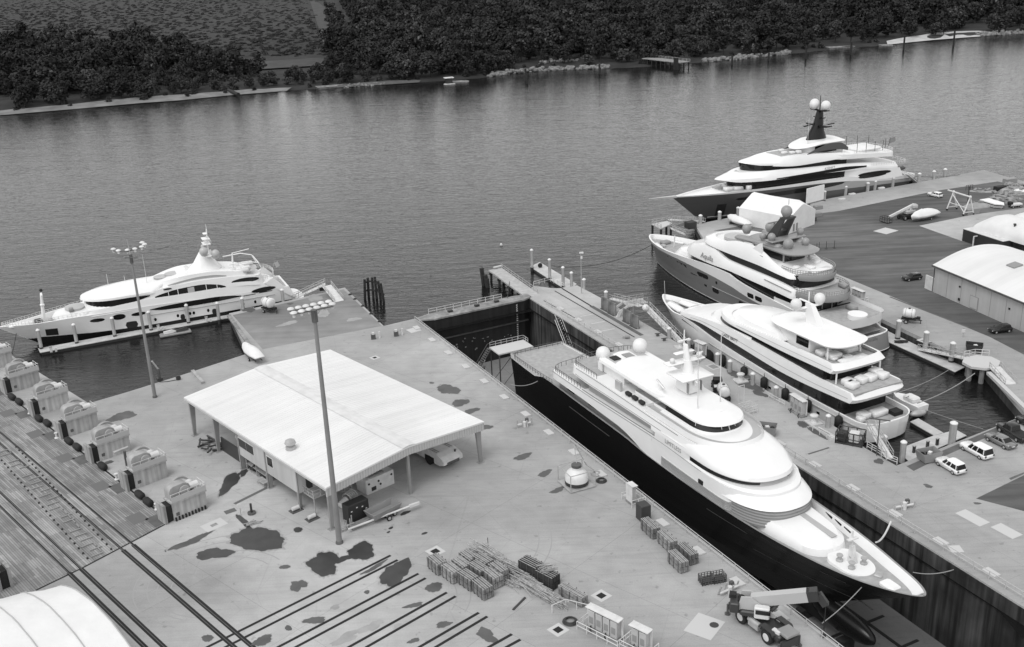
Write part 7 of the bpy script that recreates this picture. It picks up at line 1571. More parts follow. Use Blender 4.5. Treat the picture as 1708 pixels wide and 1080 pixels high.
# tank trailers
def tank_trailer(label, px, py, rz, L_=2.6, r=.95):
    t = gthing('tank_trailer', label, 'water tank', px, py, rz); z = 1.0+r
    mb = MB(); rs = []
    for x, q in ((-.5,.05),(-.5,.55),(-.46,.82),(-.38,.97),(-.3,1),(.3,1),(.38,.97),(.46,.82),(.5,.55),(.5,.05)): rs.append([(x*L_,q*r*math.cos(a*.3927),z+q*r*math.sin(a*.3927)) for a in range(16)])
    mb.rings(rs); mb.build('tank', PLASTIC, t, smooth=50)
    mb = MB(); [mb.tube([(x,(r+.03)*math.cos(a*.3927),z+(r+.03)*math.sin(a*.3927)) for a in range(17)],.04,4) for x in (-.25*L_,.25*L_)]; mb.build('strap', GREYP, t); MB().cyl((0,0,z+r-.02),(0,0,z+r+.15),.25,n=10).build('lid', DSTEEL, t)
    mb = MB(); mb.box(-L_*.55,L_*.6,-r*.8,r*.8,.75,1.0); mb.tube([(L_*.5,-r*.7,.85),(L_*1.05,0,.7),(L_*.5,r*.7,.85)],.08,5); mb.cyl((L_*.95,0,0),(L_*.95,0,.7),.07,n=6); mb.obox((L_*.75,0,1.15),(.7,.7,.5)); mb.build('frame', BLACK, t)
    wheels(t, [(-.3,-r-.1),(-.3,r+.1)], .42, .26); return t
tank_trailer('white water tank trailer on the left pier beside the all-white yacht', 449, 520, R(-40), 2.8, 1.15)
tank_trailer('white water tank trailer on the quay edge left of the curved-roof warehouse', 1515, 538, R(-30), 2.4, .95)
# finger pier furniture
for k,(px,py) in enumerate(((886.5,416.5),(916.3,432.5),(938.8,445.5),(953,454.3))): steel_pile('steel pile through the small pontoon at the pier tip, number %s from the tip' % ('one','two','three','four')[k], px, py, 3.2, .36)
for k,(px,py) in enumerate(((974,465.5),(1010.7,486),(1116.5,547),(1149,565.5),(1197,589.5),(1218,601.5),(1256,622.5),(1295,645),(1337.5,668),(1382,692.5))): steel_pile('steel pile with a white cap along the finger pier, number %s from the pier tip' % ('one','two','three','four','five','six','seven','eight','nine','ten')[k], px, py, 2.2, .40)
pontoon('small floating pontoon at the tip of the finger pier', [(884,445),(900,437.5),(962,474),(946,485),(932,476)])
c = at(901,447,-1.65); t = thing('tyre', 'black tyre standing on the small pontoon at the pier tip', 'tyre', c, .3); MB().lathe((0,0,0),[(.35,-.15),(.55,-.15),(.6,0),(.55,.15),(.35,.15)],14).build('rubber', BLACK, t).rotation_euler = (R(80),0,0); bpy.data.objects[t.name].location.z += .6
mb = MB(); t = thing('safety_railing', 'short pale railing across the tip of the finger pier', 'railing', (0,0,0)); railing(mb,[at(890,478),at(918,470),at(941,481)],1.1,.05,1.6,2); mb.build('rails', PALEST, t)
t = gthing('light_pole', 'thin light pole standing on the edge of the finger pier near its tip', 'lamp post', 970, 490, 0); MB().cyl((0,0,0),(0,0,9.5),.12,.08,8).build('pole', STEEL, t); MB().obox((.1,0,9.4),(.9,.4,.3)).build('lamp_head', PALEST, t); MB().obox((.1,0,8.3),(.4,.4,.5)).build('box', PALEST, t)
for k,(px,py) in enumerate(((1009.5,517.5),(1021,524.5),(1046,538),(1058.5,546))):
    t = gthing('upright_slab', 'upright weathered panel on the finger pier, %s from the tip' % ('first','second','third','fourth')[k], 'screen', px, py, R(-62)); MB().box(-1.35,1.35,-.15,.15,0,2.7).build('plate', mat('weathered panel',.17,.8,.5,.6,wstreak=.4), t); MB().box(-1.2,1.2,-.5,.5,0,.15).build('foot', DSTEEL, t)  # plain upright grey slabs standing on the pier
t = gthing('gangway_landing', 'arched gangway landing with pale sides at the edge of the finger pier', 'landing', 1053, 522, ang(at(1030,523),at(1078,516)))
mb = MB(); mb.vprism([(-4,0),(-3.2,1.3),(-1.5,2.2),(3.2,2.4),(3.2,2.1),(-1.3,1.8),(-2.6,1.1),(-3.2,0)],-1.3,-1.15); mb.vprism([(-4,0),(-3.2,1.3),(-1.5,2.2),(3.2,2.4),(3.2,2.1),(-1.3,1.8),(-2.6,1.1),(-3.2,0)],1.15,1.3); mb.build('arched_sides', PALEST, t); MB().box(-1.5,3.2,-1.15,1.15,2.0,2.15).build('landing_deck', STEEL, t)
mb = MB(); railing(mb,[(-1.5,-1.2,2.2),(3.2,-1.2,2.3)],1.1,.05,1.4,2); railing(mb,[(-1.5,1.2,2.2),(3.2,1.2,2.3)],1.1,.05,1.4,2); [mb.cyl((x,y,0),(x,y,2.1),.12,n=6) for x in (0,3) for y in (-1.1,1.1)]; mb.build('handrail', STEEL, t)
gangway('long truss gangway sloping down along the finger pier toward the white terraced yacht', at(1078,513,2.4), at(1141,577,-.8), 1.5)
gangway('truss gangway running up along the finger pier edge from the panels', at(1020,498,.3), at(1070,511,2.4), 1.3, 1.0, truss=False)
c = at(1077,516,2.4); o = MB().sph((0,0,1.1),.75,10,6).build('white_bag', PLASTIC, smooth=60, loc=(c.x,c.y,1.6)); tag(o,'white bag hung at the head of the gangway landing','bag')
def bollard(label, px, py, s=1.0, m=PALEST):
    t = gthing('mooring_bollard', label, 'bollard', px, py, .3); MB().lathe((0,0,0),[(.5*s,.2),(.42*s,.3),(.40*s,.95*s),(.62*s,1.1*s),(.62*s,1.3*s),(.4*s,1.42*s),(.02,1.45*s)],14).build('post', m, t, smooth=45); MB().obox((0,0,.1),(2.0*s,2.0*s,.2)).build('base', PALE, t); return t
bollard('white bollard on the finger pier below the bow of the white terraced yacht', 1135, 580); bollard('white bollard standing in the wet patch on the finger pier', 1235, 636, 1.1); bollard('white bollard near the stern of the white terraced yacht', 1357, 706, 1.1)
t = gthing('small_cleat', 'small box cleat on the finger pier between the crane tracks', 'cleat', 1046, 565, 0); MB().obox((0,0,.35),(1.0,.6,.5),bev=.1).build('body', GREYP, t); MB().cyl((-.8,0,0),(-.8,0,.5),.12,n=6).build('pin', STEEL, t)
for px,py,lab in ((1097,561,'left one of two dark mooring cleats on the finger pier'),(1108,569,'right one of two dark mooring cleats on the finger pier')):
    t = gthing('mooring_cleat', lab, 'cleat', px, py, .2); MB().obox((0,0,.25),(.5,.4,.5)).build('foot', DSTEEL, t); MB().cyl((-.6,0,.55),(.6,0,.55),.12,n=6).build('horn', DSTEEL, t)
cabinets('white service cabinet on a pad beside the bow of the white terraced yacht', 1167, 593, dckr+.1, 2, 2.0, False); sheet('concrete_pad', PX([(1148,597),(1160,588),(1178,598),(1166,607)]), .010, GREYP)
cabinets('row of three service cabinets with black hoses beside the white terraced yacht', 1330, 690, dckr-.1, 3, 2.2, False)
t = gthing('dock_ladder', 'low pale steel edge barrier on the finger pier left of the service cabinets', 'barrier', 1295, 671, dckr); mb = MB(); railing(mb,[(-2,0,0),(2,0,0)],.9,.05,1.3,2); mb.build('rails', PALEST, t)
t = gthing('ramp_frame', 'pale frame of pipes on the wet concrete right of the stern bollard', 'pipe frame', 1378, 727, dckr); mb = MB(); railing(mb,[(-2.4,-.6,0),(2.4,-.6,0)],.8,.06,1.4,1); mb.tube([(-2.4,.6,.3),(2.6,.6,.3)],.1,5); mb.obox((1.4,0,.2),(1.6,.7,.4)); mb.build('frame', PALEST, t)
t = gthing('basket_cage', 'steel personnel basket with a tall gate frame beside the black yacht', 'basket', 1247, 687, R(25)); mb = MB(); railing(mb,[(-1.2,-1,0),(1.2,-1,0),(1.2,1,0),(-1.2,1,0),(-1.2,-1,0)],1.3,.05,.8,3); mb.build('basket', PALEST, t); mb = MB(); mb.tube([(-2.6,-.6,0),(-2.6,-.6,5.4),(-1.4,-.6,5.4),(-1.4,-.6,0)],.07,5); mb.build('gate_frame', PALEST, t); MB().box(-1.2,1.2,-1,1,0,.12).build('floor', STEEL, t); MB().obox((-2.8,.8,.4),(1.4,1.0,.8)).build('side_box', PLASTIC, t)
def skip(label, px, py, rz, L_, W_, H_, m=GREYP):
    t = gthing('skip', label, 'skip', px, py, rz); mb = MB(); r_ = lambda s,w,z: [(-L_/2*s,-W_/2*w,z),(L_/2*s,-W_/2*w,z),(L_/2*s,W_/2*w,z),(-L_/2*s,W_/2*w,z)]
    mb.rings([r_(.78,.9,.15),r_(1,1,H_),r_(.95,.93,H_),r_(.74,.83,.3)]); mb.build('tub', m, t); rr = random.Random(int(px)); mb = MB(); [mb.obox((rr.uniform(-.3,.3)*L_,rr.uniform(-.25,.25)*W_,H_*.55),(rr.uniform(.4,.9),rr.uniform(.3,.6),.4),rr.uniform(0,3)) for i in range(6)]; mb.build('rubbish', DARKP, t); MB().obox((.2,0,H_*.75),(.6,.5,.4),.5).build('white_bag', PLASTIC, t); return t
skip('grey rubbish skip behind the rounded front of the black yacht', 1277, 724, R(-20), 3.4, 2.2, 1.6); skip('grey skip parked between the quay edge and the white hatchback', 1548, 768, R(15), 3.2, 2.2, 1.6); skip('dark skip beside the octagonal landing on the right quay', 1624, 587, R(-25), 3.0, 2.0, 1.6, DARKP)
t = gthing('dark_cage', 'dark open steel cage with a white unit at the foot of the boarding stairs', 'cage', 1418, 738, R(-30)); mb = MB(); railing(mb,[(-2,-1.2,0),(2,-1.2,0),(2,1.2,0),(-2,1.2,0),(-2,-1.2,0)],2.0,.08,1.2,2); mb.build('frame', DARKP, t); MB().box(-2,2,-1.2,1.2,0,.2).build('floor', DARKP, t); MB().obox((.6,0,1.1),(1.5,1.2,1.7),bev=.1).build('unit', PALEST, t); MB().obox((-1.2,0,.9),(1.2,1.6,1.3)).build('dark_box', DARKP, t)
# boarding stairs at the stern
gangway('boarding stairs with rails leaning against the stern of the white terraced yacht', at(1484,765,.4), at(1452,712,2.6), 1.1)
mb = MB(); t = thing('safety_railing', 'low zigzag railing at the quay corner below the boarding stairs', 'railing', (0,0,0)); railing(mb,[at(1446,748),at(1462,757),at(1478,768),at(1496,775)],1.1,.05,1.2,3); mb.build('rails', PALEST, t)
t = gthing('light_pole', 'thin T-topped pole at the quay corner by the boarding stairs', 'lamp post', 1462, 760, 0); MB().cyl((0,0,0),(0,0,6.0),.09,n=6).build('pole', DSTEEL, t); MB().obox((0,0,6.0),(3.0,.2,.15),-.4).build('crossbar', DSTEEL, t)
def C4(x,y): return (1480+x/5.4, 660+y/5.4)
pontoon('pale floating pontoon at the quay corner beside the stern of the white terraced yacht', [C4(120,520),C4(170,455),C4(420,360),C4(500,340),C4(620,308),C4(715,360),C4(190,590)])
pontoon('narrow floating pontoon reaching from the corner pontoon toward the yacht stern', [C4(205,235),C4(280,205),C4(505,335),C4(420,358)], name='floating_pontoon')
steel_pile('thick steel pile rising through the corner pontoon', *C4(602,240), 3.0, .55); steel_pile('shorter steel pile at the near end of the corner pontoon', *C4(150,412), 2.2, .45); steel_pile('steel pile beside the boarding stairs', 1475, 727, 2.2, .45)
def C3(x,y): return (1480+x/4.908, 480+y/4.908)
pontoon('long floating pontoon behind the grey yacht along the right quay', [(1448,553),(1470,547),C3(380,540),C3(636,650),C3(555,690),C3(0,440)])
for k,(px,py) in enumerate(((1467,519),(1500,534.5),(1546,553.5),(1590,571.5))): steel_pile('steel pile along the right quay, number %s from the grey yacht' % ('one','two','three','four')[k], px, py, 2.2, .48)
gangway('truss gangway lying on the long pontoon at the right quay', at(*C3(270,500),-1.3), at(*C3(690,585),.4), 1.6)
c = at(*C3(110,450),-1.65); t = thing('rope_heap', 'dark heap of mooring rope on the long pontoon', 'rope', c); mb = MB(); [mb.tube([(rr.uniform(-1,1)+math.cos(a*.6)*.7,rr.uniform(-.1,.1)+math.sin(a*.6)*.5,.1+.05*k) for a in range(11)],.08,4) for k in range(4)]; mb.build('coils', DROPE, t)
c = at(*C3(770,605),1.0); t = thing('octagonal_landing', 'pale octagonal landing on thick piles at the corner of the right quay', 'landing', (c.x,c.y,0), .3)
MB().prism([(3.4*math.cos(R(22.5+45*k)),3.0*math.sin(R(22.5+45*k))) for k in range(8)],.55,1.0).build('landing_deck', PALE, t); mb = MB(); [mb.cyl((2.3*math.cos(R(60*k)),2.0*math.sin(R(60*k)),-8),(2.3*math.cos(R(60*k)),2.0*math.sin(R(60*k)),.55),.45,n=10) for k in range(6)]; mb.build('piles', DCONC, t)
mb = MB(); railing(mb,[(3.0,1.6,1.0),(1.0,2.9,1.0),(-1.4,2.8,1.0)],1.1,.05,1.2,2); mb.build('handrail', PALEST, t)
gangway('pale ramp with rails sloping from the octagonal landing to the right quay', at(*C3(880,650),1.0), at(*C3(1010,790),.1), 2.0, 1.0)
t = thing('cutoff_wall', 'pale low wall along the right quay edge between ramp and corner', 'kerb', at(1680,652), ang(at(1650,620),at(1708,676))); MB().box(-7,9,-.7,.1,0,.5).build('beam', PALE, t)
for px,py,lab in ((1549,702.5,''),) if 0 else (): pass
for k,(px,py) in enumerate((C4(360,470),C4(447,447),C4(238,515))):
    c = at(px,py,-1.65); t = thing('dock_pedestal', 'dark service post on the corner pontoon, %s from the skip' % ('nearest','middle','farthest')[k], 'service post', c, .4); MB().obox((0,0,.55),(.4,.3,1.1)).build('post', DARKP, t); MB().obox((0,0,1.15),(.5,.4,.12)).build('lid', STEEL, t)
# tender stowed at the stern
c = at(1493,670,WZ); t = thing('tender_boat', 'white tender boat moored off the stern of the white terraced yacht', 'boat', (c.x+1.5,c.y-2,WZ), R(116)); MB().rings([[(-3.2,y*1.3*s,z) for y,z in ((-1,.2),(1,.2),(1,1.3),(-1,1.3))] if 0 else [(-3.2+6.4*q,y,z) for y,z in ((-1.3*s,.1),(1.3*s,.1),(1.4*s,1.3),(-1.4*s,1.3))] for q,s in ((0,.9),(.5,1),(.8,.75),(1,.15))]).build('hull', WHITE, t, smooth=40); MB().obox((-.6,0,1.7),(2.4,1.8,.9),bev=.2).build('console', PLASTIC, t)
t = thing('outboard_float', 'grey inflatable float beside the white tender at the narrow pontoon', 'float', at(*C4(275,190),WZ), .3); MB().sph((0,0,.6),(1.6,.7,.6),12,8).build('tube', STEEL, t, smooth=60)
# ------------------------------------------------------------------ mobile crane
t = gthing('mobile_crane', 'dark rough-terrain crane with a pale boom reaching over the dry dock', 'crane', 1271, 1050, ang(at(1238,1028),at(1284,1064)))
CRZ = t.rotation_euler.z; CB = Matrix.Rotation(-CRZ,4,'Z') @ Matrix.Translation(-t.location)
mb = MB(); mb.obox((0,0,1.25),(7.6,2.1,.8),bev=.1); mb.obox((3.2,0,1.5),(1.6,2.3,.7),bev=.15); mb.obox((-3.2,0,1.6),(1.6,2.3,.9),bev=.15); mb.obox((4.4,0,1.0),(.35,2.5,1.0)); mb.obox((-4.3,0,1.0),(.35,2.5,1.0)); mb.build('chassis', DARKP, t)
wheels(t, [(-2.2,-1.15),(-2.2,1.15),(2.2,-1.15),(2.2,1.15)], .88, .62, BLACK, PALEST)
mb = MB()
for x in (-2.2,2.2):
    for y in (-1.2,1.2): mb.vprism([(x-1.15,1.55),(x-.85,1.95),(x+.85,1.95),(x+1.15,1.55),(x+1.15,1.75),(x+.9,2.08),(x-.9,2.08),(x-1.15,1.75)], y-.38, y+.38)
mb.build('mudguard', DARKP, t)
mb = MB()
for x in (-4.3,4.4):
    for y in (-1.5,1.5): mb.cyl((x,y,.15),(x,y,1.4),.13,n=8); mb.cyl((x,y,.02),(x,y,.15),.35,n=10)
mb.build('outrigger', DSTEEL, t)
br_, tip = CB @ at(1264,997,3.6), CB @ at(1357,984,5.6); bd = (tip-br_).normalized(); ba = math.atan2(bd.y,bd.x)
T = thing('x','x','x'); T.parent = t; T.location = (br_.x*.35,br_.y*.35,1.7); T.rotation_euler = (0,0,ba); T.name = 'turntable_assembly'
bpy.data.objects.remove(T)
u_ = Vector((bd.x,bd.y,0)).normalized(); v_ = Vector((-u_.y,u_.x,0)); cc = Vector((-.4,0,0))
def UV(a,b,z): p = cc+u_*a+v_*b; return (p.x,p.y,z)
mb = MB(); mb.cyl((cc.x,cc.y,1.6),(cc.x,cc.y,2.0),.95,n=16); mb.obox(UV(-.6,0,2.35),(3.4,2.2,.7),ba,bev=.15); mb.build('turntable', DARKP, t)
mb = MB()
for s_ in (-.62,.62): mb.rings([[UV(-2.6,s_-.08,2.6),UV(1.6,s_-.08,2.0),UV(1.9,s_-.08,2.3),UV(-1.2,s_-.08,4.4),UV(-2.2,s_-.08,4.3)],[UV(-2.6,s_+.08,2.6),UV(1.6,s_+.08,2.0),UV(1.9,s_+.08,2.3),UV(-1.2,s_+.08,4.4),UV(-2.2,s_+.08,4.3)]])
mb.build('boom_bracket', mat('crane boom paint',.42,.45), t)
p0 = Vector(UV(-1.0,0,3.6)); p1 = p0 + Vector((bd.x,bd.y,0)).normalized()*6.3 + Vector((0,0,1.7))
def beam(mb, a, b, w0, h0, w1=None, h1=None):
    a = Vector(a); b = Vector(b); d = (b-a).normalized(); s_ = Vector((-d.y,d.x,0)).normalized(); n_ = d.cross(s_); w1 = w1 or w0; h1 = h1 or h0
    mb.rings([[c+s_*w*i/2+n_*h*j/2 for i,j in ((-1,-1),(1,-1),(1,1),(-1,1))] for c,w,h in ((a,w0,h0),(b,w1,h1))])
mb = MB(); beam(mb,p0,p1,.95,1.35); boom = mb.build('boom', mat('crane boom paint',.42,.45), t)
mb = MB(); beam(mb,p1-(p1-p0).normalized()*.3,p1+(p1-p0).normalized()*.9,1.0,1.35); q_ = p1+(p1-p0).normalized()*.9; beam(mb,q_,q_+u_*.9+Vector((0,0,-1.3)),.7,.8); mb.build('boom_head', DARKP, boom)
mb = MB(); mb.cyl(UV(.9,0,2.2),p0.lerp(p1,.52)-Vector((0,0,.5)),.2,n=8); mb.cyl(Vector(UV(.9,0,2.2)).lerp(p0.lerp(p1,.52)-Vector((0,0,.5)),.0),Vector(UV(.9,0,2.2)).lerp(p0.lerp(p1,.52)-Vector((0,0,.5)),.6),.28,n=8); mb.build('lift_cylinder', DSTEEL, t)
hk = q_+u_*.9+Vector((0,0,-1.3)); mb = MB(); [mb.cyl(hk+v_*s_,(hk.x+v_.x*s_,hk.y+v_.y*s_,hk.z-3.6),.05,n=5) for s_ in (-.25,.25)]; mb.build('hoist_rope', BLACK, t); mb = MB(); mb.obox((hk.x,hk.y,hk.z-4.0),(.5,.6,.9),bev=.15); mb.cyl((hk.x,hk.y,hk.z-4.4),(hk.x,hk.y,hk.z-5.2),.13,n=6); mb.build('hook_block', DARKP, t)
mb = MB(); mb.obox(UV(.2,-1.15,2.95),(1.7,.85,1.5),ba,bev=.12); cabo = mb.build('cab', PALEST, t); MB().obox(UV(.3,-1.18,3.15),(1.72,.88,.75),ba,bev=.1).build('cab_window', GLASS, cabo)
mb = MB(); mb.obox(UV(-2.9,0,2.9),(1.1,2.3,1.3),ba,bev=.12); mb.build('counterweight', DARKP, t); mb = MB(); mb.cyl(UV(-2.2,-.5,3.4),UV(-2.2,.5,3.4),.45,n=12); mb.obox(UV(-3.2,.4,3.7),(.8,.8,.5),ba); mb.build('winch_drum', BLACK, t)
mb = MB(); mb.cyl((-.9,-1.2,1.5),(.9,-1.2,1.5),.32,n=10); mb.obox((0,-1.25,1.1),(1.6,.4,.6)); mb.build('air_tank', STEEL, t); MB().obox((3.9,.2,2.05),(1.8,1.9,.4),bev=.08).build('deck_box', GREYP, t); MB().obox((3.2,-.8,2.05),(1.0,.5,.35),.2).build('hook_rack', PALEST, t)

# ------------------------------------------------------------------ cars
CARW = mat('white car paint',.78,.2); CARS = mat('silver car paint',.26,.25,metal=.5); CARB = mat('black car paint',.018,.2); CARG = mat('dark car paint',.03,.22)
def car(label, a, b, kind, m, group=None, cat='car'):
    """a, b: photo pixels of the ground under the front and rear bumper"""
    A, B = at(*a), at(*b); c = (A+B)/2; rz = ang(B,A)
    L_, W_, H_ = dict(suv=(4.7,1.95,1.72), van=(5.2,2.05,1.85), sedan=(4.9,1.9,1.48), pickup=(5.8,2.1,1.95), hatch=(4.4,1.85,1.5))[kind]
    t = thing({'pickup':'pickup_truck','van':'minivan'}.get(kind,'parked_car'), label, {'pickup':'pickup truck','van':'minivan'}.get(kind,cat), c, rz, group)
    h = L_/2; w = W_/2; sh_ = .95 if kind != 'pickup' else 1.15
    fr, re = dict(suv=(1.15,-1.0),van=(1.35,-1.0),sedan=(1.0,-.8),pickup=(1.05,-.45),hatch=(1.05,-1.0))[kind]     # windscreen base (fraction of h from middle), rear glass base
    fx = h-fr*1.15; rx = {'suv':-h+.12,'van':-h+.10,'sedan':-h+.85,'pickup':-h*.18,'hatch':-h+.2}[kind]
    def ol(s_, z, f=1.0, cut=.35): return [(x*s_*f,y*s_,z) for x,y in ((-h,-w+cut*.6),(-h+cut*.5,-w),(h-cut,-w),(h-.02,-w+cut),(h,0),(h-.02,w-cut),(h-cut,w),(-h+cut*.5,w),(-h,w-cut*.6))]
    MB().rings([ol(.93,.28),ol(1,.42),ol(1,.72),ol(.985,sh_-.08),ol(.93,sh_)]).build('body', m, t, smooth=50)
    def gl(z, tt, iw):
        xa = rx+(.25 if kind in('suv','van','hatch','pickup') else .75)*tt; xb = fx-(.85 if kind!='pickup' else .6)*tt; ww = w*.93-iw
        return [(xa,-ww+.12,z),(xa+.15,-ww,z),(xb-.25,-ww,z),(xb,-ww+.25,z),(xb,ww-.25,z),(xb-.25,ww,z),(xa+.15,ww,z),(xa,ww-.12,z)]
    MB().rings([gl(sh_-.02,0,0),gl(H_-.10,.85,.14)]).build('windows', GLASS, t, smooth=30)
    MB().rings([gl(H_-.12,.86,.13),gl(H_-.03,.95,.16),gl(H_,1.1,.30)]).build('roof', m, t, smooth=50)
    mb = MB()
    for s_ in (-1,1):
        for f_ in (0,.45,.8) if kind != 'pickup' else (0,.6):
            a0 = gl(sh_-.02,0,-.012); a1 = gl(H_-.11,.85,.128); x0_ = a0[0][0]+.2+(a0[3][0]-a0[0][0]-.6)*f_; x1_ = a1[0][0]+.12+(a1[3][0]-a1[0][0]-.4)*f_
            mb.rings([[(x0_,s_*w*.945,sh_-.02),(x0_+.13,s_*w*.945,sh_-.02),(x0_+.13,s_*w*.9,sh_-.02),(x0_,s_*w*.9,sh_-.02)],[(x1_,s_*(w*.945-.14),H_-.1),(x1_+.13,s_*(w*.945-.14),H_-.1),(x1_+.13,s_*(w*.9-.14),H_-.1),(x1_,s_*(w*.9-.14),H_-.1)]])
    mb.build('pillar', m, t)
    wheels(t, [(-h*.62,-w+.1),(-h*.62,w-.1),(h*.62,-w+.1),(h*.62,w-.1)], .34 if kind!='pickup' else .4, .24)
    for s_ in (-1,1):
        MB().obox((h-.15,s_*(w-.32),sh_-.28),(.22,.42,.16),-s_*.35,bev=.03).build('headlight', STEEL, t); MB().obox((-h+.02,s_*(w-.25),sh_-.20),(.12,.3,.3),bev=.03).build('tail_light', DSTEEL, t)
    MB().obox((h-.03,0,.5),(.12,1.2,.2)).build('grille', DARKP, t); MB().obox((-h-.01,0,.62),(.06,.5,.14)).build('number_plate', PALEST, t)
    for s_ in (-1,1): MB().obox((fx-.35,s_*(w+.08),sh_+.05),(.14,.2,.16),bev=.03).build('mirror', m, t)
    if kind == 'pickup': MB().box(-h+.15,rx-.1,-w+.2,w-.2,sh_-.02,sh_+.015).build('bed_cover', BLACK, t)
    return t
car('white hatchback parked nearest the black yacht, beside the grey skip', (1566,771), (1604,794), 'suv', CARW)
car('white minivan parked between the white hatchback and the silver saloon', (1606,745), (1650,769), 'van', CARW)
car('silver grey saloon car parked between the white minivan and the black pickup', (1648,731), (1688,751), 'sedan', CARS)
car('black pickup truck with a covered bed, cut by the right edge of the photo', (1668,715), (1712,741), 'pickup', CARB)
car('second black car half hidden behind the black pickup at the right edge', (1700,702), (1736,722), 'sedan', CARB)
car('dark hatchback standing alone on the asphalt in front of the curved-roof warehouse', (1507,469), (1534,465), 'hatch', CARG)
car('dark car parked close beside the long wall of the curved-roof warehouse', (1651,556), (1684,552), 'hatch', CARB)
car('white car standing alone on the asphalt near the farthest quay', (1549,326), (1570,331), 'hatch', CARW)
car('dark vehicle at the far end of the yard, at the right edge', (1706,316), (1722,312), 'hatch', CARB)
# utility cart and tank on the finger pier
t = gthing('utility_truck', 'small black utility truck with a pale seat parked beside the black yacht', 'utility truck', 1197, 651, ang(at(1203,661),at(1196,637)))
MB().obox((.2,0,.75),(3.6,1.75,.8),bev=.12).build('body', BLACK, t); mb = MB(); [mb.cyl((x,y,1.1),(x*.9,y*.9,2.0),.05,n=5) for x in (-.4,1.2) for y in (-.75,.75)]; mb.box(-.4,1.2,-.75,.75,1.98,2.05); mb.build('roll_cage', BLACK, t); MB().obox((-1.0,0,1.2),(1.0,1.5,.12)).build('load_cover', PALEST, t); wheels(t, [(-1.2,-.85),(-1.2,.85),(1.4,-.85),(1.4,.85)], .38, .25); MB().obox((.9,0,1.5),(.06,1.4,.6),ry=-.3).build('windscreen', GLASS, t)
tank_trailer('white water tank trailer hitched behind the small black utility truck', 1206, 668, ang(at(1210,676),at(1201,656)), 3.2, .95)

# ------------------------------------------------------------------ east wharf: warehouse, fabric domes, tents
P0 = at(1554,487); wa = R(-72.6); t = thing('warehouse', 'long pale warehouse with a curved white roof at the right edge', 'warehouse', P0, wa)
WL, WW, EH, RI = 60.0, 23.0, 6.0, 2.9; WALLP = mat('warehouse wall', .42, .7, .06, .25, wstreak=.06)
mb = MB(); mb.prism([(.2,.2),(WL,.2),(WL,WW-.2),(.2,WW-.2)],0,EH-.05); wl0 = mb.build('wall', WALLP, t)
n = 20; arc = [(WW*i/n, EH+RI*math.sin(math.pi*i/n)**.9) for i in range(n+1)]
mb = MB(); mb.rings([[(x,y-.35 if y<1 else (y+.35 if y>WW-1 else y),z) for y,z in arc]+[(x,y,z-.22) for y,z in reversed(arc)] for x in (-.25,WL)]); rf = mb.build('roof', ROOFA, t, smooth=30)
mb = MB(); mb.rings([[(x,y,z-.1) for y,z in arc]+[(x,WW,EH-.1),(x,0,EH-.1)] for x in (.2,.5)]); mb.build('gable', WALLP, t)
MB().box(-.3,WL,-.5,-.32,EH-.35,EH+.02).build('gutter', DSTEEL, t)
def roofz(y): return EH+RI*math.sin(math.pi*y/WW)**.9
mb = MB(); mb.lathe((13,14,roofz(14)-.3),[(1.3,0),(1.2,.5),(.8,1.0),(.75,1.9),(.9,2.0),(.85,2.1)],14); v = mb.build('roof_vent', PALEST, rf, smooth=40); MB().cyl((13,14,roofz(14)+1.79),(13,14,roofz(14)+1.83),.72,n=14).build('vent_opening', BLACK, v)
MB().obox((13.5,8.2,roofz(8.2)+.12),(2.2,2.2,.3),rx=.18).build('skylight', GREYP, rf); MB().obox((19,17,roofz(17)+.1),(3,2,.3),rx=-.25).build('skylight', GREYP, rf)
for x,z,s_ in ((8,3.6,.35),(8.2,.9,.5),(22,3.4,.35),(36,3.4,.35)): MB().obox((x,.12,z),(s_,.2,s_)).build('wall_lamp', BLACK, t)
d = MB().box(11.2,13.6,.12,.19,.2,2.9).build('side_door', mat('door outline grey',.26,.6), t); MB().box(11.35,13.45,.09,.119,.3,2.75).build('door_leaf', WALLP, d)
for k in range(1,14): MB().box(k*4.2,k*4.2+.06,.16,.199,0,EH-.2).build('wall_seam', mat('seam grey',.24,.7), t)
MB().box(-2.6,.15,.2,.5,0,3.0).build('open_door_leaf', PALEST, t); MB().box(-.1,.05,.1,.25,0,EH-.1).build('corner_pipe', DSTEEL, t)
# fabric domes on containers
t = thing('fabric_dome_shelter', 'white fabric dome shelter standing on dark containers behind the warehouse', 'shelter', at(1605,402), ang(at(1605,402),at(1671,424)))
cw = (at(1671,424)-at(1605,402)).length
MB().box(0,cw,-.1,2.6,0,3.0).build('container', mat('dark container',.022,.7,.2,.4), t); MB().box(-.05,cw+.05,-.15,2.65,3.0,3.12).build('container_top', PALEST, t); MB().box(cw*.05,cw*1.0,12,14.5,0,3.0).build('container', mat('dark container',.022,.7), t)
FAB = mat('dome fabric', .66, .6, .05, .4)
def domeshell(mb, x0_, x1_, y0_, y1_, z0_, r_):
    n = 14; rs = []; m_ = 10
    for k in range(m_+1):
        f = k/m_; x = x0_+(x1_-x0_)*f; s_ = min(1, .5+f*2.2) if f < .25 else 1
        s_ = math.sin(min(1,f/.22)*math.pi/2)*.55+.45 if f<.22 else 1
        rs.append([(x,(y0_+y1_)/2+(y1_-y0_)/2*math.cos(math.pi*i/n)*(-1),z0_+r_*s_*math.sin(math.pi*i/n)**.85) for i in range(n+1)])
    mb.rings(rs, closed=True)
mb = MB(); domeshell(mb, 1.0, cw+9, 1.8, 12.6, 3.0, 3.9); mb.build('dome_cover', FAB, t, smooth=50)
t = thing('fabric_dome_shelter', 'second white fabric dome beyond the first, farther along the right edge', 'shelter', at(1605,402)+Vector((0,0,0)), ang(at(1605,402),at(1671,424)))
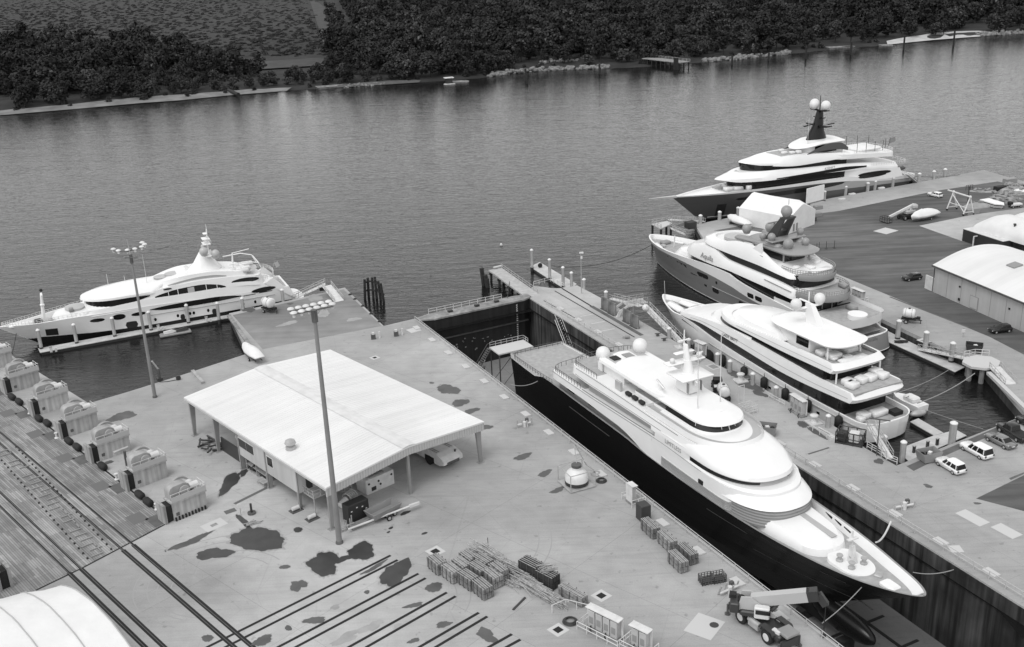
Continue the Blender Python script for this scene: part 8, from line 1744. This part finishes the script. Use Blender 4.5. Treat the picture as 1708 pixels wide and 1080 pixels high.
t.location = at(1663,392); MB().box(.5,22,-1,.8,0,3.0).build('container', mat('dark container',.022,.7), t); mb = MB(); domeshell(mb, .5, 22, 0, 10.5, 2.6, 3.9); mb.build('dome_cover', FAB, t, smooth=50)
t = thing('fabric_dome_shelter', 'third white fabric dome only just inside the right edge', 'shelter', at(1704,372), ang(at(1605,402),at(1671,424))); MB().box(.5,16,-1,.8,0,3.0).build('container', mat('dark container',.022,.7), t); mb = MB(); domeshell(mb, .5, 16, 0, 9, 2.6, 3.9); mb.build('dome_cover', FAB, t, smooth=50)
t = gthing('tall_post', 'dark post with a lamp standing in front of the white fabric domes', 'lamp post', 1687, 419, 0); MB().cyl((0,0,0),(0,0,6.4),.22,.18,8).build('post', DARKP, t); MB().obox((0,0,6.5),(.5,.5,.4)).build('lamp_head', DARKP, t)
t = gthing('pipe_stand', 'white bent pipe stand with a flat hatch behind the warehouse roof', 'pipe frame', 1628, 410, R(20)); mb = MB(); mb.tube([(-1,0,0),(-1,0,2.4),(1.2,0,2.4),(1.2,0,1.2)],.18,6); mb.tube([(.2,-1,0),(.2,-1,1.8),(3.2,-1,1.8)],.18,6); mb.build('pipes', PALEST, t); MB().obox((3.6,-.4,1.4),(2.6,1.8,.2)).build('hatch', PALEST, t)
# tent by the far yacht
T0, T1 = at(1247,366), at(1331,401); ta = ang(at(1247,371),at(1303,385)); c = at(1295,374)
t = thing('white_tent', 'large white gabled tent on the wharf in front of the farthest yacht', 'tent', c, R(-48))
mb = MB(); Lt, Wt, Et, Rt = 15.5, 12.0, 4.4, 3.0
def tsec(x, k=0.0): return [(x,-Wt/2,0),(x,-Wt/2,Et),(x,-.5,Et+Rt-.1+k),(x,.5,Et+Rt+k),(x,Wt/2,Et),(x,Wt/2,0)]
mb.rings([tsec(-Lt/2),tsec(-Lt/6,-.15),tsec(Lt/6,-.1),tsec(Lt/2-1.5),[(Lt/2,-Wt/2,0),(Lt/2,-Wt/2,Et-.3),(Lt/2,-.5,Et+Rt-.8),(Lt/2,.5,Et+Rt-.8),(Lt/2,Wt/2,Et-.3),(Lt/2,Wt/2,0)]]); mb.build('cover', CANVAS, t, smooth=25)
mb = MB(); [mb.box(Lt/2-.02,Lt/2+.06,y,y+.7,.2,2.2) for y in (-4.2,-2.8)]; mb.build('vent_flap', GREYP, t)
for px,py,lab in ((1331,373,'left dark pallet box at the end wall of the white tent'),(1343,372,'middle dark pallet box at the end wall of the white tent'),(1353,369,'right dark pallet box at the end wall of the white tent'),(1363,361,'pale pallet box just right of the white tent'),(1364,349,'low pale crate right of the flat white screens')):
    boxthing('pallet_box', lab, 'crate', px, py, R(20), (2.4,1.4,1.0), DARKP if 'dark' in lab else GREYP)
for k,(a,b,lab) in enumerate((((1330,337),(1344,334),'left of two white screens between the tent and the farthest yacht'),((1344.5,342),(1373,334.5),'wide right one of two white screens behind the white tent'))):
    A,B = at(*a),at(*b); t = thing('white_screen', lab, 'screen', (A+B)/2, ang(A,B)); l_ = (B-A).length; MB().box(-l_/2,l_/2,-.15,.15,.3,4.6).build('sheet', CANVAS, t); mb = MB(); [mb.box(x-.1,x+.1,-1.1,1.1,0,.3) for x in (-l_/2+.4,l_/2-.4)]; mb.build('feet', DSTEEL, t)
covered_boat('left one of two shrink-wrapped boats on the wharf corner beside the tent', 1231, 377, 9.0, ang(at(1243,379),at(1215,369)), trailer=False)
covered_boat('right one of two shrink-wrapped boats, on stands close to the white tent', 1259, 369, 9.0, ang(at(1272,371),at(1245,362)), trailer=False)
sticks('dark clutter of frames and gear along the long side of the white tent', 1288, 381, 9, 2.5, 1.2, R(-48), 26, 6)
# gangway landing at the wharf corner
def C5(x,y): return (1080+x/9.49, 350+y/9.49)
c = at(*C5(210,235),2.0); t = thing('gangway_landing', 'pale raised landing with railings at the left corner of the east wharf', 'landing', (c.x,c.y,0), 0)
P = [at(*C5(x,y),2.0)-c for x,y in ((65,225),(310,180),(390,215),(215,300))]; P = [(p.x,p.y) for p in P]
MB().prism(P,1.75,2.0).build('landing_deck', PALE, t); mb = MB(); railing(mb,[(P[3][0],P[3][1],2),(P[0][0],P[0][1],2),(P[1][0],P[1][1],2),(P[2][0],P[2][1],2)],1.1,.06,1.6,2); mb.build('handrail', STEEL, t); mb = MB(); [mb.cyl((x*.9,y*.9,-8),(x*.9,y*.9,1.75),.3,n=8) for x,y in P]; mb.build('piles', DTIMBER, t)
gangway('white ramp sloping from the wharf corner landing past the bow of the grey yacht', at(*C5(360,290),2.0), at(*C5(600,395),.1), 1.8, 1.0)
gangway('thin railing walkway running from the corner landing to the farthest yacht', at(*C5(330,160),2.0), at(*C5(900,185),.3), 1.2, 1.0, truss=False)
t = gthing('dark_skip', 'dark bin of scrap at the left corner of the east wharf', 'skip', *C5(680,290), .4); MB().obox((0,0,.9),(2.6,2.2,1.8),bev=.1).build('bin', DARKP, t); sticks('tangle of pale poles and nets beside the dark scrap bin on the wharf corner', *C5(560,260), 5, 2.0, 1.6, .5, 24, 12)
for k,(px,py) in enumerate(((1168.5,359),(1200.5,353),(1231.5,346),(1375.5,319),(1411,311),(1448,305),(1460,302),(1490,296.5),(1511,291))): steel_pile('steel pile with a white cap along the far quay, number %s from the wharf corner' % ('one','two','three','four','five','six','seven','eight','nine')[k], px, py, 2.4, .5)
for k,(px,py) in enumerate(((1534,289.5),(1558.5,285.5),(1577,282))): steel_pile('steel pile at the right end of the far quay, number %s past the yacht stern' % ('one','two','three')[k], px, py, 2.4, .5)
mb = MB()
t = thing('fender_beam', 'pale horizontal fender beam between the piles in front of the farthest yacht', 'beam', (0,0,0)); A, B = at(1376,322,1.4), at(1511,293,1.4); mb.cyl(A,B,.28,n=8); mb.build('beam', PALEST, t)
for k,(px,py) in enumerate(((1402,324),(1436,318),(1499,302.5))):
    c = at(px,py); t = thing('float_fender', 'dark fender with a white cap hanging before the farthest yacht, number %s from the screens' % ('one','two','three')[k], 'fender', c); MB().cyl((0,0,-.2),(0,0,1.6),.6,n=10).build('body', BLACK, t, smooth=40); MB().sph((0,0,1.7),(.65,.65,.6),10,6).build('cap', PLASTIC, t, smooth=50)
for k,(px,py) in enumerate(((1421,325.5),(1470,315.5),(1404,334))): boxthing('dock_box', 'small pale dock box on the far quay, number %s from the tent' % ('two','three','one')[k], 'box', px, py, .4, (2.0,.9,.5), PALEST)
gangway('white passerelle ramp at the stern of the farthest yacht', at(1512,291,3.0), at(1528,304,.1), 1.6, .9, truss=False)
# boom lift, boats, gantry, heaps
t = gthing('boom_lift', 'boom lift with its arm lowered to the left on the east asphalt', 'boom lift', 1508, 366, ang(at(1508,366),at(1480,371)))
mb = MB(); mb.obox((-1.0,0,.9),(4.2,2.2,.8),bev=.1); mb.build('chassis', BLACK, t); wheels(t, [(-2.6,-1.1),(-2.6,1.1),(.8,-1.1),(.8,1.1)], .6, .45)
MB().obox((-1.4,0,1.9),(3.2,2.0,1.0),bev=.2).build('turret', STEEL, t); mb = MB(); beam(mb,(-2.8,0,3.6),(5.2,0,1.3),.45,.6); beam(mb,(-3.0,0,3.4),(-1.6,0,2.3),.5,.7); mb.build('arm', PALEST, t); MB().obox((-2.8,.2,3.2),(1.8,1.6,1.2),bev=.3).build('arm_cover', STEEL, t)
mb = MB(); railing(mb,[(5.4,-1.4,.3),(7.0,-1.4,.3),(7.0,1.4,.3),(5.4,1.4,.3),(5.4,-1.4,.3)],1.2,.06,.9,2); mb.box(5.4,7.0,-1.4,1.4,.2,.32); mb.build('basket', DARKP, t)
covered_boat('large white covered boat on a long trailer right of the boom lift', 1541, 367, 9.5, ang(at(1552,365),at(1525,371)), w=.34, h=2.0)
t = gthing('gantry', 'white A-frame gantry standing on the asphalt near the rubble heaps', 'gantry', 1601, 355, ang(at(1588,352),at(1606,358)))
mb = MB()
for x in (-3.2,3.2): mb.cyl((x,-1.6,.5),(x,0,5.0),.18,n=8); mb.cyl((x,1.6,.5),(x,0,5.0),.18,n=8); mb.sph((x,0,5.0),.4,8,6); mb.cyl((x,-1.6,.9),(x,1.6,.9),.12,n=6)
mb.cyl((-5.4,0,5.0),(3.2,0,5.0),.22,n=8); mb.cyl((-3.2,-1.0,2.2),(3.2,-1.0,2.2),.12,n=6); mb.cyl((-3.2,-.3,4.4),(3.2,-1.5,1.0),.12,n=6); mb.build('frame', PALEST, t); mb = MB(); [mb.cyl((x,y-.1,.3),(x,y+.1,.3),.3,n=10) for x in (-3.2,3.2) for y in (-1.6,1.6)]; mb.build('castors', BLACK, t)
t = gthing('floodlight_post', 'dark post with a rack of lamps behind the white gantry', 'lamp post', 1614, 338.5, .3); MB().cyl((0,0,0),(0,0,4.6),.14,n=6).build('post', DARKP, t); mb = MB(); railing(mb,[(-1.1,0,3.6),(1.1,0,3.6)],1.4,.07,.7,2); mb.build('rack', DARKP, t)
def heap(label, px, py, L_, W_, H_, rz, m, n, seed, name='rubble_heap'):
    t = gthing(name, label, 'heap', px, py, rz); rr = random.Random(seed); mb = MB(); mb.sph((0,0,-.1),(L_/2,W_/2,H_),18,6,lo=0); mb.build('mound', m, t, smooth=30); mb = MB()
    for i in range(n):
        a = rr.uniform(0,6.28); q = rr.random()**.6; x = L_/2*q*math.cos(a); y = W_/2*q*math.sin(a); mb.obox((x,y,H_*math.sqrt(max(0,1-q*q))+.1),(rr.uniform(.5,1.8),rr.uniform(.3,1.0),rr.uniform(.2,.6)),rr.uniform(0,3),0,rr.uniform(-.4,.4),rr.uniform(-.4,.4))
    if n: o = mb.build('pieces', GREYP, t); o['kind'] = 'stuff'
    return t
heap('low pale mound of sand on the asphalt right of the white gantry', 1634, 344, 11, 5, 1.0, .3, mat('pale sand mound',.30,.95,.2,.4), 3, 1, 'sand_mound')
heap('long heap of bagged rubble behind the small white boat', 1679, 334, 16, 6, 1.8, .5, mat('rubble grey',.26,.9,.4,.6), 60, 2)
heap('pale grey heap farther back near the far right corner of the wharf', 1687, 317, 12, 6, 1.5, .6, mat('rubble grey',.26,.9,.4,.6), 30, 3)
heap('flat pale heap of boards on the asphalt left of the far rubble', 1643, 320, 9, 3, .6, -.3, mat('rubble grey',.26,.9,.4,.6), 8, 4)
heap('white heap of wrapped goods at the right edge of the east asphalt', 1703, 325, 8, 5, 1.8, .4, CANVAS, 12, 5)
t = gthing('small_boat', 'small white open boat with a dark stripe standing on the east asphalt', 'boat', 1657, 345, ang(at(1645,341),at(1668,348))); 
MB().rings([[(x*3.6*s,y*1.6*s,z) for x,y in ((-1,-1),(.5,-1),(1.05,0),(.5,1),(-1,1))] for s,z in ((.8,.2),(.96,.9))]).build('hull_lower', PLASTIC, t); MB().rings([[(x*3.6*s,y*1.6*s,z) for x,y in ((-1,-1),(.5,-1),(1.05,0),(.5,1),(-1,1))] for s,z in ((.97,.9),(.99,1.15))]).build('stripe', BLACK, t); MB().rings([[(x*3.6*s,y*1.6*s,z) for x,y in ((-1,-1),(.5,-1),(1.05,0),(.5,1),(-1,1))] for s,z in ((1,1.15),(1,1.4),(.8,1.45))]).build('deck', WHITE, t)
for px,py,lab,m_ in ((1620,357,'stack of pale pallets beside the foot of the gantry',GREYP),(1669,319,'small dark machine near the far heap of boards',BLACK),(1700,333,'grey box trailer near the right edge of the asphalt',GREYP),(1684,306,'grey open container at the back corner of the asphalt',GREYP)):
    boxthing('storage_box', lab, 'box', px, py, .35, (4.0,1.8,1.5), m_)
t = gthing('utility_cart', 'small white cart with a dark hood at the edge of the concrete by the domes', 'cart', 1693, 346, R(12)); MB().obox((0,0,.8),(3.6,1.5,.6),bev=.15).build('body', PALEST, t); MB().obox((-1.6,0,1.2),(1.0,1.4,1.0),bev=.15).build('hood', BLACK, t); wheels(t, [(-1.2,-.7),(-1.2,.7),(1.2,-.7),(1.2,.7)], .35, .25)
for k,(px,py) in enumerate(((1362,418.5),(1366,416.5),(1378,415.5),(1391.5,414))):
    t = gthing('marker_post', 'thin dark marker post on the asphalt, number %s of four from the left' % ('one','two','three','four')[k], 'marker post', px, py); MB().cyl((0,0,0),(0,0,.12),.35,n=8).build('base', DARKP, t); MB().cyl((0,0,.1),(0,0,1.9),.07,n=5).build('post', DARKP, t)
cabinets('dark row of quay equipment beside the stern of the grey yacht', 1430, 500, R(-67), 3, 1.6, True, .9, False, 'quay_unit')
for k,(px,py) in enumerate(((1606,563),(1613,582))):
    c = at(px,py); t = thing('life_ring_post', 'small white life ring post on the right quay, %s the dark skip' % ('behind','beside')[k], 'post', c); MB().cyl((0,0,0),(0,0,1.2),.06,n=5).build('post', STEEL, t); MB().obox((0,0,1.3),(.7,.25,.8),bev=.1).build('box', PALEST, t)
# ------------------------------------------------------------------ mooring lines
def line(label, a, b, sag=.6, r=.055, m=ROPE, n=16):
    a = Vector(a); b = Vector(b); mb = MB(); o_ = a.copy()
    mb.tube([a.lerp(b,i/n)-o_-Vector((0,0,sag*4*(i/n)*(1-i/n))) for i in range(n+1)], r, 5); o = mb.build('mooring_line', m, loc=o_); tag(o, label, 'rope'); return o
line('dark mooring line from the bow of the grey yacht to the finger pier', at(1085,410,3.0), at(916,443,1.0), 2.2, .07, DROPE)
line('upper dark mooring line from the bow of the white terraced yacht', at(1112,502,3.0), at(1064,508,1.6), .8, .06, DROPE); line('lower dark mooring line from the bow of the white terraced yacht', at(1120,515,2.2), at(1090,518,.9), .5, .06, DROPE)
line('pale line from the upper stern of the white terraced yacht to the long pontoon', at(1493,656,1.0), at(1583,617,-1.4), .5); line('dark line from the stern of the white terraced yacht to the long pontoon', at(1511,664,.2), at(1552,631,-1.8), .3, .05, DROPE)
line('white thick line from the tender to the octagonal landing', at(1530,673,-.2), at(1626,623,.2), .6, .08); line('thin low pale line across the right slip', at(1532,680,-1.9), at(1640,716,-1.6), .1, .045)
line('white hose hanging from the dock rail to the side of the black yacht', at(1486,870,.9), at(1461,905,1.0), .8, .12, PALEST); line('grey line from the bow of the black yacht to the dock wall', at(1523,955,.5), at(1598,948,-.8), .5, .06)
line('thin line from the hull of the black yacht down to the near dock edge', at(1437,980,.8), at(1371,1040,-.4), .3, .06); line('pale line from the stern side of the black yacht to the near rail', at(897,636,1.2), at(850,641,.4), .6, .06, ROPE)
line('dark anchor chain hanging from the bow of the all-white yacht', at(28,549,1.6), at(20,590,WZ), .3, .06, DROPE); line('dark line from the jetty to the dock gate', at(850,470,.2), at(846,497,.6), .1, .06, DROPE)
line('thin mooring line from the farthest yacht stern along the quay piles', at(1525,294,1.6), at(1601,292,.4), .5, .06, DROPE)
# buoy-like specks on the river
o = MB().sph((0,0,.2),(.35,.35,.45),8,6).build('buoy', PALEST, smooth=60, loc=at(836,410,WZ)); tag(o,'tiny pale buoy floating in the river above the narrow jetty','buoy')
